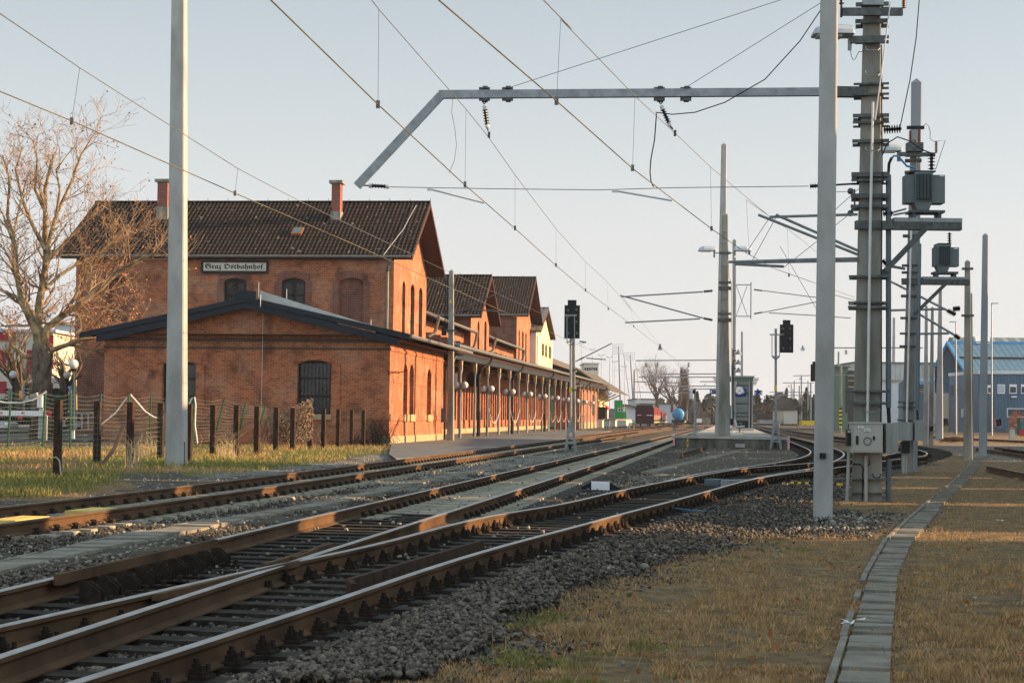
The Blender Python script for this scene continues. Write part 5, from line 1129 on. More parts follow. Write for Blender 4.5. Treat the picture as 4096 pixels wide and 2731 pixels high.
part(M4[0], 'guard_tube', 'alu', lambda b: b.tube([D(3646, 860, Y4-.35), D(3636, 1300, Y4-.35), D(3626, 1750, Y4-.35)], .035, 6))
part(M4[0], 'cross_arm', 'steel_dark', lambda b: b.bar(D(3590, 617, Y4-.3), D(3740, 619, Y4-.3), .12, .12))
part(M4[0], 'cross_arm', 'steel_dark', lambda b: b.bar(D(3626, 590, Y4-.3), D(3690, 590, Y4-.3), .3, .28))
part(M4[0], 'switch_bar', 'black', lambda b: b.bar(D(3628, 511, Y4-.3), D(3696, 511, Y4-.3), .12, .10))
for x, y0, y1 in ((3641, 522, 570), (3677, 520, 572), (3745, 565, 612)): part(M4[0], 'insulator', 'redins', lambda b: insul(b, D(x, y1, Y4-.3), D(x, y0, Y4-.3), .06, 8))
M5 = mast('tall blue-grey mast rising behind the lower transformer mast', (3630, 3669, 1888), (3645, 3687, 332), 'concrete_blue', rz=-13, ratio=.8)
M6 = mast('dark grey pointed mast left of the bright one, its foot on the cable trough path', (3853, 3891, 1843), (3859, 3881, 1048), 'concrete_dark', rz=-14)
M6b = mast('narrow mast half hidden behind the dark grey pointed mast', (3874, 3895, 1815), (3876, 3889, 1175), 'concrete_dark', rz=-14)
M7 = mast('bright blue-grey pointed mast at the end of the cable trough path', (3914, 3948, 1827), (3930, 3953, 942), 'concrete_blue', rz=-17)
M8 = mast('broad pale mast in front of the blue gable wall', (3741, 3773, 1762), (3755, 3769, 1160), 'concrete_blue', rz=-18)
M9 = mast('left one of a close pair of masts behind the path', (3690, 3713, 1782), (3700, 3711, 1225), 'concrete', rz=-14)
M10 = mast('right one of a close pair of masts, with a small black box', (3714, 3734, 1783), (3724, 3735, 1231), 'concrete_dark', rz=-14)
part(M10[0], 'control_box', 'black', lambda b: b.box(D(3724, 1714, M10[3]-.4), (.25, .2, .32)))
M11 = mast('far pale mast seen through the gap right of the cabinet mast', (3564, 3580, 1700), (3571, 3581, 1272), 'concrete_blue', rz=-12)
M12 = mast('far blue-grey mast in front of the green works hall', (3343, 3355, 1720), (3351, 3358, 1408), 'concrete_blue', rz=-12)
M13 = mast('far mast with yellow and black warning stripes at its foot', (3357, 3368, 1735), (3359, 3368, 1462), 'concrete_dark', rz=-12)
for k in range(10):
    part(M13[0], 'warning_stripe', 'yellow' if k % 2 else 'black', lambda b: b.box(D(3362.5, 1634+k*8, M13[3]-.5), (.34, .05, 8*M13[3]/F)))
MA = mast('weathered mast with two street lamps in front of the island platform', (2872, 2923, 1793), (2888, 2912, 860), 'concrete_dark', rz=-8)
MAb = mast('taller pale mast directly behind the two-lamp mast', (2858, 2899, 1789), (2885, 2907, 580), 'concrete', rz=-8)
MBk = mast('pale mast right of the two-lamp mast carrying a cross-braced frame', (2930, 2942, 1740), (2930, 2945, 962), 'concrete_blue', rz=-8)
MC = mast('distant pale mast on the island platform axis', (2960, 2974, 1697), (2964, 2972, 1328), 'concrete_blue', rz=-8)
MS = mast('mast with a yellow warning triangle at the station canopy', (1786, 1818, 1769), (1796, 1816, 1085), 'concrete_dark', rz=-8)
MG = mast('mast standing just behind the left light signal', (2288, 2303, 1728), (2288, 2300, 1345), 'concrete_dark', rz=-8, cap=False)
MW = mast('lone mast at the near end of the dark red wagons', (2531, 2541, 1688), (2534, 2540, 1480), 'concrete_dark', rz=-8)
MP = mast('short square post with a black box near the platform edge', (2773, 2785, 1790), (2776, 2784, 1552), 'steel', rz=-8, cap=False, name='steel_post', cat='post')
part(MP[0], 'switch_box', 'black', lambda b: b.box(D(2775, 1566, MP[3]-.1), (.12, .14, .22)))
for M, ys in ((MA, (1012, 1130, 1150, 1156, 1255, 1276, 1284)), (M6, (1075, 1262)), (MS, (1322, 1400)), (MG, (1480, 1560))):
    for y in ys: clampband(M, y, 7, .02)
t = part(MS[0], 'warning_sign', 'yellow', lambda b: b.prism([D(1796, 1211, MS[3]-.4), D(1807, 1211, MS[3]-.4), D(1801.5, 1196, MS[3]-.4)], V(0, .02, 0)))
part(MS[0], 'equipment_box', 'steel_dark', lambda b: b.box(D(1774, 1660, MS[3]-.6), (.3, .3, .85))); part(MS[0], 'side_box', 'box2', lambda b: b.box(D(1820, 1515, MS[3]+.2), (.25, .3, .7)))
part(MS[0], 'ladder_frame', 'frame', lambda b: (b.bar(D(1782, 1120, MS[3]), D(1780, 1325, MS[3]), .06), b.bar(D(1790, 1120, MS[3]), D(1788, 1325, MS[3]), .06), b.box(D(1776, 1325, MS[3]), (.3, .3, .5))))
for x0, x1, r in ((2793, 2864, 0), (2936, 3006, 1)):
    lamphead(x0, x1, 984, 1004, MA[3]-.2, bool(r), MA[0])
    part(MA[0], 'lamp_arm', 'steel', lambda b: (b.tube([D(2857 if not r else 2938, 1030, MA[3]-.2), D(2857 if not r else 2938, 1002, MA[3]-.2)], .05, 6), b.bar(D(2860 if not r else 2912, 1012, MA[3]-.2), D(2885 if not r else 2938, 1012, MA[3]-.2), .06, .06)))
part(MA[0], 'cable_pipe', 'cream', lambda b: b.tube([D(2915, 1050, MA[3]-.3), D(2918, 1110, MA[3]-.3), D(2927, 1130, MA[3]-.3), D(2926, 1500, MA[3]-.3), D(2928, 1790, MA[3]-.3)], .03, 5))
part(MA[0], 'control_box', 'black', lambda b: b.box(D(2927, 1687, MA[3]-.3), (.13, .15, .36)))
for x, y0 in ((2898, 922), (2898, 966), (2897, 1057), (2896, 1190), (2896, 1236)):
    part(MA[0], 'climbing_step', 'steel', lambda b: b.bar(D(x-11, y0+2, MA[3]-.3), D(x+12, y0+2, MA[3]-.3), .02, .08))
YB = MBk[3]
part(MBk[0], 'braced_frame', 'steel', lambda b: (b.bar(D(2930, 1139, YB), D(3004, 1139, YB), .1, .1), b.bar(D(2930, 1265, YB), D(3004, 1265, YB), .1, .1), b.bar(D(3004, 1128, YB), D(3003, 1276, YB), .1, .1), b.bar(D(2945, 1142, YB), D(2989, 1262, YB), .06), b.bar(D(2989, 1142, YB), D(2945, 1262, YB), .06)))
# ------------------------------------------------------------------ cabinets on the clamped mast
def cab(o, x0, x1, y0, y1, Y, dep, m, name='cabinet'):
    p, q = D(x0, y1, Y), D(x1, y0, Y); mb = MB(); mb.box(((p.x+q.x)/2, Y+dep/2, (p.z+q.z)/2), (q.x-p.x, dep, q.z-p.z)); return mb.build(name, MT[m], o)
mc = thing('meter_cabinet', 'pale grey cabinet with a round handle on the front of the clamped mast', 'cabinet', D(3470, 1809, Y3-.6)); Yc_ = Y3-.62
cab(mc, 3409, 3531, 1692, 1809, Yc_, .35, 'box', 'body'); cab(mc, 3406, 3534, 1688, 1694, Yc_-.03, .42, 'box', 'roof'); cab(mc, 3414, 3526, 1698, 1803, Yc_-.012, .015, 'box', 'door')
part(mc, 'handle', 'black', lambda b: b.tube([D(3470+15*math.cos(a), 1764+15*math.sin(a), Yc_-.03) for a in [k*math.pi/8 for k in range(17)]], .007, 5, cap=False))
cab(mc, 3424, 3434, 1743, 1777, Yc_-.03, .015, 'black', 'vent'); cab(mc, 3492, 3500, 1744, 1760, Yc_-.03, .015, 'black', 'lock_plate')
cab(mc, 3432, 3454, 1704, 1714, Yc_-.03, .012, 'white', 'label_plate'); lp_ = cab(mc, 3456, 3482, 1715, 1725, Yc_-.03, .012, 'white', 'label_plate')
text_mesh('Notstrom', 20*Y3/F, 6*Y3/F, lp_, D(3459, 1723, Yc_-.034), (1, 0, 0), MT['black'])
text_mesh('880', 14*Y3/F, 6*Y3/F, mc.children[-2] if False else mc, D(3436, 1712, Yc_-.034), (1, 0, 0), MT['redchain'])
t = thing('side_cabinet', 'streaked grey metal cabinet on the pipe right of the meter cabinet', 'cabinet', D(3567, 1811, Y3-.3)); cab(t, 3544, 3591, 1692, 1811, Y3-.5, .35, 'box2', 'body'); cab(t, 3588, 3593, 1690, 1812, Y3-.52, .4, 'box2', 'door')
cab(M3[0], 3389, 3411, 1718, 1782, Y3-.5, .2, 'black', 'junction_box'); cab(M3[0], 3391, 3409, 1721, 1730, Y3-.515, .014, 'box', 'box_label')
part(M3[0], 'lower_pipe', 'concrete', lambda b: (b.tube([P3(3464, 1822, .4), P3(3464, 2010, .4)], .035, 7), b.tube([P3(3396, 1800, .3), P3(3388, 2008, .3)], .035, 7)))
part(M3[0], 'loose_cable', 'black', lambda b: (b.tube([P3(3411, 1855, .35), P3(3440, 1856, .35), P3(3452, 1868, .35), P3(3449, 2000, .35)], .014, 5), b.tube([P3(3478, 1840, .35), P3(3480, 1855, .35), P3(3458, 1868, .38), P3(3450, 1895, .38), P3(3460, 1965, .38)], .014, 5), b.tube([P3(3490, 1892, .38), P3(3495, 1908, .38), P3(3515, 1912, .38), P3(3525, 1895, .35)], .012, 5)))
pp = thing('cable_riser_pipe', 'blue-grey riser pipe with a bent black cable top right of the clamped mast', 'pipe', P3(3554, 2003, .2))
part(pp, 'upper_pipe', 'pipe', lambda b: b.tube([P3(3554, 700, .1), P3(3554, 1630, .1)], .055, 10)); part(pp, 'lower_pipe', 'pipe', lambda b: b.tube([P3(3555, 1836, .1), P3(3553, 2003, .1)], .055, 10))
part(pp, 'cable', 'black', lambda b: (b.tube([P3(3553, 700, .1), P3(3556, 655, .1), P3(3566, 632, .1)], .03, 7), b.tube([P3(3554, 1630, .1), P3(3557, 1690, .15)], .04, 7)))
part(pp, 'blue_cable', 'tankblue', lambda b: b.tube([P3(3560, 640, .1), P3(3575, 624, .1), P3(3592, 624, .1), P3(3610, 645, .1), P3(3628, 665, .1), P3(3665, 672, .1)], .022, 6))
cab(M4[0], 3600, 3650, 1688, 1760, Y4-.7, .4, 'box2', 'cabinet'); cab(M4[0], 3659, 3692, 1679, 1762, Y4-.6, .4, 'box2', 'cabinet'); cab(M4[0], 3609, 3639, 1766, 1812, Y4-.8, .3, 'black', 'cabinet')
part(M4[0], 'cable_pipe', 'box', lambda b: (b.tube([D(3616, 1822, Y4-.5), D(3615, 1895, Y4-.5)], .04, 6), b.tube([D(3625, 1822, Y4-.5), D(3625, 1895, Y4-.5)], .04, 6)))
lamphead(3522, 3605, 571, 606, Y4+1, False, M4[0]); part(M4[0], 'lamp_stem', 'pipe', lambda b: b.tube([D(3596, 645, Y4+1), D(3596, 595, Y4+1)], .07, 7))
t = thing('riser_pipe', 'slim blue-grey pipe up the lower transformer mast', 'pipe', D(3677, 1680, Y4-.3)); part(t, 'pipe', 'pipe', lambda b: b.tube([D(3678, 975, Y4-.3), D(3670, 1640, Y4-.3)], .06, 8)); part(t, 'cable', 'black', lambda b: b.tube([D(3669, 1640, Y4-.3), D(3671, 1680, Y4-.35)], .035, 6))
part(M3[0], 'strut_insulator', 'rubber', lambda b: (insul(b, P3(3535, 520, .1), P3(3605, 515, .1), .09, 7), insul(b, P3(3530, 1040, 0), P3(3549, 1062, 0), .09, 5), insul(b, P3(3533, 856, .1), P3(3570, 852, .1), .07, 5)))
part(M3[0], 'stay', 'steel', lambda b: (b.tube([P3(3570, 850, .1), P3(3625, 835, .1)], .02, 5), b.tube([P3(3572, 860, .1), P3(3628, 850, .1)], .02, 5), b.tube([P3(3549, 1062, 0), P3(3620, 1075, 0)], .03, 5)))
part(M3[0], 'ball_insulator', 'steel_dark', lambda b: (b.sphere(P3(3402, 765, .1), .065, 10), b.sphere(P3(3402, 853, .1), .065, 10), b.bar(P3(3418, 757, .1), P3(3419, 845, .1), .03, .03), b.tube([P3(3410, 796, .1), P3(3434, 795, .1)], .02, 5)))
# ------------------------------------------------------------------ cantilevers and wires
def wires(name, label, cat, lines, r, m='wire', ins=(), thingloc=None, parts='wire', group=None):
    o = thing(name, label, cat, thingloc or lines[0][0], 0, group)
    for ln in lines: part(o, parts, m, lambda b: b.tube(ln, r, 6))
    for p, q, rr in ins: part(o, 'insulator', 'rubber', lambda b: insul(b, p, q, rr, 6, core=rr*.5))
    return o
c3 = [[D(*p, Y3-.2) for p in l] for l in ([(3033, 859), (3430, 1018)], [(3103, 859), (3430, 1002)], [(3078, 868), (3430, 858)], [(2914, 1048), (3270, 1037), (3430, 1034)], [(2950, 1050), (3430, 1043)], [(2939, 1056), (3135, 1066)])]
wires('cantilever', 'bundle of grey cantilever tubes reaching left from the clamped mast', 'cantilever', c3, .028, 'steel', parts='tube')
YA = MA[3]
wires('cantilever', 'thin three-tube cantilever left of the two-lamp mast', 'cantilever', [[D(2485, 1187, YA), D(2812, 1167, YA)], [D(2480, 1181, YA), D(2812, 1272, YA)], [D(2500, 1290, YA), D(2800, 1275, YA)]], .04, 'steel', [(D(2815, 1166, YA), D(2850, 1163, YA), .1), (D(2814, 1273, YA), D(2850, 1280, YA), .1)], parts='tube')
wires('cantilever', 'thin cantilever right of the cross-braced frame', 'cantilever', [[D(3050, 1162, YB), D(3268, 1190, YB)], [D(3050, 1250, YB), D(3268, 1207, YB)], [D(3076, 1251, YB), D(3268, 1262, YB), D(3403, 1272, YB)]], .05, 'steel', [(D(3016, 1158, YB), D(3049, 1163, YB), .12), (D(3016, 1255, YB), D(3049, 1249, YB), .12)], parts='tube')
YG_ = MG[3]
wires('cantilever', 'dark slanting cantilever beside the left light signal', 'cantilever', [[D(2302, 1446, YG_), D(2447, 1373, YG_)], [D(2345, 1432, YG_), D(2424, 1438, YG_)]], .06, 'steel_dark', [(D(2318, 1438, YG_), D(2335, 1429, YG_), .14), (D(2318, 1365, YG_), D(2345, 1369, YG_), .12)], parts='tube')
wires('cantilever', 'dark cantilever with ribbed insulators on the canopy mast', 'cantilever', [[D(1820, 1250, MS[3]), D(2070, 1138, MS[3])], [D(1890, 1238, MS[3]), D(2010, 1246, MS[3])]], .045, 'steel_dark', [(D(1848, 1250, MS[3]), D(1876, 1240, MS[3]), .13), (D(1850, 1124, MS[3]), D(1882, 1132, MS[3]), .10)], parts='tube')
wires('cantilever', 'long pale cantilever reaching left from the dark pointed mast', 'cantilever', [[D(3562, 1125, M6[3]), D(3790, 1242, M6[3])], [D(3562, 1241, M6[3]), D(3780, 1236, M6[3])], [D(3840, 1232, M6[3]), D(3812, 1236, M6[3])], [D(3680, 1258, M6[3]), D(3818, 1340, M6[3])], [D(3680, 1335, M6[3]), D(3795, 1333, M6[3])]], .05, 'steel', [(D(3790, 1242, M6[3]), D(3822, 1258, M6[3]), .13), (D(3812, 1236, M6[3]), D(3840, 1233, M6[3]), .12), (D(3818, 1340, M6[3]), D(3838, 1354, M6[3]), .12)], parts='tube')
def catenary(label, con, mes, drops, zc, r=.0085):
    C = []
    for (x, y), z in zip(con, zc): C.append(G(x, y, z))
    def cp_at(px, py):   # world Y on the contact wire nearest to the pixel
        best = None
        for (a, za), (b, zb) in zip(zip(con, zc), list(zip(con, zc))[1:]):
            if min(a[1], b[1])-8 <= py <= max(a[1], b[1])+8:
                t_ = (py-a[1])/(b[1]-a[1]+1e-9); pa, pb = G(*a, za), G(*b, zb)
                p = D(px, py, 1); 
                # intersect in the image: world y via 1/Y interpolation
                Yv = 1/((1-t_)/pa.y+t_/pb.y); best = D(px, py, Yv)
        return best
    o = thing('overhead_line', label, 'overhead line', C[0])
    part(o, 'contact_wire', 'wire', lambda b: b.tube(C, r, 6))
    ms = []
    for (mx_, my_), (cx_, cy_) in drops:
        c = cp_at(cx_, cy_)
        if c is None: continue
        m__ = D(mx_, my_, c.y); ms.append(m__); part(o, 'dropper', 'wire2', lambda b: (b.tube([c, m__], r*.45, 4), b.box(c, (.05, .05, .1))))
    for (x, y, Y) in mes: ms.append(D(x, y, Y))
    ms.sort(key=lambda p: p.y); part(o, 'messenger_wire', 'wire2', lambda b: b.tube(ms, r*.75, 5))
    return o
catenary('golden contact line running diagonally down to the two-lamp mast, hung left of the beam insulator', [(1070, -12), (1512, 418), (1846, 728), (2060, 914), (2224, 1062), (2342, 1161), (2508, 1285), (2640, 1388), (2800, 1512)],
         [(1480, -8, 19), (1954, 549, Y3), (2490, 1188, YA), (2630, 1370, 118), (2720, 1470, 160)], [((1515, 38), (1512, 418)), ((1864, 437), (1860, 738)), ((2060, 700), (2060, 912)), ((2224, 915), (2224, 1060)), ((2342, 1047), (2342, 1160)), ((2427, 1125), (2433, 1235)), ((2525, 1240), (2535, 1305))], [5.66, 5.66, 5.66, 5.7, 5.8, 5.95, 6.2, 6.2, 6.2])
catenary('darker contact line to the right of the golden one, crossing the long cross beam', [(1740, -12), (2226, 404), (2530, 674), (2844, 914), (2975, 1005), (3086, 1070), (3268, 1135), (3420, 1190)],
         [(2165, -8, 17), (2285, 115, 20), (2697, 530, Y3), (3070, 860, Y3+7), (3195, 950, 60), (3268, 1010, 70)], [((2243, 78), (2226, 404)), ((2540, 385), (2530, 672)), ((2842, 668), (2846, 914)), ((2985, 800), (2997, 1010)), ((3150, 917), (3156, 1100))], [5.6, 5.6, 5.65, 5.75, 5.8, 5.9, 6.0, 6.1])
catenary('left contact line passing the left mast and in front of the tiled roof', [(-10, 362), (287, 484), (940, 773), (1410, 975), (1810, 1155), (2350, 1395)],
         [(-10, 48, 20), (1200, 805, 49), (1740, 1062, 88), (2180, 1260, 160)], [((319, 272), (287, 484)), ((952, 675), (940, 773))], [6.2, 6.2, 6.0, 5.9, 5.9, 5.9], r=.010)
def line(name, label, pts, r, m='wire2', cat='wire'):
    r = r*.8; mb = MB(); mb.tube(pts, r, 5); return mb.build(name, MT[m], label=label, cat=cat)
line('stay_wire', 'thin stay wire rising right from the long beam to the mast top, the left one', [D(2035, 352, Y3), D(3150, -8, Y3-2)], .008)
line('stay_wire', 'thin stay wire rising steeply to the near right mast, the right one', [D(2748, 348, Y3), D(3290, 8, Y3-2)], .008)
line('jumper_cable', 'black sagging jumper cable looping from the right beam insulator to the near mast', [D(2622, 450, Y3), D(2690, 458, Y3), D(2780, 450, Y3), D(2900, 410, Y3-.5), D(3060, 318, Y3-1), D(3200, 165, Y3-1.5), D(3285, 38, Y3-2)], .014, 'black')
line('jumper_cable', 'short wavy black cable dropping to the darker contact line', [D(2626, 455, Y3), D(2618, 560, Y3), D(2603, 640, Y3), D(2600, 690, Y3), D(2604, 725, Y3), D(2614, 748, Y3)], .016, 'black')
line('jumper_cable', 'thin curly wire hanging under the bent arm of the beam', [D(1811, 396, Y3), D(1807, 450, Y3), D(1820, 520, Y3), D(1826, 580, Y3), D(1818, 640, Y3), D(1797, 692, Y3)], .007)
line('high_voltage_cable', 'dark cable falling from the top edge to the ribbed insulator right of the clamped mast', [P3(3678, -10, .2), P3(3665, 150, .2), P3(3640, 320, .2), P3(3600, 510, .2)], .014, 'black')
line('operating_rod', 'long pale rod slanting down the right side of the clamped mast', [P3(3562, 10, .4), P3(3535, 220, .4), P3(3500, 480, .4)], .02, 'alu')
line('high_voltage_cable', 'black cable bundle between the clamped mast and the larger transformer', [P3(3530, 620, .2), P3(3548, 575, .2), P3(3590, 548, .2), P3(3640, 565, .2), P3(3690, 600, .2), P3(3725, 613, .1)], .017, 'black')
line('high_voltage_cable', 'thin looped cable right of the brown insulators', [D(3695, 505, Y4-.3), D(3702, 495, Y4-.3), D(3715, 505, Y4-.3), D(3721, 530, Y4-.3), D(3720, 555, Y4-.3), D(3735, 566, Y4-.3), D(3781, 562, Y4-.3), D(3742, 680, Y4-.3)], .012, 'black')
for i, (p, q, Y) in enumerate((((3268, 770), (3402, 766), 0), ((3268, 905), (3434, 755), 0), ((3268, 960), (3402, 853), 0), ((3264, 1160), (3432, 1205), 3), ((3134, 1070), (3268, 965), 0), ((2985, 1010), (3080, 868), 0), ((3010, 1040), (3105, 868), 0), ((3120, 985), (3268, 1240), 12))):
    line('catenary_wire', 'thin bare wire in the knot of lines behind the near right mast', [D(*p, Y3+Y), D(*q, Y3+Y)], .008)['group'] = 'wires behind the near right mast'
for i, (x0, x1, y0, y1, Y, hang) in enumerate(((2543, 2870, 1442, 1440, 150, (2584, 2630, 2755)), (2635, 2866, 1496, 1495, 210, (2661, 2703)), (2540, 2727, 1526, 1531, 250, (2604, 2712)), (2554, 2866, 1508, 1508, 230, ()), (2800, 2868, 1526, 1526, 260, (2820,)), (2645, 2868, 1544, 1544, 300, ()), (2732, 2868, 1555, 1555, 330, ()), (2540, 2750, 1568, 1571, 360, ()),
                                            (3335, 3690, 1391, 1391, M9[3], (3384,)), (3173, 3262, 1503, 1501, 210, (3200,)), (3131, 3255, 1531, 1531, 240, (3156,)), (3078, 3250, 1568, 1568, 290, ()), (3062, 3200, 1581, 1581, 320, ()), (3330, 3440, 1499, 1500, 150, ()))):
    t = thing('cross_beam', 'thin distant steel beam spanning the tracks '+('left of the two-lamp mast, number %s from the top' % ['one', 'two', 'four', 'three', 'five', 'six', 'seven', 'eight'][i] if i < 8 else 'right of the near concrete mast in front of the masts pair' if i == 8 else 'right of the elevator shaft, number %s from the top' % ['one', 'two', 'three', 'four'][i-9] if i < 13 else 'beside the striped mast'), 'catenary beam', D(x0, y0, Y), 0, 'distant beams over the tracks')
    part(t, 'beam', 'steel', lambda b: b.bar(D(x0, y0, Y), D(x1, y1, Y), .18, 4.2*Y/F if i < 9 else 3*Y/F))
    for hx in hang: part(t, 'insulator', 'rubber', lambda b: insul(b, D(hx, y0+(26 if Y < 160 else 16), Y), D(hx, y0+8, Y), .16, 4))
far = [(3203, 3208, 1503, 1704), (3175, 3179, 1522, 1701), (3163, 3167, 1536, 1699), (3170, 3174, 1555, 1700), (3195, 3200, 1542, 1703), (3230, 3234, 1523, 1706), (3240, 3246, 1530, 1709), (3145, 3150, 1547, 1698), (3056, 3060, 1582, 1696), (3128, 3134, 1570, 1696), (2770-5, 2768, 1650, 1692)]
for i, (x0, x1, yt, yb) in enumerate(far):
    mast('far grey mast in the row of masts right of the elevator shaft', (x0-.6, x1+.6, yb), (x0, x1, yt), 'concrete_blue', rz=-8, group='far masts beyond the island platform', cap=False)
# left lamp-standard light masts and stadium masts far behind
def far_lamp(x, y0, y1, Y, label, heads=2, w=18):
    t = thing('street_lamp', label, 'street lamp', D(x, y1, Y), 0, 'tall lamps behind the freight shed')
    part(t, 'pole', 'steel', lambda b: b.tube([D(x, y1, Y), D(x, y0, Y)], [1.1*Y/F, .8*Y/F], 6))
    for s in ((-1, 1) if heads == 2 else (1,)): part(t, 'lamp_head', 'lamphead', lambda b: b.bar(D(x+s*2, y0, Y), D(x+s*w*.7, y0-3, Y), .5, 2.6*Y/F))
for i, (x, y0, y1) in enumerate(((2326, 1374, 1640), (2369, 1399, 1640), (2405, 1422, 1650), (2438, 1430, 1650), (2459, 1447, 1660), (2497, 1467, 1665), (2551, 1480, 1690))):
    far_lamp(x, y0, y1, 380, ['tallest twin-headed lamp just right of the left light signal', 'twin-headed lamp above the slanting cantilever', 'third twin-headed lamp from the left light signal', 'twin-headed lamp above the end of the shed ridge', 'small twin-headed lamp in front of the floodlight mast', 'small twin-headed lamp over the green container', 'twin-headed lamp beside the lone mast'][i])
for i, (x, yt, yb, lean, lb) in enumerate(((2474, 1376, 1560, 6, 'taller stadium floodlight mast, the left of the two'), (2521, 1410, 1560, 10, 'lower stadium floodlight mast, the right of the two'))):
    Y = 620; t = thing('floodlight_mast', lb, 'floodlight mast', D(x, yb+90, Y)); u = Y/F
    part(t, 'column', 'concrete_blue', lambda b: (b.tube([D(x+lean*1.2, yb+60, Y), D(x, yt+10, Y)], [3*u, 2.2*u], 6), b.tube([D(x+50, yb+80, Y), D(x+20, yt+38, Y)], [1.4*u, 1*u], 5), b.bar(D(x-25, yt+105, Y), D(x+28, yt+105, Y), u*.8), b.tube([D(x-22, yb+60, Y), D(x-24, yt+30, Y)], u*.6, 4)))
    for r in range(5 if i == 0 else 4):
        part(t, 'lamp_row', 'white', lambda b: (b.bar(D(x-24, yt+3+r*9, Y), D(x+20, yt+1+r*9, Y), u*.7), [b.box(D(x-23+k*8, yt+1+r*9, Y-.3), (3.6*u, .5, 4*u)) for k in range(6)]))
# ------------------------------------------------------------------ light signals
def signal(label, x, ybase, head, pole, cap, brackets=True, red=None, flare=True):
    Y = YG(x, ybase); t = thing('light_signal', label, 'light signal', D(x, ybase, Y)); u = Y/F
    hx0, hx1, hy0, hy1 = head; cab(t, hx0, hx1, hy0, hy1, Y-.1, .12, 'black', 'backboard'); cab(t, *cap, Y-.1, .1, 'black', 'top_board')
    part(t, 'pole', 'steel', lambda b: b.tube([D(x, ybase-(75 if flare else 0), Y), D(x, pole, Y)], 5*u if flare else 2*u, 8))
    if flare:
        part(t, 'base_frame', 'steel', lambda b: [b.bar(D(x+s*21, ybase, Y), D(x+s*4, ybase-115, Y), 7*u, .12) for s in (-1, 1)]+[b.bar(D(x-12, ybase-52, Y), D(x+12, ybase-52, Y), .08, 8*u), b.bar(D(x-16, ybase-30, Y), D(x+16, ybase-30, Y), .08, 6*u)])
        cab(t, x-8, x+4, ybase-28, ybase-6, Y-.3, .15, 'black', 'control_box'); cab(t, x-6, x+5, ybase-125-130, ybase-105-130, Y-.2, .03, 'yellow', 'warning_plate')
    if brackets:
        part(t, 'ladder_cage', 'steel', lambda b: (b.bar(D(x-15, hy1+15, Y-.3), D(x-15, hy0+42, Y-.3), .04), b.bar(D(x+15, hy1+15, Y-.3), D(x+15, hy0+42, Y-.3), .04), b.bar(D(x-15, hy1+15, Y-.3), D(x+15, hy1+15, Y-.3), .05, .06), b.bar(D(x-15, hy1+15, Y-.3), D(x-2, hy1+26, Y-.1), .05), b.bar(D(x+15, hy1+15, Y-.3), D(x+2, hy1+26, Y-.1), .05), b.bar(D(x-24, hy0+40, Y-.3), D(x+24, hy0+40, Y-.3), .05, .07)))
        part(t, 'lamp_back', 'steel_dark', lambda b: [b.lathe(D(hx0+(hx1-hx0)*fx, hy0+(hy1-hy0)*fy, Y-.2), [(4*u, 0), (5.5*u, .1)], 8, axis=(0, 1, 0)) for fx, fy in ((.22, .15), (.76, .14), (.24, .35), (.76, .5), (.78, .85), (.25, .85))])
    if red: part(t, 'red_lamp', 'lampred', lambda b: b.lathe(D(*red, Y-.25), [(3.8*u, 0), (3.8*u, .1)], 10, axis=(0, 1, 0)))
    return t
signal('black light signal seen from behind on a splayed foot beside the station tracks', 2283, 1803, (2257, 2320, 1221, 1353), 1238, (2271, 2306, 1200, 1222))
signal('black light signal seen from behind in front of the island platform', 3103, 1796, (3120, 3174, 1298, 1410), 1314, (3132, 3162, 1280, 1299))
t = signal('black signal head peeping out left of the near right mast', 3262, 1757, (3243, 3290, 1457, 1525), 1460, (3250, 3280, 1446, 1458), brackets=False, flare=False)
for x, yb, h, lb in ((2847, 1692, (2843, 2852, 1618, 1642), 'small signal showing red under the left station sign'), (3064, 1699, (3060, 3068, 1621, 1644), 'small signal showing red, the left of the two right of the elevator shaft'), (3117, 1702, (3113, 3121, 1622, 1646), 'small signal showing red just right of the signal pole')):
    signal(lb, x, yb, h, h[3]-5, (h[0]+2, h[1]-2, h[2]-3, h[2]+1), brackets=False, flare=False, red=(x, h[2]+13))
# ------------------------------------------------------------------ island platform
Yp = YG(2870, 1789); ip = thing('island_platform', 'concrete island platform with stained front wall between the tracks', 'platform', G(2870, 1789, 0))
zt = D(2870, 1741, Yp).z; A_, B_ = D(2693, 1739, Yp), D(3148, 1742, Yp-3.5)
fl, frr = V(A_.x, A_.y, 0), V(B_.x, B_.y, 0)
far_l, far_r = V(G(2862, 1695, zt).x, G(2862, 1695, zt).y, 0), V(G(3010, 1697, zt).x, G(2862, 1695, zt).y, 0)
Lf = [fl]+[V(p.x+1.7, p.y, 0) for p in RW['R3'] if fl.y+3 < p.y < 330]; Rr = [frr]+[V(p.x-1.6, p.y, 0) for p in RW['D1'] if frr.y+3 < p.y < 330]
mb = MB(); ring = Lf+Rr[::-1]
mb.add([p+V(0, 0, zt-.16) for p in ring]+[p+V(0, 0, -.2) for p in ring], [(i, (i+1) % len(ring), (i+1) % len(ring)+len(ring), i+len(ring)) for i in range(len(ring))]); mb.build('platform_wall', mat('stained_concrete', (.06, .06, .045), .9, col2=(.17, .165, .14), scale=1.5, stretch=(1.5, 1.5, .5), detail=8), ip)
mb = MB(); Yc2 = sorted(set([p.y for p in Lf[1:]])); 
def edge_x(E, y): return float(np.interp(y, [p.y for p in E], [p.x for p in E]))
ysq = [frr.y+.01]+[y for y in Yc2 if y > frr.y+1]
mb.poly([Lf[0]+V(0, -.08, zt), Rr[0]+V(.1, -.08, zt), V(edge_x(Rr, ysq[1]), ysq[1], zt), V(edge_x(Lf, ysq[1]), ysq[1], zt)])
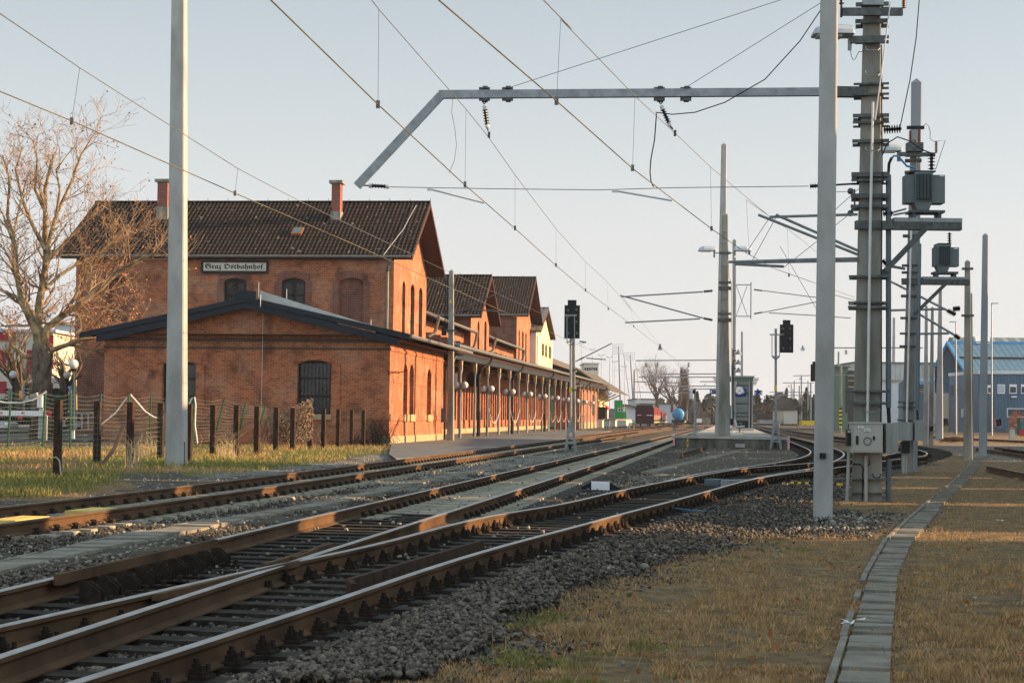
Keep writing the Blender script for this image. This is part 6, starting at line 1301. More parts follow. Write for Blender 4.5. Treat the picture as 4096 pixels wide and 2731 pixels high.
for a, b in zip(ysq[1:], ysq[2:]): mb.poly([V(edge_x(Lf, a)-.08, a, zt), V(edge_x(Rr, a)+.08, a, zt), V(edge_x(Rr, b)+.08, b, zt), V(edge_x(Lf, b)-.08, b, zt)])
mb.prism([fl+V(-.08, -.09, zt-.01), frr+V(.1, -.09, zt-.01), frr+V(.1, -.09, zt-.16), fl+V(-.08, -.09, zt-.16)], V(0, .15, 0))
mb.build('platform_slab', MT['plat'], ip)
mb = MB()
for E, s in ((Lf, 1), (Rr, -1)):
    for a, b in zip(E[1:], E[2:]): mb.poly([V(a.x+s*1.5, a.y, zt+.006), V(a.x+s*1.62, a.y, zt+.006), V(b.x+s*1.62, b.y, zt+.006), V(b.x+s*1.5, b.y, zt+.006)])
mb.build('edge_line', MT['yellow_dull'], ip)
mb = MB()
for x0, y0, s in ((2850, 1722, -1), (3020, 1728, 1)):
    for k in range(9):
        p = G(x0+s*k*4, y0-k*2.2, zt+.01) if False else G(x0+s*(k*3), 1720+k*2.5*(1), zt+.01); mb.box(p, (2.2, .12, .008))
mb.build('tactile_strip', MT['frame'], ip)
for i, (x0, x1, y0, y1, Yq) in enumerate(((2692, 2700, 1738, 1783, fl.y-.15), (3150, 3159, 1747, 1798, frr.y-.15))):
    t = thing('hazard_board', 'red and white striped board on the %s front corner of the island platform' % ('left' if i == 0 else 'right'), 'hazard board', D(x0, y1, Yq)); cab(t, x0, x1, y0, y1, Yq, .04, 'white', 'board')
    for k in range(5):
        yk = y0+2+k*(y1-y0)/5.1; s = 1 if i else -1
        part(t, 'red_stripe', 'red', lambda b: b.prism([D(x0, yk+(-1 if i else 4), Yq-.006), D(x1, yk+(4 if i else -1), Yq-.006), D(x1, yk+(9 if i else 4), Yq-.006), D(x0, yk+(4 if i else 9), Yq-.006)], V(0, .005, 0)))
for i, x in enumerate((2750, 2758, 2766)):
    t = thing('yellow_stake', ['left', 'middle', 'right'][i]+' one of three yellow stakes leaning at the platform front', 'stake', D(x, 1787, fl.y-.5)); cab(t, x-3, x+3, 1753, 1787, fl.y-.5, .05, 'yellow_dull', 'board'); part(t, 'tip', 'yellow_dull', lambda b: b.prism([D(x-3, 1753, fl.y-.5), D(x+3, 1753, fl.y-.5), D(x, 1748, fl.y-.5)], V(0, .05, 0))); cab(t, x-2, x+2, 1768, 1773, fl.y-.51, .01, 'black', 'band')
# elevator shaft
Ye = YG(2980, 1722, zt); el = thing('elevator_shaft', 'glazed grey elevator shaft standing on the island platform', 'elevator', D(2980, 1722, Ye)); u = Ye/F
def eb(x0, x1, y0, y1, m, name, dep=3.0, off=0): return cab(el, x0, x1, y0, y1, Ye+off, dep, m, name)
eb(2930, 3015, 1712, 1722, 'concrete', 'plinth', 3.2, -.05); eb(2930, 3018, 1503, 1509, 'steel', 'roof', 3.4, -.1); eb(2937, 3013, 1510, 1524, 'greenwall', 'lintel')
for x0, x1 in ((2937, 2944), (2994, 3001), (3006, 3013)): eb(x0, x1, 1524, 1712, 'concrete_blue', 'corner_post', .3, -.02)
eb(2944, 2994, 1524, 1712, 'glass2', 'glass_front', .05, .1); eb(3001, 3006, 1524, 1712, 'glass', 'side_glass', .05, .1); eb(2946, 3010, 1526, 1710, 'glass', 'rear_glass', .05, 2.4)
for y in (1540, 1570, 1612, 1650, 1664): eb(2944, 2994, y, y+3, 'frame', 'transom', .06, .03)
eb(2947, 2991, 1585, 1626, 'frame', 'lift_cabin', 1.6, .4); eb(2947, 2992, 1682, 1711, 'black', 'door_panel', .06, .04)
for k in range(5):
    part(el, 'roof_louvre', 'steel_dark', lambda b: b.bar(D(3010+0, 1513+k*6, Ye+1), D(3034-k*3, 1514+k*6, Ye+1), .9, 2.5*u)); part(el, 'roof_louvre', 'steel_dark', lambda b: b.bar(D(2854+k*3, 1513+k*6, Ye+1), D(2880, 1514+k*6, Ye+1), .9, 2.5*u))
# clock
Yk = Ye-3; ck_ = thing('platform_clock', 'round white station clock above the island platform', 'clock', D(2958, 1561, Yk)); uk = Yk/F; cc = D(2958, 1561, Yk)
part(ck_, 'rim', 'steel_dark', lambda b: b.lathe(cc+V(0, .05, 0), [(16.5*uk, 0), (16.5*uk, .12)], 24, axis=(0, 1, 0))); part(ck_, 'dial', 'white', lambda b: b.lathe(cc+V(0, .02, 0), [(15.6*uk, 0), (15.6*uk, .05)], 24, axis=(0, 1, 0)))
def hand(a, r0, r1, w): 
    d_ = V(math.sin(a), 0, math.cos(a)); return lambda b: b.bar(cc+d_*r0*uk+V(0, .01-.004, 0), cc+d_*r1*uk+V(0, .006, 0), w*uk, .01, up=(0, 1, 0))
for k in range(12): part(ck_, 'hour_mark', 'black', hand(k*math.pi/6, 11.5, 14.5, 1.1))
part(ck_, 'hour_hand', 'black', hand(math.radians(4.6*30), -2, 8.5, 1.8)); part(ck_, 'minute_hand', 'black', hand(math.radians(36*6), -2, 13, 1.3)); part(ck_, 'second_hand', 'red', hand(math.radians(32), -3, 11, .6))
# signs
def bsign(x0, x1, y0, y1, Y, lb, text=None, tx=None):
    t = thing('station_sign', lb, 'sign', D(x0, y1, Y)); cab(t, x0, x1, y0, y1, Y, .08, 'signblue', 'board')
    for s, xa, xb, ya, yb in text or (): text_mesh(s, (xb-xa)*Y/F, (yb-ya)*Y/F, t, D(xa, yb, Y-.006), (1, 0, 0), MT['white'])
    return t
t = bsign(2839, 2868, 1558, 1576, Ye-2, 'dark blue platform sign with small white symbols left of the two-lamp mast'); 
for x0, x1, y0, y1 in ((2842, 2847, 1562, 1571), (2850, 2852, 1566, 1568), (2855, 2856, 1563, 1570)): cab(t, x0, x1, y0, y1, Ye-2.02, .015, 'white', 'symbol')
t = bsign(2941, 2986, 1552, 1586, Ye-1.6, 'dark blue sign behind the clock with part of a white numeral', [('3', 2970, 2977, 1561, 1573)])
t = bsign(3018, 3049, 1561, 1579, Ye-2, 'dark blue information sign right of the elevator shaft', [('i', 3021, 3024, 1565, 1576)])
for x0, x1, y0, y1 in ((3035, 3038, 1573, 1576), (3043, 3047, 1565, 1575), (3035, 3047, 1577, 1578)): cab(t, x0, x1, y0, y1, Ye-2.02, .015, 'white', 'symbol')
# bench seat, loudspeakers, round mirror-like sign
t = thing('waiting_chair', 'single pale grey metal seat with armrests on the island platform', 'seat', D(2958, 1727, Yp+4)); q = lambda x, y, o=0: D(x, y, Yp+4+o)
part(t, 'seat_pan', 'white', lambda b: b.bar(q(2944, 1706), q(2977, 1704), .5, .05)); part(t, 'backrest', 'white', lambda b: b.bar(q(2946, 1706), q(2940, 1680), .5, .05)); part(t, 'pedestal', 'steel', lambda b: (b.tube([q(2958, 1707), q(2958, 1728)], .05, 6), b.box(q(2958, 1728), (.4, .4, .03))))
part(t, 'armrest', 'steel', lambda b: b.tube([q(2948, 1694, -.2), q(2966, 1692, -.2), q(2968, 1697, -.2), q(2965, 1705, -.2)], .02, 5))
Yt = Yp+.5
t = thing('tannoy_post', 'slim dark post with stacked cone loudspeakers right of the two-lamp mast', 'loudspeaker', D(2931, 1789, Yt)); part(t, 'pole', 'black', lambda b: b.tube([D(2931, 1700, Yt), D(2931, 1393, Yt)], .05, 6))
for y in (1408, 1448, 1480): part(t, 'cone_speaker', 'steel', lambda b: b.lathe(D(2954, y+9, Yt), [(15*Yt/F, 0), (1.5*Yt/F, 20*Yt/F)], 14)); part(t, 'speaker_bracket', 'black', lambda b: b.bar(D(2931, y-6, Yt), D(2945, y-6, Yt), .06))
t = thing('round_sign', 'back of a round grey sign clamped behind the two-lamp mast', 'sign', D(2930, 1655, Yt)); part(t, 'disc', 'steel', lambda b: b.lathe(D(2929, 1655, Yt), [(15*Yt/F, 0), (15*Yt/F, .03)], 18, axis=(0, 1, 0))); cab(t, 2927, 2937, 1645, 1649, Yt-.05, .04, 'black', 'bracket'); cab(t, 2927, 2937, 1664, 1668, Yt-.05, .04, 'black', 'bracket')
# loose rail, box and speed boards near the platform
mb = MB(); rail_mesh(mb, [G(2724, 1812, .16), G(2824, 1785, .16)]); mb.build('loose_rail', [MT['rust'], MT['rust']], label='short rusty rail length lying in front of the island platform', cat='rail')
t = thing('concrete_box', 'small pale concrete block leaning on the platform front', 'block', D(2962, 1788, Yp-3)); cab(t, 2945, 2979, 1775, 1788, Yp-3.6, .4, 'box', 'body'); cab(t, 2948, 2976, 1777, 1780, Yp-3.62, .02, 'box2', 'recess')
for x, y, Y, lb in ((2640, 1394, YA+30, 'white catenary board hanging on the golden line'), (3211, 1397, YB+20, 'white catenary board hanging right of the signal')):
    t = thing('hanging_board', lb, 'board', D(x, y, Y)); cab(t, x-8, x+8, y-6, y+6, Y, .04, 'lamphead', 'board'); part(t, 'hanger', 'black', lambda b: b.box(D(x, y-10, Y), (.12, .1, .3)))
t = thing('speed_board', 'white speed board reading 90 hanging over the far tracks', 'sign', D(2751, 1482, 250)); cab(t, 2746, 2757, 1477, 1488, 250, .05, 'white', 'board'); text_mesh('90', 9*250/F, 8*250/F, t, D(2747, 1487, 249.9), (1, 0, 0), MT['black'])
for x, y, lb in ((2425, 1711, 'low black shunting signal with a white panel by the platform ramp'),): 
    Y = YG(x, 1722); t = thing('shunting_signal', lb, 'signal', D(x, 1722, Y)); cab(t, 2421, 2430, 1705, 1720, Y, .15, 'black', 'box'); cab(t, 2424, 2427, 1707, 1717, Y-.03, .02, 'white', 'panel')
Y = YG(2515, 1714); t = thing('shunting_signal', 'small round white shunting disc on a short post', 'signal', D(2515, 1716, Y)); part(t, 'disc', 'white', lambda b: b.lathe(D(2515, 1709, Y), [(5.5*Y/F, 0), (5.5*Y/F, .05)], 12, axis=(0, 1, 0))); part(t, 'disc_mark', 'black', lambda b: b.lathe(D(2515, 1709, Y-.03), [(2.6*Y/F, 0), (2.6*Y/F, .04)], 10, axis=(0, 1, 0))); part(t, 'post', 'black', lambda b: b.tube([D(2515, 1720, Y), D(2515, 1712, Y)], .06, 5))
for x, y0, y1, m, lb in ((2536, 1703, 1715, 'yellow', 'small yellow marker post at the end of the loading platform'), (3115, 1697, 1709, 'yellow', 'yellow marker square beyond the signal pole'), (3191, 1698, 1712, 'yellow', 'little yellow hydrant-like post among the far tracks'), (3154, 1683, 1691, 'yellow', 'yellow panel on the far right tracks')):
    Y = YG(x, y1); t = thing('marker_post', lb, 'marker post', D(x, y1, Y)); cab(t, x-2, x+2, y0, y1, Y, .1, m, 'post'); cab(t, x-2.6, x+2.6, y0-1.6, y0, Y-.03, .16, m, 'cap')
mb = MB(); a, b_ = G(2900+123, 2038, .06), G(3020+20, 2042, .05)
line('cable_piece', 'thin blue hose piece lying on the ballast beside the near rail', [G(2690, 2030, .06), G(2760, 2040, .04), G(2862, 2044, .05)], .012, 'tankblue', 'hose')
# ------------------------------------------------------------------ fence: brown steel posts, green stakes with netting, white pipe
posts = [(226, 14, 1598, 1905), (385, 14, 1605, 1856), (517, 13, 1608, 1861), (639, 12, 1611, 1832), (754, 11, 1616, 1842), (849, 11, 1619, 1820), (943, 11, 1622, 1817), (1025, 10.5, 1625, 1814), (1102, 10, 1629, 1797), (1169, 10, 1630, 1798), (1239, 10, 1631, 1790), (1292, 8, 1633, 1790), (1351, 7.5, 1636, 1785), (1405, 7, 1638, 1780), (1452, 7, 1640, 1784)]
pl = ['foremost brown steel fence post, with a bent grey hook at its foot', 'second brown fence post from the left', 'third brown fence post from the left, beside the leaning strap', 'brown fence post just left of the left concrete mast', 'brown fence post half hidden by the left concrete mast', 'first brown fence post right of the left concrete mast', 'second brown fence post right of the left concrete mast', 'third brown fence post right of the left concrete mast', 'fourth brown fence post right of the left concrete mast', 'fifth brown fence post right of the left concrete mast', 'brown fence post at the left edge of the barred window', 'brown fence post in front of the barred window', 'brown fence post at the right edge of the barred window', 'last but one brown fence post before the blue ones', 'last brown fence post before the blue ones']
def upost(x, w, yt, yb, lb, m='rust'):
    Y = YG(x, yb); u = Y/F; p, q = D(x, yb+8, Y), D(x, yt, Y); W = w*2*u*1.15
    t = thing('fence_post', lb, 'fence post', p, 0, 'posts of the old fence'); mb = MB(); R3 = Matrix.Rotation(math.radians(-16), 3, 'Z')
    for c, s in (((0, 0), (W*.8, .012)), ((-W*.4, .06), (.012, .12)), ((W*.4, .06), (.012, .12))):
        cc = (p+q)/2+R3@V(c[0], c[1], 0); mb.box(cc, (s[0], s[1], (q-p).length), M=R3)
    mb.build('post', MT[m], t); mb = MB()
    for f in (.25, .75): mb.box(p.lerp(q, f)+R3@V(0, -.012, 0), (W*.7, .01, .015), M=R3)
    mb.build('hole_strip', MT['black'], t); return t, Y
PY = []
for (x, w, yt, yb), lb in zip(posts, pl): PY.append((x, upost(x, w, yt, yb, lb)[1]))
for x, lb in ((1500, 'blue fence post left of the annex corner'), (1545, 'blue fence post right at the annex corner')): upost(x, 6.5, 1640, 1779, lb, 'tankblue')
Yq = YG(226, 1905); line('bent_hook', 'grey hook with a black cable at the foot of the foremost fence post', [D(213, 1830, Yq-.12), D(225, 1828, Yq-.12), D(238, 1842, Yq-.12), D(241, 1870, Yq-.12), D(244, 1905, Yq-.12)], .022, 'box', 'hook')
stakes = [(-60, 1556, -78, 1800), (45, 1566, 30, 1797), (182, 1568, 170, 1785), (283, 1572, 280, 1795), (404, 1574, 396, 1790), (515, 1580, 513, 1790), (604, 1580, 598, 1780), (778, 1590, 770, 1775), (898, 1592, 856, 1765), (983, 1610, 952, 1748), (1060, 1625, 1040, 1700), (1155, 1640, 1112, 1715), (1250, 1595, 1222, 1748)]
SY = []
for i, (x0, y0, x1, y1) in enumerate(stakes):
    Y = max(YG(x1, max(y1, 1762)), 62)+4; Y = 74+i*1.2; SY.append((D(x0, y0, Y), D(x1, y1, Y)))
    mb = MB(); mb.tube([D(x0, y0, Y), D(x1, y1, Y)], .045, 7); mb.build('fence_stake', MT['green'], label=('upright' if x0-x1 < 20 else 'leaning')+' thin green fence stake, number %s from the left' % ['zero', 'one', 'two', 'three', 'four', 'five', 'six', 'seven', 'eight', 'nine', 'ten', 'eleven', 'twelve'][i], cat='fence stake', group='green stakes of the netting fence')
nt = MB()
for (a, a2), (b, b2) in zip(SY, SY[1:]):
    n = int((b-a).length/.14)+1
    for k in range(n+1):
        f = k/n; sag = .10*math.sin(math.pi*f); p = a.lerp(b, f)-V(0, 0, sag+.05); q = a2.lerp(b2, f)+V(0, 0, .05); w = V(.004, 0, 0); nt.poly([p-w, p+w, q+w, q-w])
    for k in range(13):
        g = k/12; 
        for j in range(4):
            f0, f1 = j/4, (j+1)/4; h = V(0, 0, .004); P_ = lambda f: (a.lerp(b, f)-V(0, 0, .10*math.sin(math.pi*f)+.05)).lerp(a2.lerp(b2, f)+V(0, 0, .05), g); nt.poly([P_(f0)-h, P_(f1)-h, P_(f1)+h, P_(f0)+h])
nt.build('fence_netting', MT['netw'], label='sagging green wire netting stretched between the thin green stakes', cat='netting')
n2 = MB()
for (xa, Ya), (xb, Yb) in zip(PY[:4], PY[1:5]):
    for k in range(9):
        f = (k+.5)/9; xx_ = xa+(xb-xa)*f; Yk_ = Ya+(Yb-Ya)*f; p, q = D(xx_, 1640, Yk_), G(xx_, 1850, 0); q = V(p.x, p.y, 0); w = V(.004, 0, 0); n2.poly([p-w, p+w, q+w, q-w])
    for k in range(9): 
        z = .1+k*.16; p, q = V(D(xa, 1640, Ya).x, Ya, z), V(D(xb, 1640, Yb).x, Yb, z); h = V(0, 0, .004); n2.poly([p-h, q-h, q+h, p+h])
n2.build('fence_netting', MT['netw'], label='loose grey netting between the foremost brown fence posts', cat='netting')
Yr = 74
line('white_pipe', 'white hose sagging over the green stakes at the left edge', [D(-40, 1595, Yr), D(20, 1610, Yr), D(80, 1611, Yr), D(130, 1600, Yr), D(165, 1580, Yr), D(185, 1566, Yr)], .05, 'rope', 'hose')
line('white_pipe', 'white pipe leaning down left from the stake by the brick wall', [D(508, 1590, Yr+5), D(462, 1650, Yr+5), D(405, 1696, Yr+5)], .04, 'rope', 'hose')
line('white_pipe', 'white hose hanging right from the stake by the brick wall', [D(522, 1578, Yr+5), D(550, 1610, Yr+5), D(580, 1645, Yr+5), D(605, 1662, Yr+5), D(625, 1672, Yr+5)], .045, 'rope', 'hose')
line('white_pipe', 'white hose hooked over the stake right of the left mast', [D(755, 1620, Yr+7), D(768, 1592, Yr+7), D(778, 1588, Yr+7), D(783, 1620, Yr+7), D(780, 1700, Yr+7), D(790, 1772, Yr+7)], .04, 'rope', 'hose')
line('plastic_strap', 'dark grey strap leaning across the netting left of the mast', [D(410, 1856, 52), D(455, 1800, 52), D(480, 1740, 52), D(496, 1700, 52)], .07, 'shutter', 'strap')
# dry creeper heap on the netting and tall weeds
def scatter_box(n, f): return np.array([f() for _ in range(n)])
def leafcloud(name, pts, s, m, parent=None, **kw):
    n = len(pts); a = rng.normal(size=(n, 3)); a /= np.linalg.norm(a, axis=1)[:, None]; b = np.cross(a, rng.normal(size=(n, 3))); b /= np.linalg.norm(b, axis=1)[:, None]
    s = s*rng.uniform(.6, 1.3, (n, 1)); P_ = np.asarray(pts); C = np.stack([P_-a*s, P_+b*s*.6, P_+a*s, P_-b*s*.6], 1).reshape(-1, 3)
    f = (np.arange(n)[:, None]*4+np.array([0, 1, 2, 3])).ravel(); o = np_mesh(name, C, f, 4, m)
    if parent is not None: o.parent = parent; o.data.transform(WM[parent].inverted()); WM[o] = WM[parent]
    return tag(o, **kw) if kw else o
def creeper():
    u = random.random(); x = 1075+u*175; top = 1655-60*u**1.2+random.uniform(-8, 8); y = random.uniform(top, 1762+(1-u)*10); return D(x+random.gauss(0, 4), y, 85+random.uniform(-.6, .6))[:]
t = thing('creeper', 'dry brown creeper heaped over the netting left of the barred window', 'creeper', D(1150, 1765, 85)); leafcloud('foliage', scatter_box(4200, creeper), .05, mat('dry_creeper', (.13, .075, .045), .9, col2=(.42, .30, .20), scale=2, detail=8), t)
mb = MB()
for k in range(14): x = 1040+k*15; mb.tube([D(x, 1765, 85), D(x+random.uniform(-10, 30), 1690-k*4, 85)], .02, 4)
mb.build('stem', MT['twig'], t)
mb = MB()
for k in range(150):
    x, y = random.choice([(random.uniform(500, 560), 1872), (random.uniform(870, 940), 1830), (random.uniform(640, 1450), 1775), (random.uniform(560, 640), 1815)]); p = G(x, y+random.uniform(-8, 8), 0); h = random.uniform(.3, 1.0); mb.tube([p, p+V(random.gauss(0, .1)*h, random.gauss(0, .1), h*.6), p+V(random.gauss(0, .25)*h, random.gauss(0, .1), h)], [.010, .008, .003], 3)
mb.build('dry_weeds', MT['sand'], label='dry straw coloured weed stalks along the fence', kind='stuff')
t = thing('wire_bundle', 'dark heap of rolled wire mesh between the last fence posts and the annex corner', 'wire mesh', G(1480, 1785, 0)); mb = MB()
for k in range(70): 
    a = random.uniform(0, 3.14); x = random.uniform(1425, 1560); h = max(.1, (1700-1640)*.014*1.9*math.sin(min(1, (x-1415)/120)*1.57)); p = G(x, 1780, 0)+V(0, random.uniform(-.3, .3), 0); mb.tube([p, p+V(random.gauss(0, .35), 0, h*random.uniform(.6, 1.1)), p+V(random.gauss(0, .6), random.uniform(-.2, .2), .1)], .012, 3)
mb.build('wire', MT['black'], t)
# ------------------------------------------------------------------ trees
def grow(mb, p, d, r, L_, depth, maxd, tips, spread=.55, up=.15, seg=3, n=6, wob=.18, kids=(2, 3), shrink=.68, rk=.62, minr=.008):
    pts = [p]; q = p; dd = d.normalized(); rs = [r]
    for i in range(seg):
        dd = (dd+V(random.gauss(0, wob), random.gauss(0, wob), random.gauss(0, wob*.6)+up*.25)).normalized(); q = q+dd*(L_/seg); pts.append(q); rs.append(max(r*(1-.38*(i+1)/seg), minr))
    mb.tube(pts, rs, max(3, n-depth if depth < 3 else 3), cap=False)
    if depth >= maxd: tips.append(q); return
    if depth >= maxd-2: tips += pts[1:]
    for k in range(random.randint(*kids)+(1 if depth < 2 else 0)):
        j = random.randint(1, seg) if k else seg; ax = V(random.gauss(0, 1), random.gauss(0, 1), random.gauss(0, .6)); ax = (ax-dd*ax.dot(dd)).normalized()
        nd = (dd*(1-spread*.4)+ax*spread*random.uniform(.6, 1.3)+V(0, 0, up)).normalized()
        grow(mb, pts[j], nd, rs[j]*(rk if k else .78), L_*shrink*random.uniform(.8, 1.2), depth+1, maxd, tips, spread, up, seg, n, wob, kids, shrink, rk, minr)
YT = 103; U = YT/F
pt_ = thing('plane_tree', 'large bare plane tree with pale mottled bark and clinging brown leaves, left of the station', 'tree', V(D(170, 1690, YT).x, YT, 0))
T_ = lambda x, y, o=0: D(x, y, YT+o)
mb = MB(); mb.tube([V(T_(172, 1640).x, YT, -.2), T_(172, 1640), T_(168, 1560), T_(165, 1480), T_(170, 1420), T_(160, 1370)], [.78, .62, .55, .50, .60, .4], 22, cap=False); mb.build('trunk', MT['bark_trunk'], pt_, smooth=True)
limbs = [([(160, 1400), (150, 1330), (120, 1270), (85, 1180), (65, 1080), (60, 980), (20, 880)], .36, 0), ([(165, 1390), (152, 1300), (160, 1200), (175, 1120), (185, 1040), (182, 900), (180, 760), (215, 620)], .34, .5), ([(172, 1395), (190, 1310), (250, 1262), (320, 1215), (400, 1155), (470, 1090), (580, 1030), (625, 1010)], .28, -1.2),
         ([(175, 1420), (215, 1398), (290, 1372), (350, 1350), (415, 1348)], .22, -.8), ([(150, 1425), (100, 1425), (55, 1390), (40, 1345), (20, 1320)], .2, .8), ([(150, 1340), (100, 1240), (70, 1190), (-20, 1150), (-90, 1100)], .2, -.5), ([(290, 1375), (340, 1392), (378, 1402), (412, 1394)], .12, -1),
         ([(182, 1060), (200, 950), (225, 860), (290, 720), (325, 620), (375, 540)], .17, .2), ([(182, 1000), (130, 900), (90, 800), (62, 680), (90, 590)], .15, .6), ([(250, 1262), (300, 1190), (330, 1110), (380, 1050), (430, 1000), (470, 950)], .14, .3), ([(185, 1040), (230, 1000), (290, 940), (350, 880), (400, 850)], .13, -.3), ([(60, 980), (30, 860), (40, 720), (10, 620)], .15, .4), ([(320, 1215), (350, 1240), (400, 1228), (440, 1240)], .09, -1), ([(152, 1290), (100, 1200), (60, 1100), (50, 960), (80, 820), (110, 700)], .16, -1), ([(185, 1150), (240, 1100), (320, 1050), (400, 1010), (520, 905)], .13, .8), ([(182, 850), (140, 760), (150, 640), (132, 560)], .12, 0), ([(225, 860), (240, 760), (225, 680), (285, 600)], .11, 0)]
mb = MB(); tips = []; tw = MB()
for pts, r, o in limbs:
    r *= .85; w = [T_(x, y, o*(i/len(pts))*(3 if o > 0 else .5)) for i, (x, y) in enumerate(pts)]; n_ = len(w)
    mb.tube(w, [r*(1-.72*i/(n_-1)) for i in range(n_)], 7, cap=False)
    for i in range(2, n_):
        for k in range(4 if i > 2 else 3):
            d0 = (w[i]-w[i-1]).normalized(); a = V(random.gauss(0, 1), random.gauss(0, 1), random.gauss(0, .6)+.2).normalized()
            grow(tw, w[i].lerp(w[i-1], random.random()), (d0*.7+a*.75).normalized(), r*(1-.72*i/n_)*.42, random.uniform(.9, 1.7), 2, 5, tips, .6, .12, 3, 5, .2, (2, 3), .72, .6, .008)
mb.build('limb', MT['bark'], pt_, smooth=True); tw.build('twigs', mat('sunlit_twigs', (.17, .105, .06), .9, col2=(.38, .27, .17), scale=1), pt_, kind='stuff')  # warm sunlight is put into the twig colours
tp = np.array([t[:] for t in random.sample(tips, min(len(tips), 6000))])+rng.normal(size=(min(len(tips), 6000), 3))*.12
low = tp[(tp[:, 2] < 9) | (rng.random(len(tp)) < .35)]
leafcloud('dead_leaves', low, .07, MT['leaf'], pt_, kind='stuff')
def small_tree(name, label, x, yb, yt, Y, r, m='fartwig', depth=6, spread=.6, cat='tree', up=.2, group=None, L0=None):
    p = D(x, yb, Y); h = (yb-yt)*Y/F; t = thing(name, label, cat, V(p.x, p.y, p.z), 0, group); mb = MB(); tips = []
    mb.tube([p, p+V(0, 0, h*.25)], [r, r*.8], 6, cap=False); mb.build('trunk', MT['bark_dark'] if m == 'bark_dark' else MT[m], t)
    mb = MB()
    for k in range(4): grow(mb, p+V(0, 0, h*(.2+.04*k)), V(random.gauss(0, .5), random.gauss(0, .5), 1), r*.6, (L0 or h*.26), 1, depth, tips, spread, up, 3, 5, .15, (2, 3), .76, .66, .0035*Y/F*60*.02+.01)
    mb.build('crown', MT[m], t); return t
small_tree('bare_tree', 'bare dark tree behind the left traffic lights', 75, 1640, 1330, 120, .45, 'bark_dark', 5)
small_tree('bare_tree', 'pale twisted bare tree left of the plane tree trunk', 128, 1600, 1420, 125, .3, 'bark', 5)
small_tree('bare_tree', 'bare tree trunk between the twin globe lamps', 258, 1640, 1380, 118, .5, 'bark_dark', 5)
small_tree('bare_tree', 'large bare tree behind the red wagons, left one', 2628, 1640, 1500, 420, .5, 'fartwig', 6, L0=3.2)
small_tree('bare_tree', 'large bare tree behind the red wagons, right one', 2690, 1650, 1515, 430, .5, 'fartwig', 6, L0=3.0)
small_tree('bare_tree', 'low bare tree between the tall poplar and the red wagons', 2715, 1660, 1565, 420, .4, 'fartwig', 6, L0=2.2)
small_tree('bare_bush', 'brown bare bushes right of the elevator shaft', 3050, 1690, 1610, 400, .3, 'fartwig', 6, spread=.9)
small_tree('bare_bush', 'brown bare bush in front of the beige gabled house', 3190, 1695, 1610, 350, .3, 'fartwig', 6, spread=.9)
small_tree('bare_bush', 'bare bush behind the signal showing red', 3100, 1690, 1618, 390, .3, 'fartwig', 6, spread=.9)
t = thing('poplar', 'slender bare poplar rising behind the blue tank wagon', 'tree', D(2738, 1680, 450)); mb = MB(); tt_ = MB()
for s in (-9, 6):
    b0 = D(2738+s, 1680, 450); tp_ = D(2738+s, 1478+abs(s), 450); mb.tube([b0, tp_], [.5, .05], 6)
    for k in range(330):
        f = random.uniform(.1, .98); p = b0.lerp(tp_, f); L_ = random.uniform(1, 3.4)*(1.1-f*.7); a = random.uniform(0, 6.28); tt_.tube([p, p+V(math.cos(a)*L_*.3, math.sin(a)*L_*.3, L_*.9), p+V(math.cos(a)*L_*.38, math.sin(a)*L_*.38, L_*1.5)], [.05, .04, .02], 3, cap=False)
mb.build('trunk', MT['fartwig'], t); tt_.build('crown', MT['fartwig'], t)
def conifer(label, x, yb, yt, Y, w, n=3400):
    w = w*1.5
    p = D(x, yb, Y); h = (yb-yt)*Y/F; W = w*Y/F; t = thing('conifer', label, 'tree', p); mb = MB(); mb.tube([p, p+V(0, 0, h)], [.35, .03], 6); mb.build('trunk', MT['bark_dark'], t)
    lobes = [(random.uniform(0, 6.28), random.uniform(.55, 1)) for _ in range(26)]; P_ = []
    for k in range(n):
        li = random.randint(0, 25); a, rr = lobes[li]; f = (li+random.random())/26; rad = W*rr*(1-f)**.8*random.uniform(.1, 1); P_.append((p.x+math.cos(a+random.gauss(0, .4))*rad, p.y+math.sin(a+random.gauss(0, .4))*rad, p.z+h*(f*.93+.04)+random.gauss(0, .2)-rad*.15))
    leafcloud('crown', P_, .42, MT['conifer'], t)
for x, yb, yt, Y, w, lb in ((2788, 1680, 1570, 520, 14, 'dark conifer right of the poplar'), (2815, 1685, 1600, 520, 16, 'lower dark conifer near the station sign'), (3030, 1690, 1560, 480, 22, 'dark conifer immediately right of the elevator shaft'), (3068, 1690, 1585, 480, 18, 'dark conifer behind the small red signals'), (3146, 1690, 1556, 520, 20, 'tall dark conifer left of the beige gabled house'), (3225, 1690, 1552, 520, 22, 'tall dark conifer behind the far mast row'), (3250, 1690, 1600, 460, 20, 'dark conifer touching the near right mast'), (3180, 1690, 1600, 540, 20, 'dark conifer behind the beige gabled house')):
    conifer(lb, x, yb, yt, Y, w)
t = None
bl_ = []
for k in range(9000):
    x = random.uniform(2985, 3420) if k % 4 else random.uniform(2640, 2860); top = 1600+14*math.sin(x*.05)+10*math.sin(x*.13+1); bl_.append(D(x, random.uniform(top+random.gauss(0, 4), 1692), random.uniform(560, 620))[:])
leafcloud('distant_wood', bl_, 1.3, mat('distant_trees', (.04, .045, .04), .9, col2=(.09, .08, .065), scale=.08), kind='stuff', label='hazy belt of bare and evergreen trees on the horizon')  # distance haze is put into the belt's muted colour
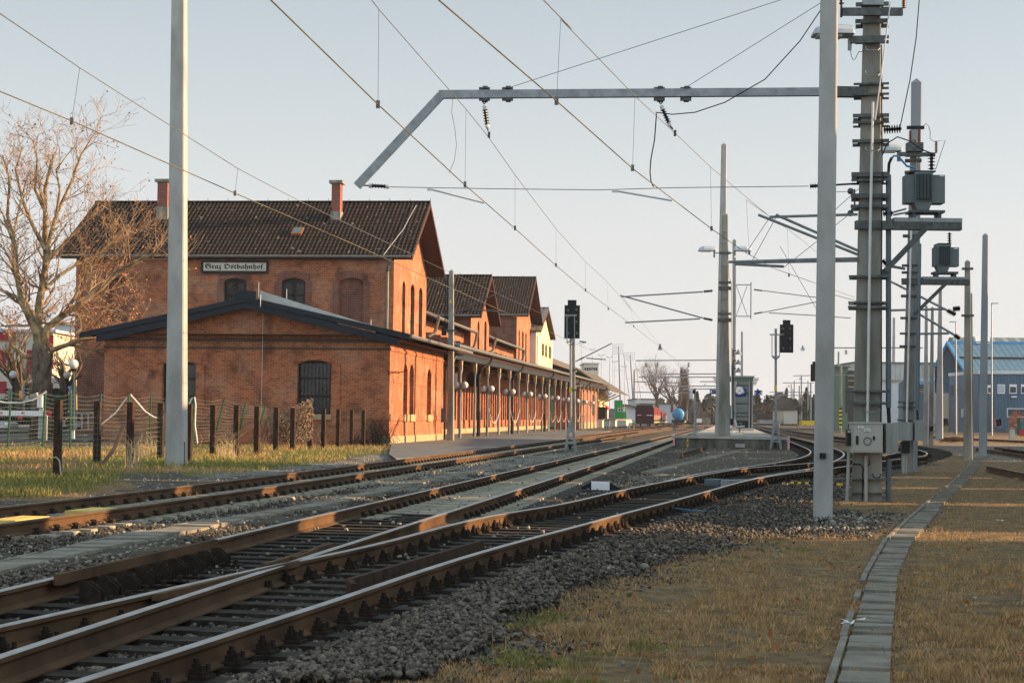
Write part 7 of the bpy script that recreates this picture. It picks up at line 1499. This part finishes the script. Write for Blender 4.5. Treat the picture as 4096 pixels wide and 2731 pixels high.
def hill(x0, x1, yt, yb, Y, label, amp=6, m='hill'):
    mb = MB(); n = 40; top = [D(x0+(x1-x0)*k/n, yt+amp*math.sin(k*.5)+random.uniform(-1.5, 1.5)*amp*.2+amp*2*((k/n-.5)**2)*4*.3, Y) for k in range(n+1)]
    bot = [D(x0+(x1-x0)*k/n, yb, Y) for k in range(n+1)]
    for k in range(n): mb.poly([bot[k], bot[k+1], top[k+1], top[k]]); mb.poly([top[k], top[k+1], top[k+1]+V(0, 260, -12), top[k]+V(0, 260, -12)])
    return tag(mb.build('hills', MT[m]), kind='structure')
hill(2860, 3400, 1618, 1700, 900, '', 3); hill(2420, 2900, 1628, 1700, 1000, '', 4); hill(-300, 700, 1560, 1690, 1200, '', 5)
# ------------------------------------------------------------------ wagons
Yw = YG(2600, 1712)
def wagon(label, x0, x1, xs, y0, y1, Y, dep, crate=True):
    pass
WA = L(265, 0, 0); wd_ = math.atan(.109)
Ya = 300.; pa = G(2551, 1708, 0); pa = D(2595, 1706, Ya); pa.z = 0
def wagon_box(label, y0, ln, w, cx0, z0, z1, boxes, body='wagonred', end='wagondark'):
    dirv = V(math.sin(wd_), math.cos(wd_), 0); sd_ = V(math.cos(wd_), -math.sin(wd_), 0); o = V(cx0, y0, 0)
    t = thing('freight_wagon', label, 'freight wagon', o, -wd_)
    def bb(a0, a1, s0, s1, z0, z1, m, name, parent=t):
        mb = MB(); vs = [o+dirv*a+sd_*s+V(0, 0, z) for z in (z0, z1) for a, s in ((a0, s0), (a1, s0), (a1, s1), (a0, s1))]; mb.add(vs, [(3, 2, 1, 0), (4, 5, 6, 7), (0, 1, 5, 4), (1, 2, 6, 5), (2, 3, 7, 6), (3, 0, 4, 7)]); return mb.build(name, MT[m], parent)
    bb(0, ln, -w/2, w/2, .95, 1.3, 'chassis', 'chassis'); bb(-.3, -.02, -w/2+.1, w/2-.1, .7, 1.25, 'chassis', 'buffer_beam')
    for a in (1.5, 3.3, ln-3.3, ln-1.5):
        for s in (-.75, .75):
            mb = MB(); mb.lathe(o+dirv*a+sd_*s+V(0, 0, .62), [(.46, -.06), (.46, .06)], 12, axis=sd_); mb.build('wheel', MT['chassis'], t)
    for s in (-1, 1):
        mb = MB(); mb.lathe(o-dirv*.9+sd_*s*.87+V(0, 0, 1.05), [(.1, 0), (.1, .6), (.22, 0)][:2], 8, axis=dirv); mb.lathe(o-dirv*.95+sd_*s*.87+V(0, 0, 1.05), [(.24, 0), (.24, .08)], 10, axis=dirv); mb.build('buffer', MT['chassis'], t)
        bb(.5, ln-.5, s*w/2-.05 if s > 0 else -w/2-.05, s*w/2+.06 if s > 0 else -w/2+.05, .85, 1.0, 'yellow_dull', 'step_rail')
    return t, bb, o, dirv, sd_
Z1 = D(2600, 1612, Ya).z
ww = (2607-2550)*Ya/F
cx = D(2578.5, 1700, Ya).x
t, bb, o, dv, sv = wagon_box('dark red covered wagon with arched end doors, the nearest one', Ya, 38, ww*1.3, cx, 0, 0, None)
W_ = (2608-2547)*Ya/F*1.22
mb = MB(); ends = []; zb_, zs_, zr_ = 1.3, Z1-.75, Z1
for (a0, a1) in ((0, 18), (19, 37)):
    pr = [(-W_/2, zb_), (W_/2, zb_), (W_/2, zs_), (W_/4, zs_+.35), (0, zr_-.25), (-W_/4, zs_+.35), (-W_/2, zs_)]; mb = MB(); mb.prism([o+dv*a0+sv*s+V(0, 0, z) for s, z in pr], dv*(a1-a0)); bd = mb.build('body', MT['wagonred'], t)
for s in (-1, 1):
    bb(-.05, -.002, (-W_/2+.05) if s < 0 else .03, -.03 if s < 0 else W_/2-.05, 1.4, zs_, 'wagondark', 'end_door'); bb(-.09, -.052, s*W_*.25-.55, s*W_*.25+.55, 3.0, 3.7, 'chassis', 'vent')
bb(-.1, -.052, -W_*.38, -W_*.2, 4.5, 4.62, 'white', 'lettering'); bb(-.1, -.052, W_*.1, W_*.42, 2.0, 2.12, 'white', 'lettering'); bb(-.1, -.052, -W_*.4, -W_*.18, 2.0, 2.1, 'white', 'lettering'); 
for k in range(7): bb(1+k*5, 2.0+k*5, W_/2+.01, W_/2+.05, 1.35, 2.1, 'yellow' if k % 2 else 'white', 'door_mark')
t, bb, o, dv, sv = wagon_box('second dark red covered wagon, behind the nearest one', Ya+41, 42, W_*.95, cx+41*math.tan(wd_), 0, 0, None)
mb = MB(); pr = [(-W_/2, zb_), (W_/2, zb_), (W_/2, zs_-.5), (0, zr_-.9), (-W_/2, zs_-.5)]; mb.prism([o+dv*2+sv*s+V(0, 0, z) for s, z in pr], dv*38); mb.build('body', MT['wagonred'], t)
for k in range(5): bb(4+k*7, 5+k*7, W_/2+.01, W_/2+.05, 1.35, 2.1, 'yellow' if k % 2 else 'white', 'door_mark')
t, bb, o, dv, sv = wagon_box('blue tank wagon behind the dark red wagons', Ya+90, 22, W_*.9, D(2712, 1690, Ya+90).x, 0, 0, None)
R_ = 26*(Ya+90)/F*.95; mb = MB(); zc = D(2710, 1657, Ya+90).z; mb.lathe(o+V(0, 0, zc)+dv*.3, [(R_*.3, 0), (R_*.8, .15), (R_*.97, .5), (R_, 1), (R_, 20), (R_*.9, 21)], 20, axis=dv); mb.build('tank', MT['tankblue'], t, smooth=True)
mb = MB()
for a in (3, 7, 11, 15): mb.lathe(o+V(0, 0, zc)+dv*a, [(R_+.06, 0), (R_+.06, .3)], 20, axis=dv)
mb.build('tank_band', MT['chassis'], t)
# ------------------------------------------------------------------ far buildings
def bld(name, lab, x0, x1, y0, y1, Y, dep, m, cat='building', roof=None, wins=(), wm='glass', ridge=0, **k):
    t, p0, p1 = block(name, lab, cat, x0, x1, y0, y1, Y, dep, m, part='wall')
    for (a, b, c, d) in wins: cab(t, a, b, c, d, Y-.08, .07, wm, 'window')
    if roof:
        mb = MB(); e = .3
        if ridge: mb.prism([V(p0.x-e, Y-e, p1.z), V(p1.x+e, Y-e, p1.z), V((p0.x+p1.x)/2, Y-e, p1.z+ridge)], V(0, dep+2*e, 0))
        else: mb.box(((p0.x+p1.x)/2, Y+dep/2, p1.z+.12), (p1.x-p0.x+2*e, dep+2*e, .22))
        mb.build('roof', MT[roof], t)
    return t
bld('round_block', 'cream flat-topped block with a window band above the shed roof', 2334, 2394, 1455, 1640, 420, 20, 'cream', roof='cream', wins=[(2338+k*9, 2345+k*9, 1470, 1480) for k in range(6)])
bld('tower_block', 'distant pale blue tower beside the poplar', 2757, 2773, 1560, 1690, 700, 15, 'lamphead')
bld('station_house', 'distant dark house with a pale garage beyond the tank wagon', 2786, 2812, 1652, 1693, 480, 20, 'shutter', roof='brownroof', ridge=3, wins=[(2786, 2808, 1674, 1690)], wm='white')
bld('long_shed', 'distant long low shed right of the dark house', 2812, 2842, 1668, 1694, 500, 30, 'concrete_dark', roof='brownroof', ridge=1.5)
bld('arch_hall', 'distant hall with an arched dark roof above the wagons', 2540, 2632, 1598, 1690, 480, 30, 'white_wall', roof='chassis', ridge=0, wins=[])
bld('market_hall', 'long pale grey hall behind the wagons', 2560, 2740, 1618, 1690, 470, 30, 'lamphead', roof='brownroof')
bld('gabled_house', 'beige gabled house far right of the elevator shaft', 3135, 3190, 1640, 1695, 330, 14, 'cream', roof='brownroof', ridge=2.2)
bld('low_wall', 'stack of pale concrete beams on the far right tracks', 3038, 3125, 1680, 1694, 330, 3, 'concrete')
bld('grey_fence_wall', 'dark hoarding behind the stacked beams', 3020, 3150, 1655, 1690, 360, 3, 'shutter')
bld('yellow_wagon', 'yellow works wagon far behind the mast row', 3208, 3260, 1682, 1700, 300, 3, 'yellow')
bld('yellow_van', 'yellow machine beyond the end of the island platform', 3014, 3036, 1681, 1693, 420, 3, 'yellow_dull')
# works buildings on the right
YW = 300.
gw_ = bld('green_works_hall', 'green and pale works hall partly hidden by the cabinet mast', 3335, 3392, 1470, 1722, 260, 10, 'greenwall', roof='greenwall', wins=[(3390-7, 3391, 1490, 1650)])
bld('dark_glazed_bay', 'dark glazed front of the green works hall', 3392, 3420, 1482, 1720, 260, 12, 'glass', wins=[(3392, 3420, y, y+4) for y in (1500, 1520, 1545)], wm='sand')
bld('pale_works_hall', 'pale ribbed works hall behind the masts', 3420, 3748, 1455, 1725, 330, 40, 'palerib', roof='greenwall')
bld('white_shed', 'low white shed right of the cabinet mast', 3527, 3594, 1525, 1722, 300, 10, 'white_wall', roof='sand')
def gable_hall(label, x0, xr, x1, ye, yr, yb, Y, dep, yel=None, longx=None):
    t = thing('blue_works_hall', label, 'works building', D(x0, yb, Y)); mb = MB(); P_ = lambda x, y, o=0: D(x, y, Y+o)
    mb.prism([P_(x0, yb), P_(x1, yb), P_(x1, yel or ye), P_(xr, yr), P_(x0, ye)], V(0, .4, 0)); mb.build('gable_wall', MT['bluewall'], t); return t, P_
# gable face seen nearly frontal, long roof running right
t, P_ = gable_hall('big blue works hall with a gable and long ribbed roof', 3740, 3790, 3860, 1466, 1370, 1725, 330, 5, yel=1482)
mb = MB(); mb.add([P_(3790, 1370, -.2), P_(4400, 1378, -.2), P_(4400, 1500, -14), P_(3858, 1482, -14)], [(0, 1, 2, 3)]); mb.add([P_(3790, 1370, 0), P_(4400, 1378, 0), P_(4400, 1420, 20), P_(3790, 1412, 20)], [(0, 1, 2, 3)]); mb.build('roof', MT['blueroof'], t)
mb = MB(); mb.bar(P_(3790, 1369, -.4), P_(4400, 1377, -.4), .6, .5); mb.bar(P_(3790, 1369, -.4), P_(3860, 1484, -14.2), .5, .5); mb.bar(P_(3738, 1466, -.4), P_(3790, 1369, -.4), .5, .4); mb.build('verge', MT['tankblue'], t)
mb = MB(); mb.bar(P_(3828, 1430, -8), P_(4400, 1436, -8), .12, .35); mb.build('roof_pipe', MT['rust'], t)
mb = MB(); mb.prism([P_(3806, 1368, .5), P_(4400, 1378, .5), P_(4400, 1354, 3), P_(3812, 1350, 3)], V(0, 3, .2)); mb.build('roof_light', MT['glassroof'], t)
mb = MB(); mb.prism([P_(3905, 1372, -1), P_(3962, 1374, -1), P_(3958, 1349, 2), P_(3900, 1347, 2)], V(0, 2, .2)); mb.build('roof_vent', MT['white_wall'], t)
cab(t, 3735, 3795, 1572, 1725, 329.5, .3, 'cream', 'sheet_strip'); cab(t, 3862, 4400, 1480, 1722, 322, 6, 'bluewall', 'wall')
t, P_ = gable_hall('smaller blue gable left of the big works hall', 3590, 3625, 3700, 1540, 1508, 1722, 310, 5, yel=1540)
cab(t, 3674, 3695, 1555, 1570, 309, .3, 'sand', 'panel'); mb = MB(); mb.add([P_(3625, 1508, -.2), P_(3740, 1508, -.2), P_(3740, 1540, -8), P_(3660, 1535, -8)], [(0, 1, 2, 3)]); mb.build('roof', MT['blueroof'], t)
of = thing('blue_office', 'blue two-storey office with ribbed walls and white-framed windows at the right edge', 'works building', D(3797, 1722, 290)); Yo = 290.
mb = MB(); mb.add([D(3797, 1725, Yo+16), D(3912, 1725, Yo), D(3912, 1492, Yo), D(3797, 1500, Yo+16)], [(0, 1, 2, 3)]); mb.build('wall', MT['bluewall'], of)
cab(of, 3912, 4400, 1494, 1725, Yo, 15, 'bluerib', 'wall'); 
mb = MB(); mb.bar(D(3797, 1498, Yo+16), D(3914, 1488, Yo-.1), .3, .5); mb.bar(D(3912, 1489, Yo-.1), D(4400, 1489, Yo-.1), .3, .5); mb.build('parapet', MT['white_wall'], of)
for x0, x1, y0, y1 in ((3950, 3968, 1540, 1574), (3990, 4020, 1537, 1574), (4038, 4067, 1537, 1574), (4084, 4120, 1537, 1574)):
    w_ = cab(of, x0, x1, y0, y1, Yo-.1, .08, 'white', 'window'); cab(w_, x0+3, x1-3, y0+10 if x0 != 3990 else y0+3, y1-4, Yo-.14, .04, 'glass' if x0 != 3990 else 'lamphead', 'pane')
for x in (3803, 3809, 3815, 3829, 3836, 3843): 
    yy_ = Yo+16-16*(x-3797)/115; cab(of, x, x+3, 1540, 1580, yy_-.3, .1, 'frame', 'window')
w_ = cab(of, 4028, 4100, 1633, 1668, Yo-.6, .08, 'white', 'window'); cab(w_, 4032, 4098, 1636, 1665, Yo-.66, .05, 'hill', 'pane')
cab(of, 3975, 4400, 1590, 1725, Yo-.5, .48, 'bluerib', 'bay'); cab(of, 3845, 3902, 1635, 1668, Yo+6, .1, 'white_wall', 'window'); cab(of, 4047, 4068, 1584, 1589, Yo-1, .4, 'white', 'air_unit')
for k, (x, y0, c_) in enumerate(((3985, 1672, 'graff'), (3770, 1668, 'graff'), (3742, 1660, 'white'))):
    mb = MB()
    for j in range(5): xx_ = x+j*4; mb.bar(D(xx_, y0+random.uniform(0, 8), 287 if k == 0 else 328), D(xx_+random.uniform(-3, 5), y0+38-random.uniform(0, 10), 287 if k == 0 else 328), .2, .5)
    mb.build('graffiti', MT[c_], of if k == 0 else t)
Yx = 250; small_tree('bare_bush', 'reddish dry bush against the blue office wall at the right edge', 4075, 1730, 1640, Yx, .2, 'leaf', 6, spread=1.0)
for x, yt, yb, d_, lb in ((3967, 1212, 1762, 1, 'tall slim street lamp before the blue office, the taller one'), (3824, 1286, 1745, -1, 'slim street lamp left of the dark pointed mast')):
    Y = 230; t = thing('street_lamp', lb, 'street lamp', D(x, yb, Y)); part(t, 'pole', 'steel', lambda b: b.tube([D(x, yb, Y), D(x, yt, Y)], [.13, .07], 6)); part(t, 'lamp_head', 'lamphead', lambda b: b.bar(D(x, yt+1, Y), D(x+d_*25, yt+1, Y), .4, .12))
for x0, x1, y0, y1, m, lb in ((4041, 4060, 1718, 1758, 'box', 'white equipment cabinet by the far right track'), (4082, 4110, 1718, 1744, 'redpanel', 'dark red box at the right edge'), (4070, 4082, 1672, 1740, 'green', 'green fence panel before the blue office')):
    Y = YG(x0, y1+3); t = thing('track_cabinet', lb, 'cabinet', D(x0, y1, Y)); cab(t, x0, x1, y0, y1, Y, .4, m, 'body'); cab(t, x0-.6, x1+.6, y0-1.5, y0, Y-.04, .5, m, 'lid')
Y = YG(4035, 1790); t = thing('red_stop', 'small red wheel stop on the far right rail', 'wheel stop', D(4038, 1790, Y)); cab(t, 4033, 4045, 1789, 1796, Y, .2, 'red', 'block'); cab(t, 4031, 4047, 1795, 1798, Y-.04, .3, 'rust', 'foot')
mb = MB()
for k in range(60): x = random.uniform(3755, 3815); p = G(x, 1768, 0); mb.tube([p+V(0, 0, random.uniform(0, .25)), p+V(random.uniform(.3, 1.5), random.gauss(0, .5), random.uniform(0, .5))], .02, 3)
mb.build('brushwood', MT['twig'], label='low heap of cut twigs beside the broad pale mast', cat='brushwood')
# ------------------------------------------------------------------ left street scene
YL = 150.; t = bld('street_building', 'white street building with bright red panels behind the trees on the left', -250, 212, 1330, 1660, YL, 12, 'cream', roof='white_wall')
for a, b, c, d in ((-200, 25, 1400, 1468), (-200, 25, 1525, 1570), (105, 150, 1400, 1500), (185, 214, 1440, 1475), (115, 155, 1530, 1600), (192, 212, 1533, 1562), (170, 214, 1340, 1400), (-200, 60, 1330, 1360)): cab(t, a, b, c, d, YL-.12, .1, 'redpanel', 'red_panel')
for x in (2, 12, 88, 97, 106):
    cab(t, x, x+5, 1490 if x > 80 else 1590, 1522 if x > 80 else 1625, YL-.14, .1, 'shutter', 'window')
bld('grey_street_house', 'grey house with small dark windows between the plane tree and the station', 210, 330, 1300, 1650, 170, 12, 'white_wall', roof='white_wall', wins=[(232, 246, 1515, 1532), (232, 246, 1420, 1440)])
bld('low_dark_wall', 'dark low fence behind the parked cars', -250, 260, 1600, 1690, 130, 1, 'frame')
def globe_lamp(x, y, r, yb, Y, lb, m='hill'):
    t = thing('globe_lamp', lb, 'street lamp', D(x, yb, Y), 0, 'globe lamps on the station forecourt'); u = Y/F; part(t, 'globe', 'lampglass', lambda b: b.sphere(D(x, y, Y), r*u, 18)); t.children[-1].data.polygons.foreach_set('use_smooth', [True]*len(t.children[-1].data.polygons))
    part(t, 'collar', 'black', lambda b: b.lathe(D(x, y+r+8, Y), [(r*.3*u, 0), (r*.65*u, 8*u)], 10)); part(t, 'pole', m, lambda b: b.tube([D(x, yb, Y), D(x, yb-80, Y), D(x, y+r+8, Y)], [r*.45*u, r*.3*u, r*.25*u], 8))
globe_lamp(294, 1456, 20, 1720, 92, 'largest white globe lamp on a thick grey post beside the brick wall'); globe_lamp(268, 1501, 14.5, 1700, 105, 'small white globe lamp just left of the largest one', 'black'); globe_lamp(53, 1498, 16, 1700, 105, 'white globe lamp at the far left in front of the red panels', 'black')
# barrier, cars, traffic lights
t = thing('barrier', 'red and white level barrier with a round red end disc behind the netting', 'barrier', G(165, 1735, 0)); Yb_ = 90
cab(t, -200, 190, 1643, 1659, Yb_, .12, 'white', 'boom')
for x in (0, 86, 172): cab(t, x, x+9, 1647, 1654, Yb_-.03, .02, 'red', 'red_mark')
part(t, 'end_disc', 'red', lambda b: b.lathe(D(194, 1651, Yb_-.05), [(11*Yb_/F, 0), (11*Yb_/F, .03)], 16, axis=(0, 1, 0))); t.children[-1].data.transform(Matrix.Identity(4))
cab(t, 152, 172, 1632, 1755, Yb_+.15, .2, 'concrete', 'post'); cab(t, 148, 168, 1582, 1629, Yb_, .25, 'white', 'motor_box'); cab(t, 178, 188, 1655, 1760, Yb_+.15, .15, 'concrete', 'post')
cb = thing('camera_unit', 'small grey unit tilted on top of the barrier post', 'unit', D(137, 1585, Yb_)); part(cb, 'body', 'box2', lambda b: b.bar(D(123, 1589, Yb_), D(150, 1578, Yb_), .3, .12)); part(cb, 'lid', 'box', lambda b: b.bar(D(125, 1582, Yb_), D(150, 1572, Yb_), .3, .06))
Yl2 = 92; t = thing('striped_bollard', 'red and white striped bollard beside the station forecourt', 'bollard', D(291, 1745, Yl2))
for k in range(6): cab(t, 286, 297, 1652+k*17, 1669+k*17, Yl2, .12, 'red' if k in (1, 3) else 'white', 'stripe')
line('barrier_chain', 'red and white chain sagging between the barrier and the bollard', [D(197, 1668, Yl2), D(215, 1680, Yl2), D(235, 1688, Yl2), D(258, 1682, Yl2), D(286, 1662, Yl2)], .03, 'redchain', 'chain')
t = thing('bike_stand', 'row of curved steel bicycle stands beside the striped bollard', 'bicycle stand', D(335, 1720, 95))
for k in range(4): x = 316+k*24; part(t, 'hoop', 'steel', lambda b: b.tube([D(x-10, 1715, 95), D(x-10, 1660, 95), D(x-6, 1652, 95), D(x+4, 1650, 95), D(x+10, 1657, 95), D(x+11, 1715, 95)], .03, 5))
part(t, 'rail', 'steel', lambda b: b.bar(D(296, 1650, 95), D(402, 1648, 95), .04))
t = thing('road_sign', 'round blue road sign with two white curved arrows beside the globe lamps', 'road sign', D(279, 1560, 104)); part(t, 'disc', 'tankblue', lambda b: b.lathe(D(279, 1551, 104), [(9*104/F, 0), (9*104/F, .04)], 18, axis=(0, 1, 0))); part(t, 'arrow', 'white', lambda b: (b.bar(D(279, 1560, 103.9), D(279, 1550, 103.9), .03), b.tube([D(279, 1552, 103.9), D(274, 1547, 103.9), D(273, 1550, 103.9)], .03, 4), b.tube([D(279, 1552, 103.9), D(284, 1547, 103.9), D(285, 1550, 103.9)], .03, 4))); part(t, 'pole', 'steel', lambda b: b.tube([D(279, 1700, 104.1), D(279, 1545, 104.1)], .035, 6))
for x, yt, yb, lb in ((38, 1552, 1700, 'traffic light seen from the side at the left edge'), (97, 1540, 1680, 'traffic light seen from the side behind the dark tree')):
    t = thing('traffic_light', lb, 'traffic light', D(x, yb, 112)); cab(t, x-7, x+6, yt, yt+48, 112, .3, 'box2', 'housing'); part(t, 'pole', 'steel', lambda b: b.tube([D(x, yb, 112.2), D(x, yt, 112.2)], .06, 6))
    for k in range(3): s = -1 if x < 60 else 1; part(t, 'visor', 'black', lambda b: b.bar(D(x+s*5, yt+6+k*15, 112), D(x+s*16, yt+8+k*15, 112), .28, .12))
def car(label, x0, x1, yt, yb, Y, m, face=1):
    t = thing('parked_car', label, 'car', D((x0+x1)/2, yb, Y)); P_ = lambda fx, fy, o=0: D(x0+(x1-x0)*fx, yb+(yt-yb)*fy, Y+o)
    pr = [(0, .18), (0, .5), (.03, .6), (.2, .66), (.36, .98), (.62, 1), (.84, .68), (.97, .6), (1, .4), (1, .18)]
    if face < 0: pr = [(1-a, b) for a, b in pr]
    mb = MB(); mb.prism([P_(*q) for q in pr], V(0, 1.7, 0)); mb.build('body', MT[m], t)
    wn = [(.24, .68), (.38, .93), (.61, .95), (.79, .68)]; wn = [(1-a, b) for a, b in wn] if face < 0 else wn
    mb = MB(); mb.poly([P_(*q, -.02) for q in wn]); mb.build('side_window', MT['glass'], t)
    for fx in (.2, .8):
        mb = MB(); mb.lathe(P_(fx, .17, -.03), [(.32, 0), (.32, .22)], 14, axis=(0, 1, 0)); w_ = mb.build('wheel', MT['tyre'], t); mb = MB(); mb.lathe(P_(fx, .17, -.05), [(.18, 0), (.18, .02)], 10, axis=(0, 1, 0)); mb.build('rim', MT['steel'], w_)
    s0 = .97 if face > 0 else .03
    mb = MB(); mb.box(P_(s0, .5, -.02), (.25, .06, .14)); mb.build('tail_light', MT['red'], t); mb = MB(); mb.box(P_(1-s0, .5, -.02), (.25, .06, .12)); mb.build('headlight', MT['mirror'], t); return t
car('black car parked behind the barrier boom', -260, 92, 1630, 1712, 100, 'carblack'); car('silver car front at the left edge below the barrier boom', -330, 40, 1665, 1722, 96, 'carpaint', -1); car('dark car half hidden between the tree trunk and the bollard', 240, 330, 1648, 1706, 112, 'carblack')
t = thing('dark_awning', 'black half-round cover behind the fence left of the globe lamps', 'awning', D(222, 1600, 108)); part(t, 'dome', 'black', lambda b: b.prism([D(222+18*math.cos(a), 1575-24*math.sin(a), 108) for a in [k*math.pi/10 for k in range(11)]], V(0, 1, 0))); cab(t, 203, 242, 1575, 1640, 108, 1, 'green', 'stall')
line('drainpipe', 'pale yellowish drainpipe at the left corner of the station building', [D(300, 1400, 122), D(305, 1640, 122)], .09, 'sand', 'drainpipe')
# litter
for x, y, s, lb in ((3350, 2492, .09, 'crumpled white paper on the grass left of the path'), (3425, 2497, .12, 'torn white paper lying across the path edge'), (4001, 2083, .06, 'small white scrap on the grass right of the path'), (382, 1927, .12, 'white plastic piece in the grass by the siding'), (3360, 2418, .03, 'tiny white scrap left of the path')):
    p = G(x, y, .0); n_ = 9; mb = MB(); vs = [p+V(random.uniform(-1, 1)*s, random.uniform(-.5, .5)*s, random.uniform(0, .45)*s) for _ in range(n_)]; vs.sort(key=lambda v: v.x)
    mb.add(vs, [(i, i+1, i+2) for i in range(n_-2)]); mb.build('paper_scrap', MT['paper'], label=lb, cat='litter')
P_ = sample(500, 9.8, 30, 1.5); z_ = zone(P_); P_ = P_[z_[:, 1] > 0]; leafcloud('fallen_leaves', np.column_stack([P_, np.full(len(P_), .005)]), .028, MT['leaf'], kind='stuff', label='scattered dead leaves on the grass')
# ------------------------------------------------------------------ unseen blocks added right of the view to keep the low sun off the yard
def shade_block(label, x, y0, y1, h, dep=7):
    t = thing('shade_block', label, 'shade_block', (x, y0, 0)); mb = MB(); mb.box((x+dep/2, (y0+y1)/2, h/2), (dep, y1-y0, h)); mb.build('wall', MT['cream'], t)
    mb = MB(); mb.prism([V(x-.4, y0+.02, h), V(x+dep+.4, y0+.02, h), V(x+dep/2, y0+.02, h+1.2)], V(0, y1-y0-.04, 0)); mb.build('roof', MT['brownroof'], t)
    k = y0+3
    while k < y1-3: mb = MB(); mb.box((x-.03, k, 3), (.06, 2, 2)); mb.build('window', MT['glass'], t); k += 5
ty = math.tan(SUN_PHI)
shade_block('long cream shade block added right of the camera beyond the grass', 22, -30, 24.75+22*ty, 11.5)
for y0_, y1_, lb in ((26.9+29*ty, 36.5, 'second from the camera'), (37.8, 45.2, 'third from the camera'), (46.4, 53.6, 'fourth from the camera'), (54.8, 61.2, 'fifth from the camera')): shade_block('cream shade block added right of the tracks, '+lb, 22, y0_, y1_, 11.3)
shade_block('cream shade block added beyond the gap in the row', 36, 62.5, 77.8, 11.2); shade_block('cream shade block added right of the path end', 36, 79.2, 91.8, 11.6); shade_block('last cream shade block added in the row before the works', 36, 93.4, 126, 11.8)
# ------------------------------------------------------------------ winter haze
hz = bpy.data.materials.new('haze'); hz.use_nodes = True; N, Lk = nod(hz); N.clear(); out = N.new('ShaderNodeOutputMaterial'); pv = N.new('ShaderNodeVolumePrincipled')
pv.inputs['Color'].default_value = (.86, .90, 1, 1); pv.inputs['Density'].default_value = .00013; pv.inputs['Anisotropy'].default_value = .2; Lk.new(pv.outputs[0], out.inputs['Volume'])
mb = MB(); mb.box((0, 900, 21), (2400, 2200, 44)); ho = mb.build('haze', hz); tag(ho, kind='stuff', label='thin bluish winter haze over the yard')

# ------------------------------------------------------------------ every separate piece of a part becomes a part of its own
def split_pieces(o):
    me = o.data; nv = len(me.vertices)
    if nv > 4000 or len(me.polygons) < 2: return
    par = list(range(nv))
    def find(i):
        while par[i] != i: par[i] = par[par[i]]; i = par[i]
        return i
    for p in me.polygons:
        v = p.vertices; a = find(v[0])
        for w in v[1:]: par[find(w)] = a
    co = np.array([v.co[:] for v in me.vertices]); comp = {}
    for p in me.polygons: comp.setdefault(find(p.vertices[0]), []).append(p.index)
    if len(comp) > 140: return
    g = []
    for fs in comp.values():
        ids = sorted({i for f in fs for i in me.polygons[f].vertices}); lo, hi = co[ids].min(0)-.02, co[ids].max(0)+.02; cur = [fs[:], lo, hi]; ch = True
        while ch:
            ch = False
            for h in g[:]:
                if (h[1] <= cur[2]).all() and (cur[1] <= h[2]).all(): cur = [cur[0]+h[0], np.minimum(cur[1], h[1]), np.maximum(cur[2], h[2])]; g.remove(h); ch = True
        g.append(cur)
    if not 2 <= len(g) <= 24: return
    name = o.name.split('.')[0]
    for fs, lo, hi in g:
        ids = sorted({i for f in fs for i in me.polygons[f].vertices}); mp_ = {i: k for k, i in enumerate(ids)}
        m2 = bpy.data.meshes.new(name); m2.from_pydata([me.vertices[i].co[:] for i in ids], [], [[mp_[i] for i in me.polygons[f].vertices] for f in fs])
        for m in me.materials: m2.materials.append(m)
        m2.polygons.foreach_set('material_index', [me.polygons[f].material_index for f in fs]); m2.polygons.foreach_set('use_smooth', [me.polygons[f].use_smooth for f in fs]); m2.update()
        n_ = bpy.data.objects.new(name, m2); COL.objects.link(n_); n_.parent = o.parent
    bpy.data.objects.remove(o)
for o in [o for o in COL.objects if o.type == 'MESH' and o.parent is not None and not o.children and o.get('kind') is None and o.data.users == 1 and o.name.split('.')[0] not in ('sleeper', 'rail_fastening', 'rail', 'window', 'pane', 'foliage', 'crown', 'twigs', 'stem', 'wire', 'lettering', 'lamp_row', 'graffiti', 'column', 'hole_strip', 'frame', 'dead_leaves')]: split_pieces(o)
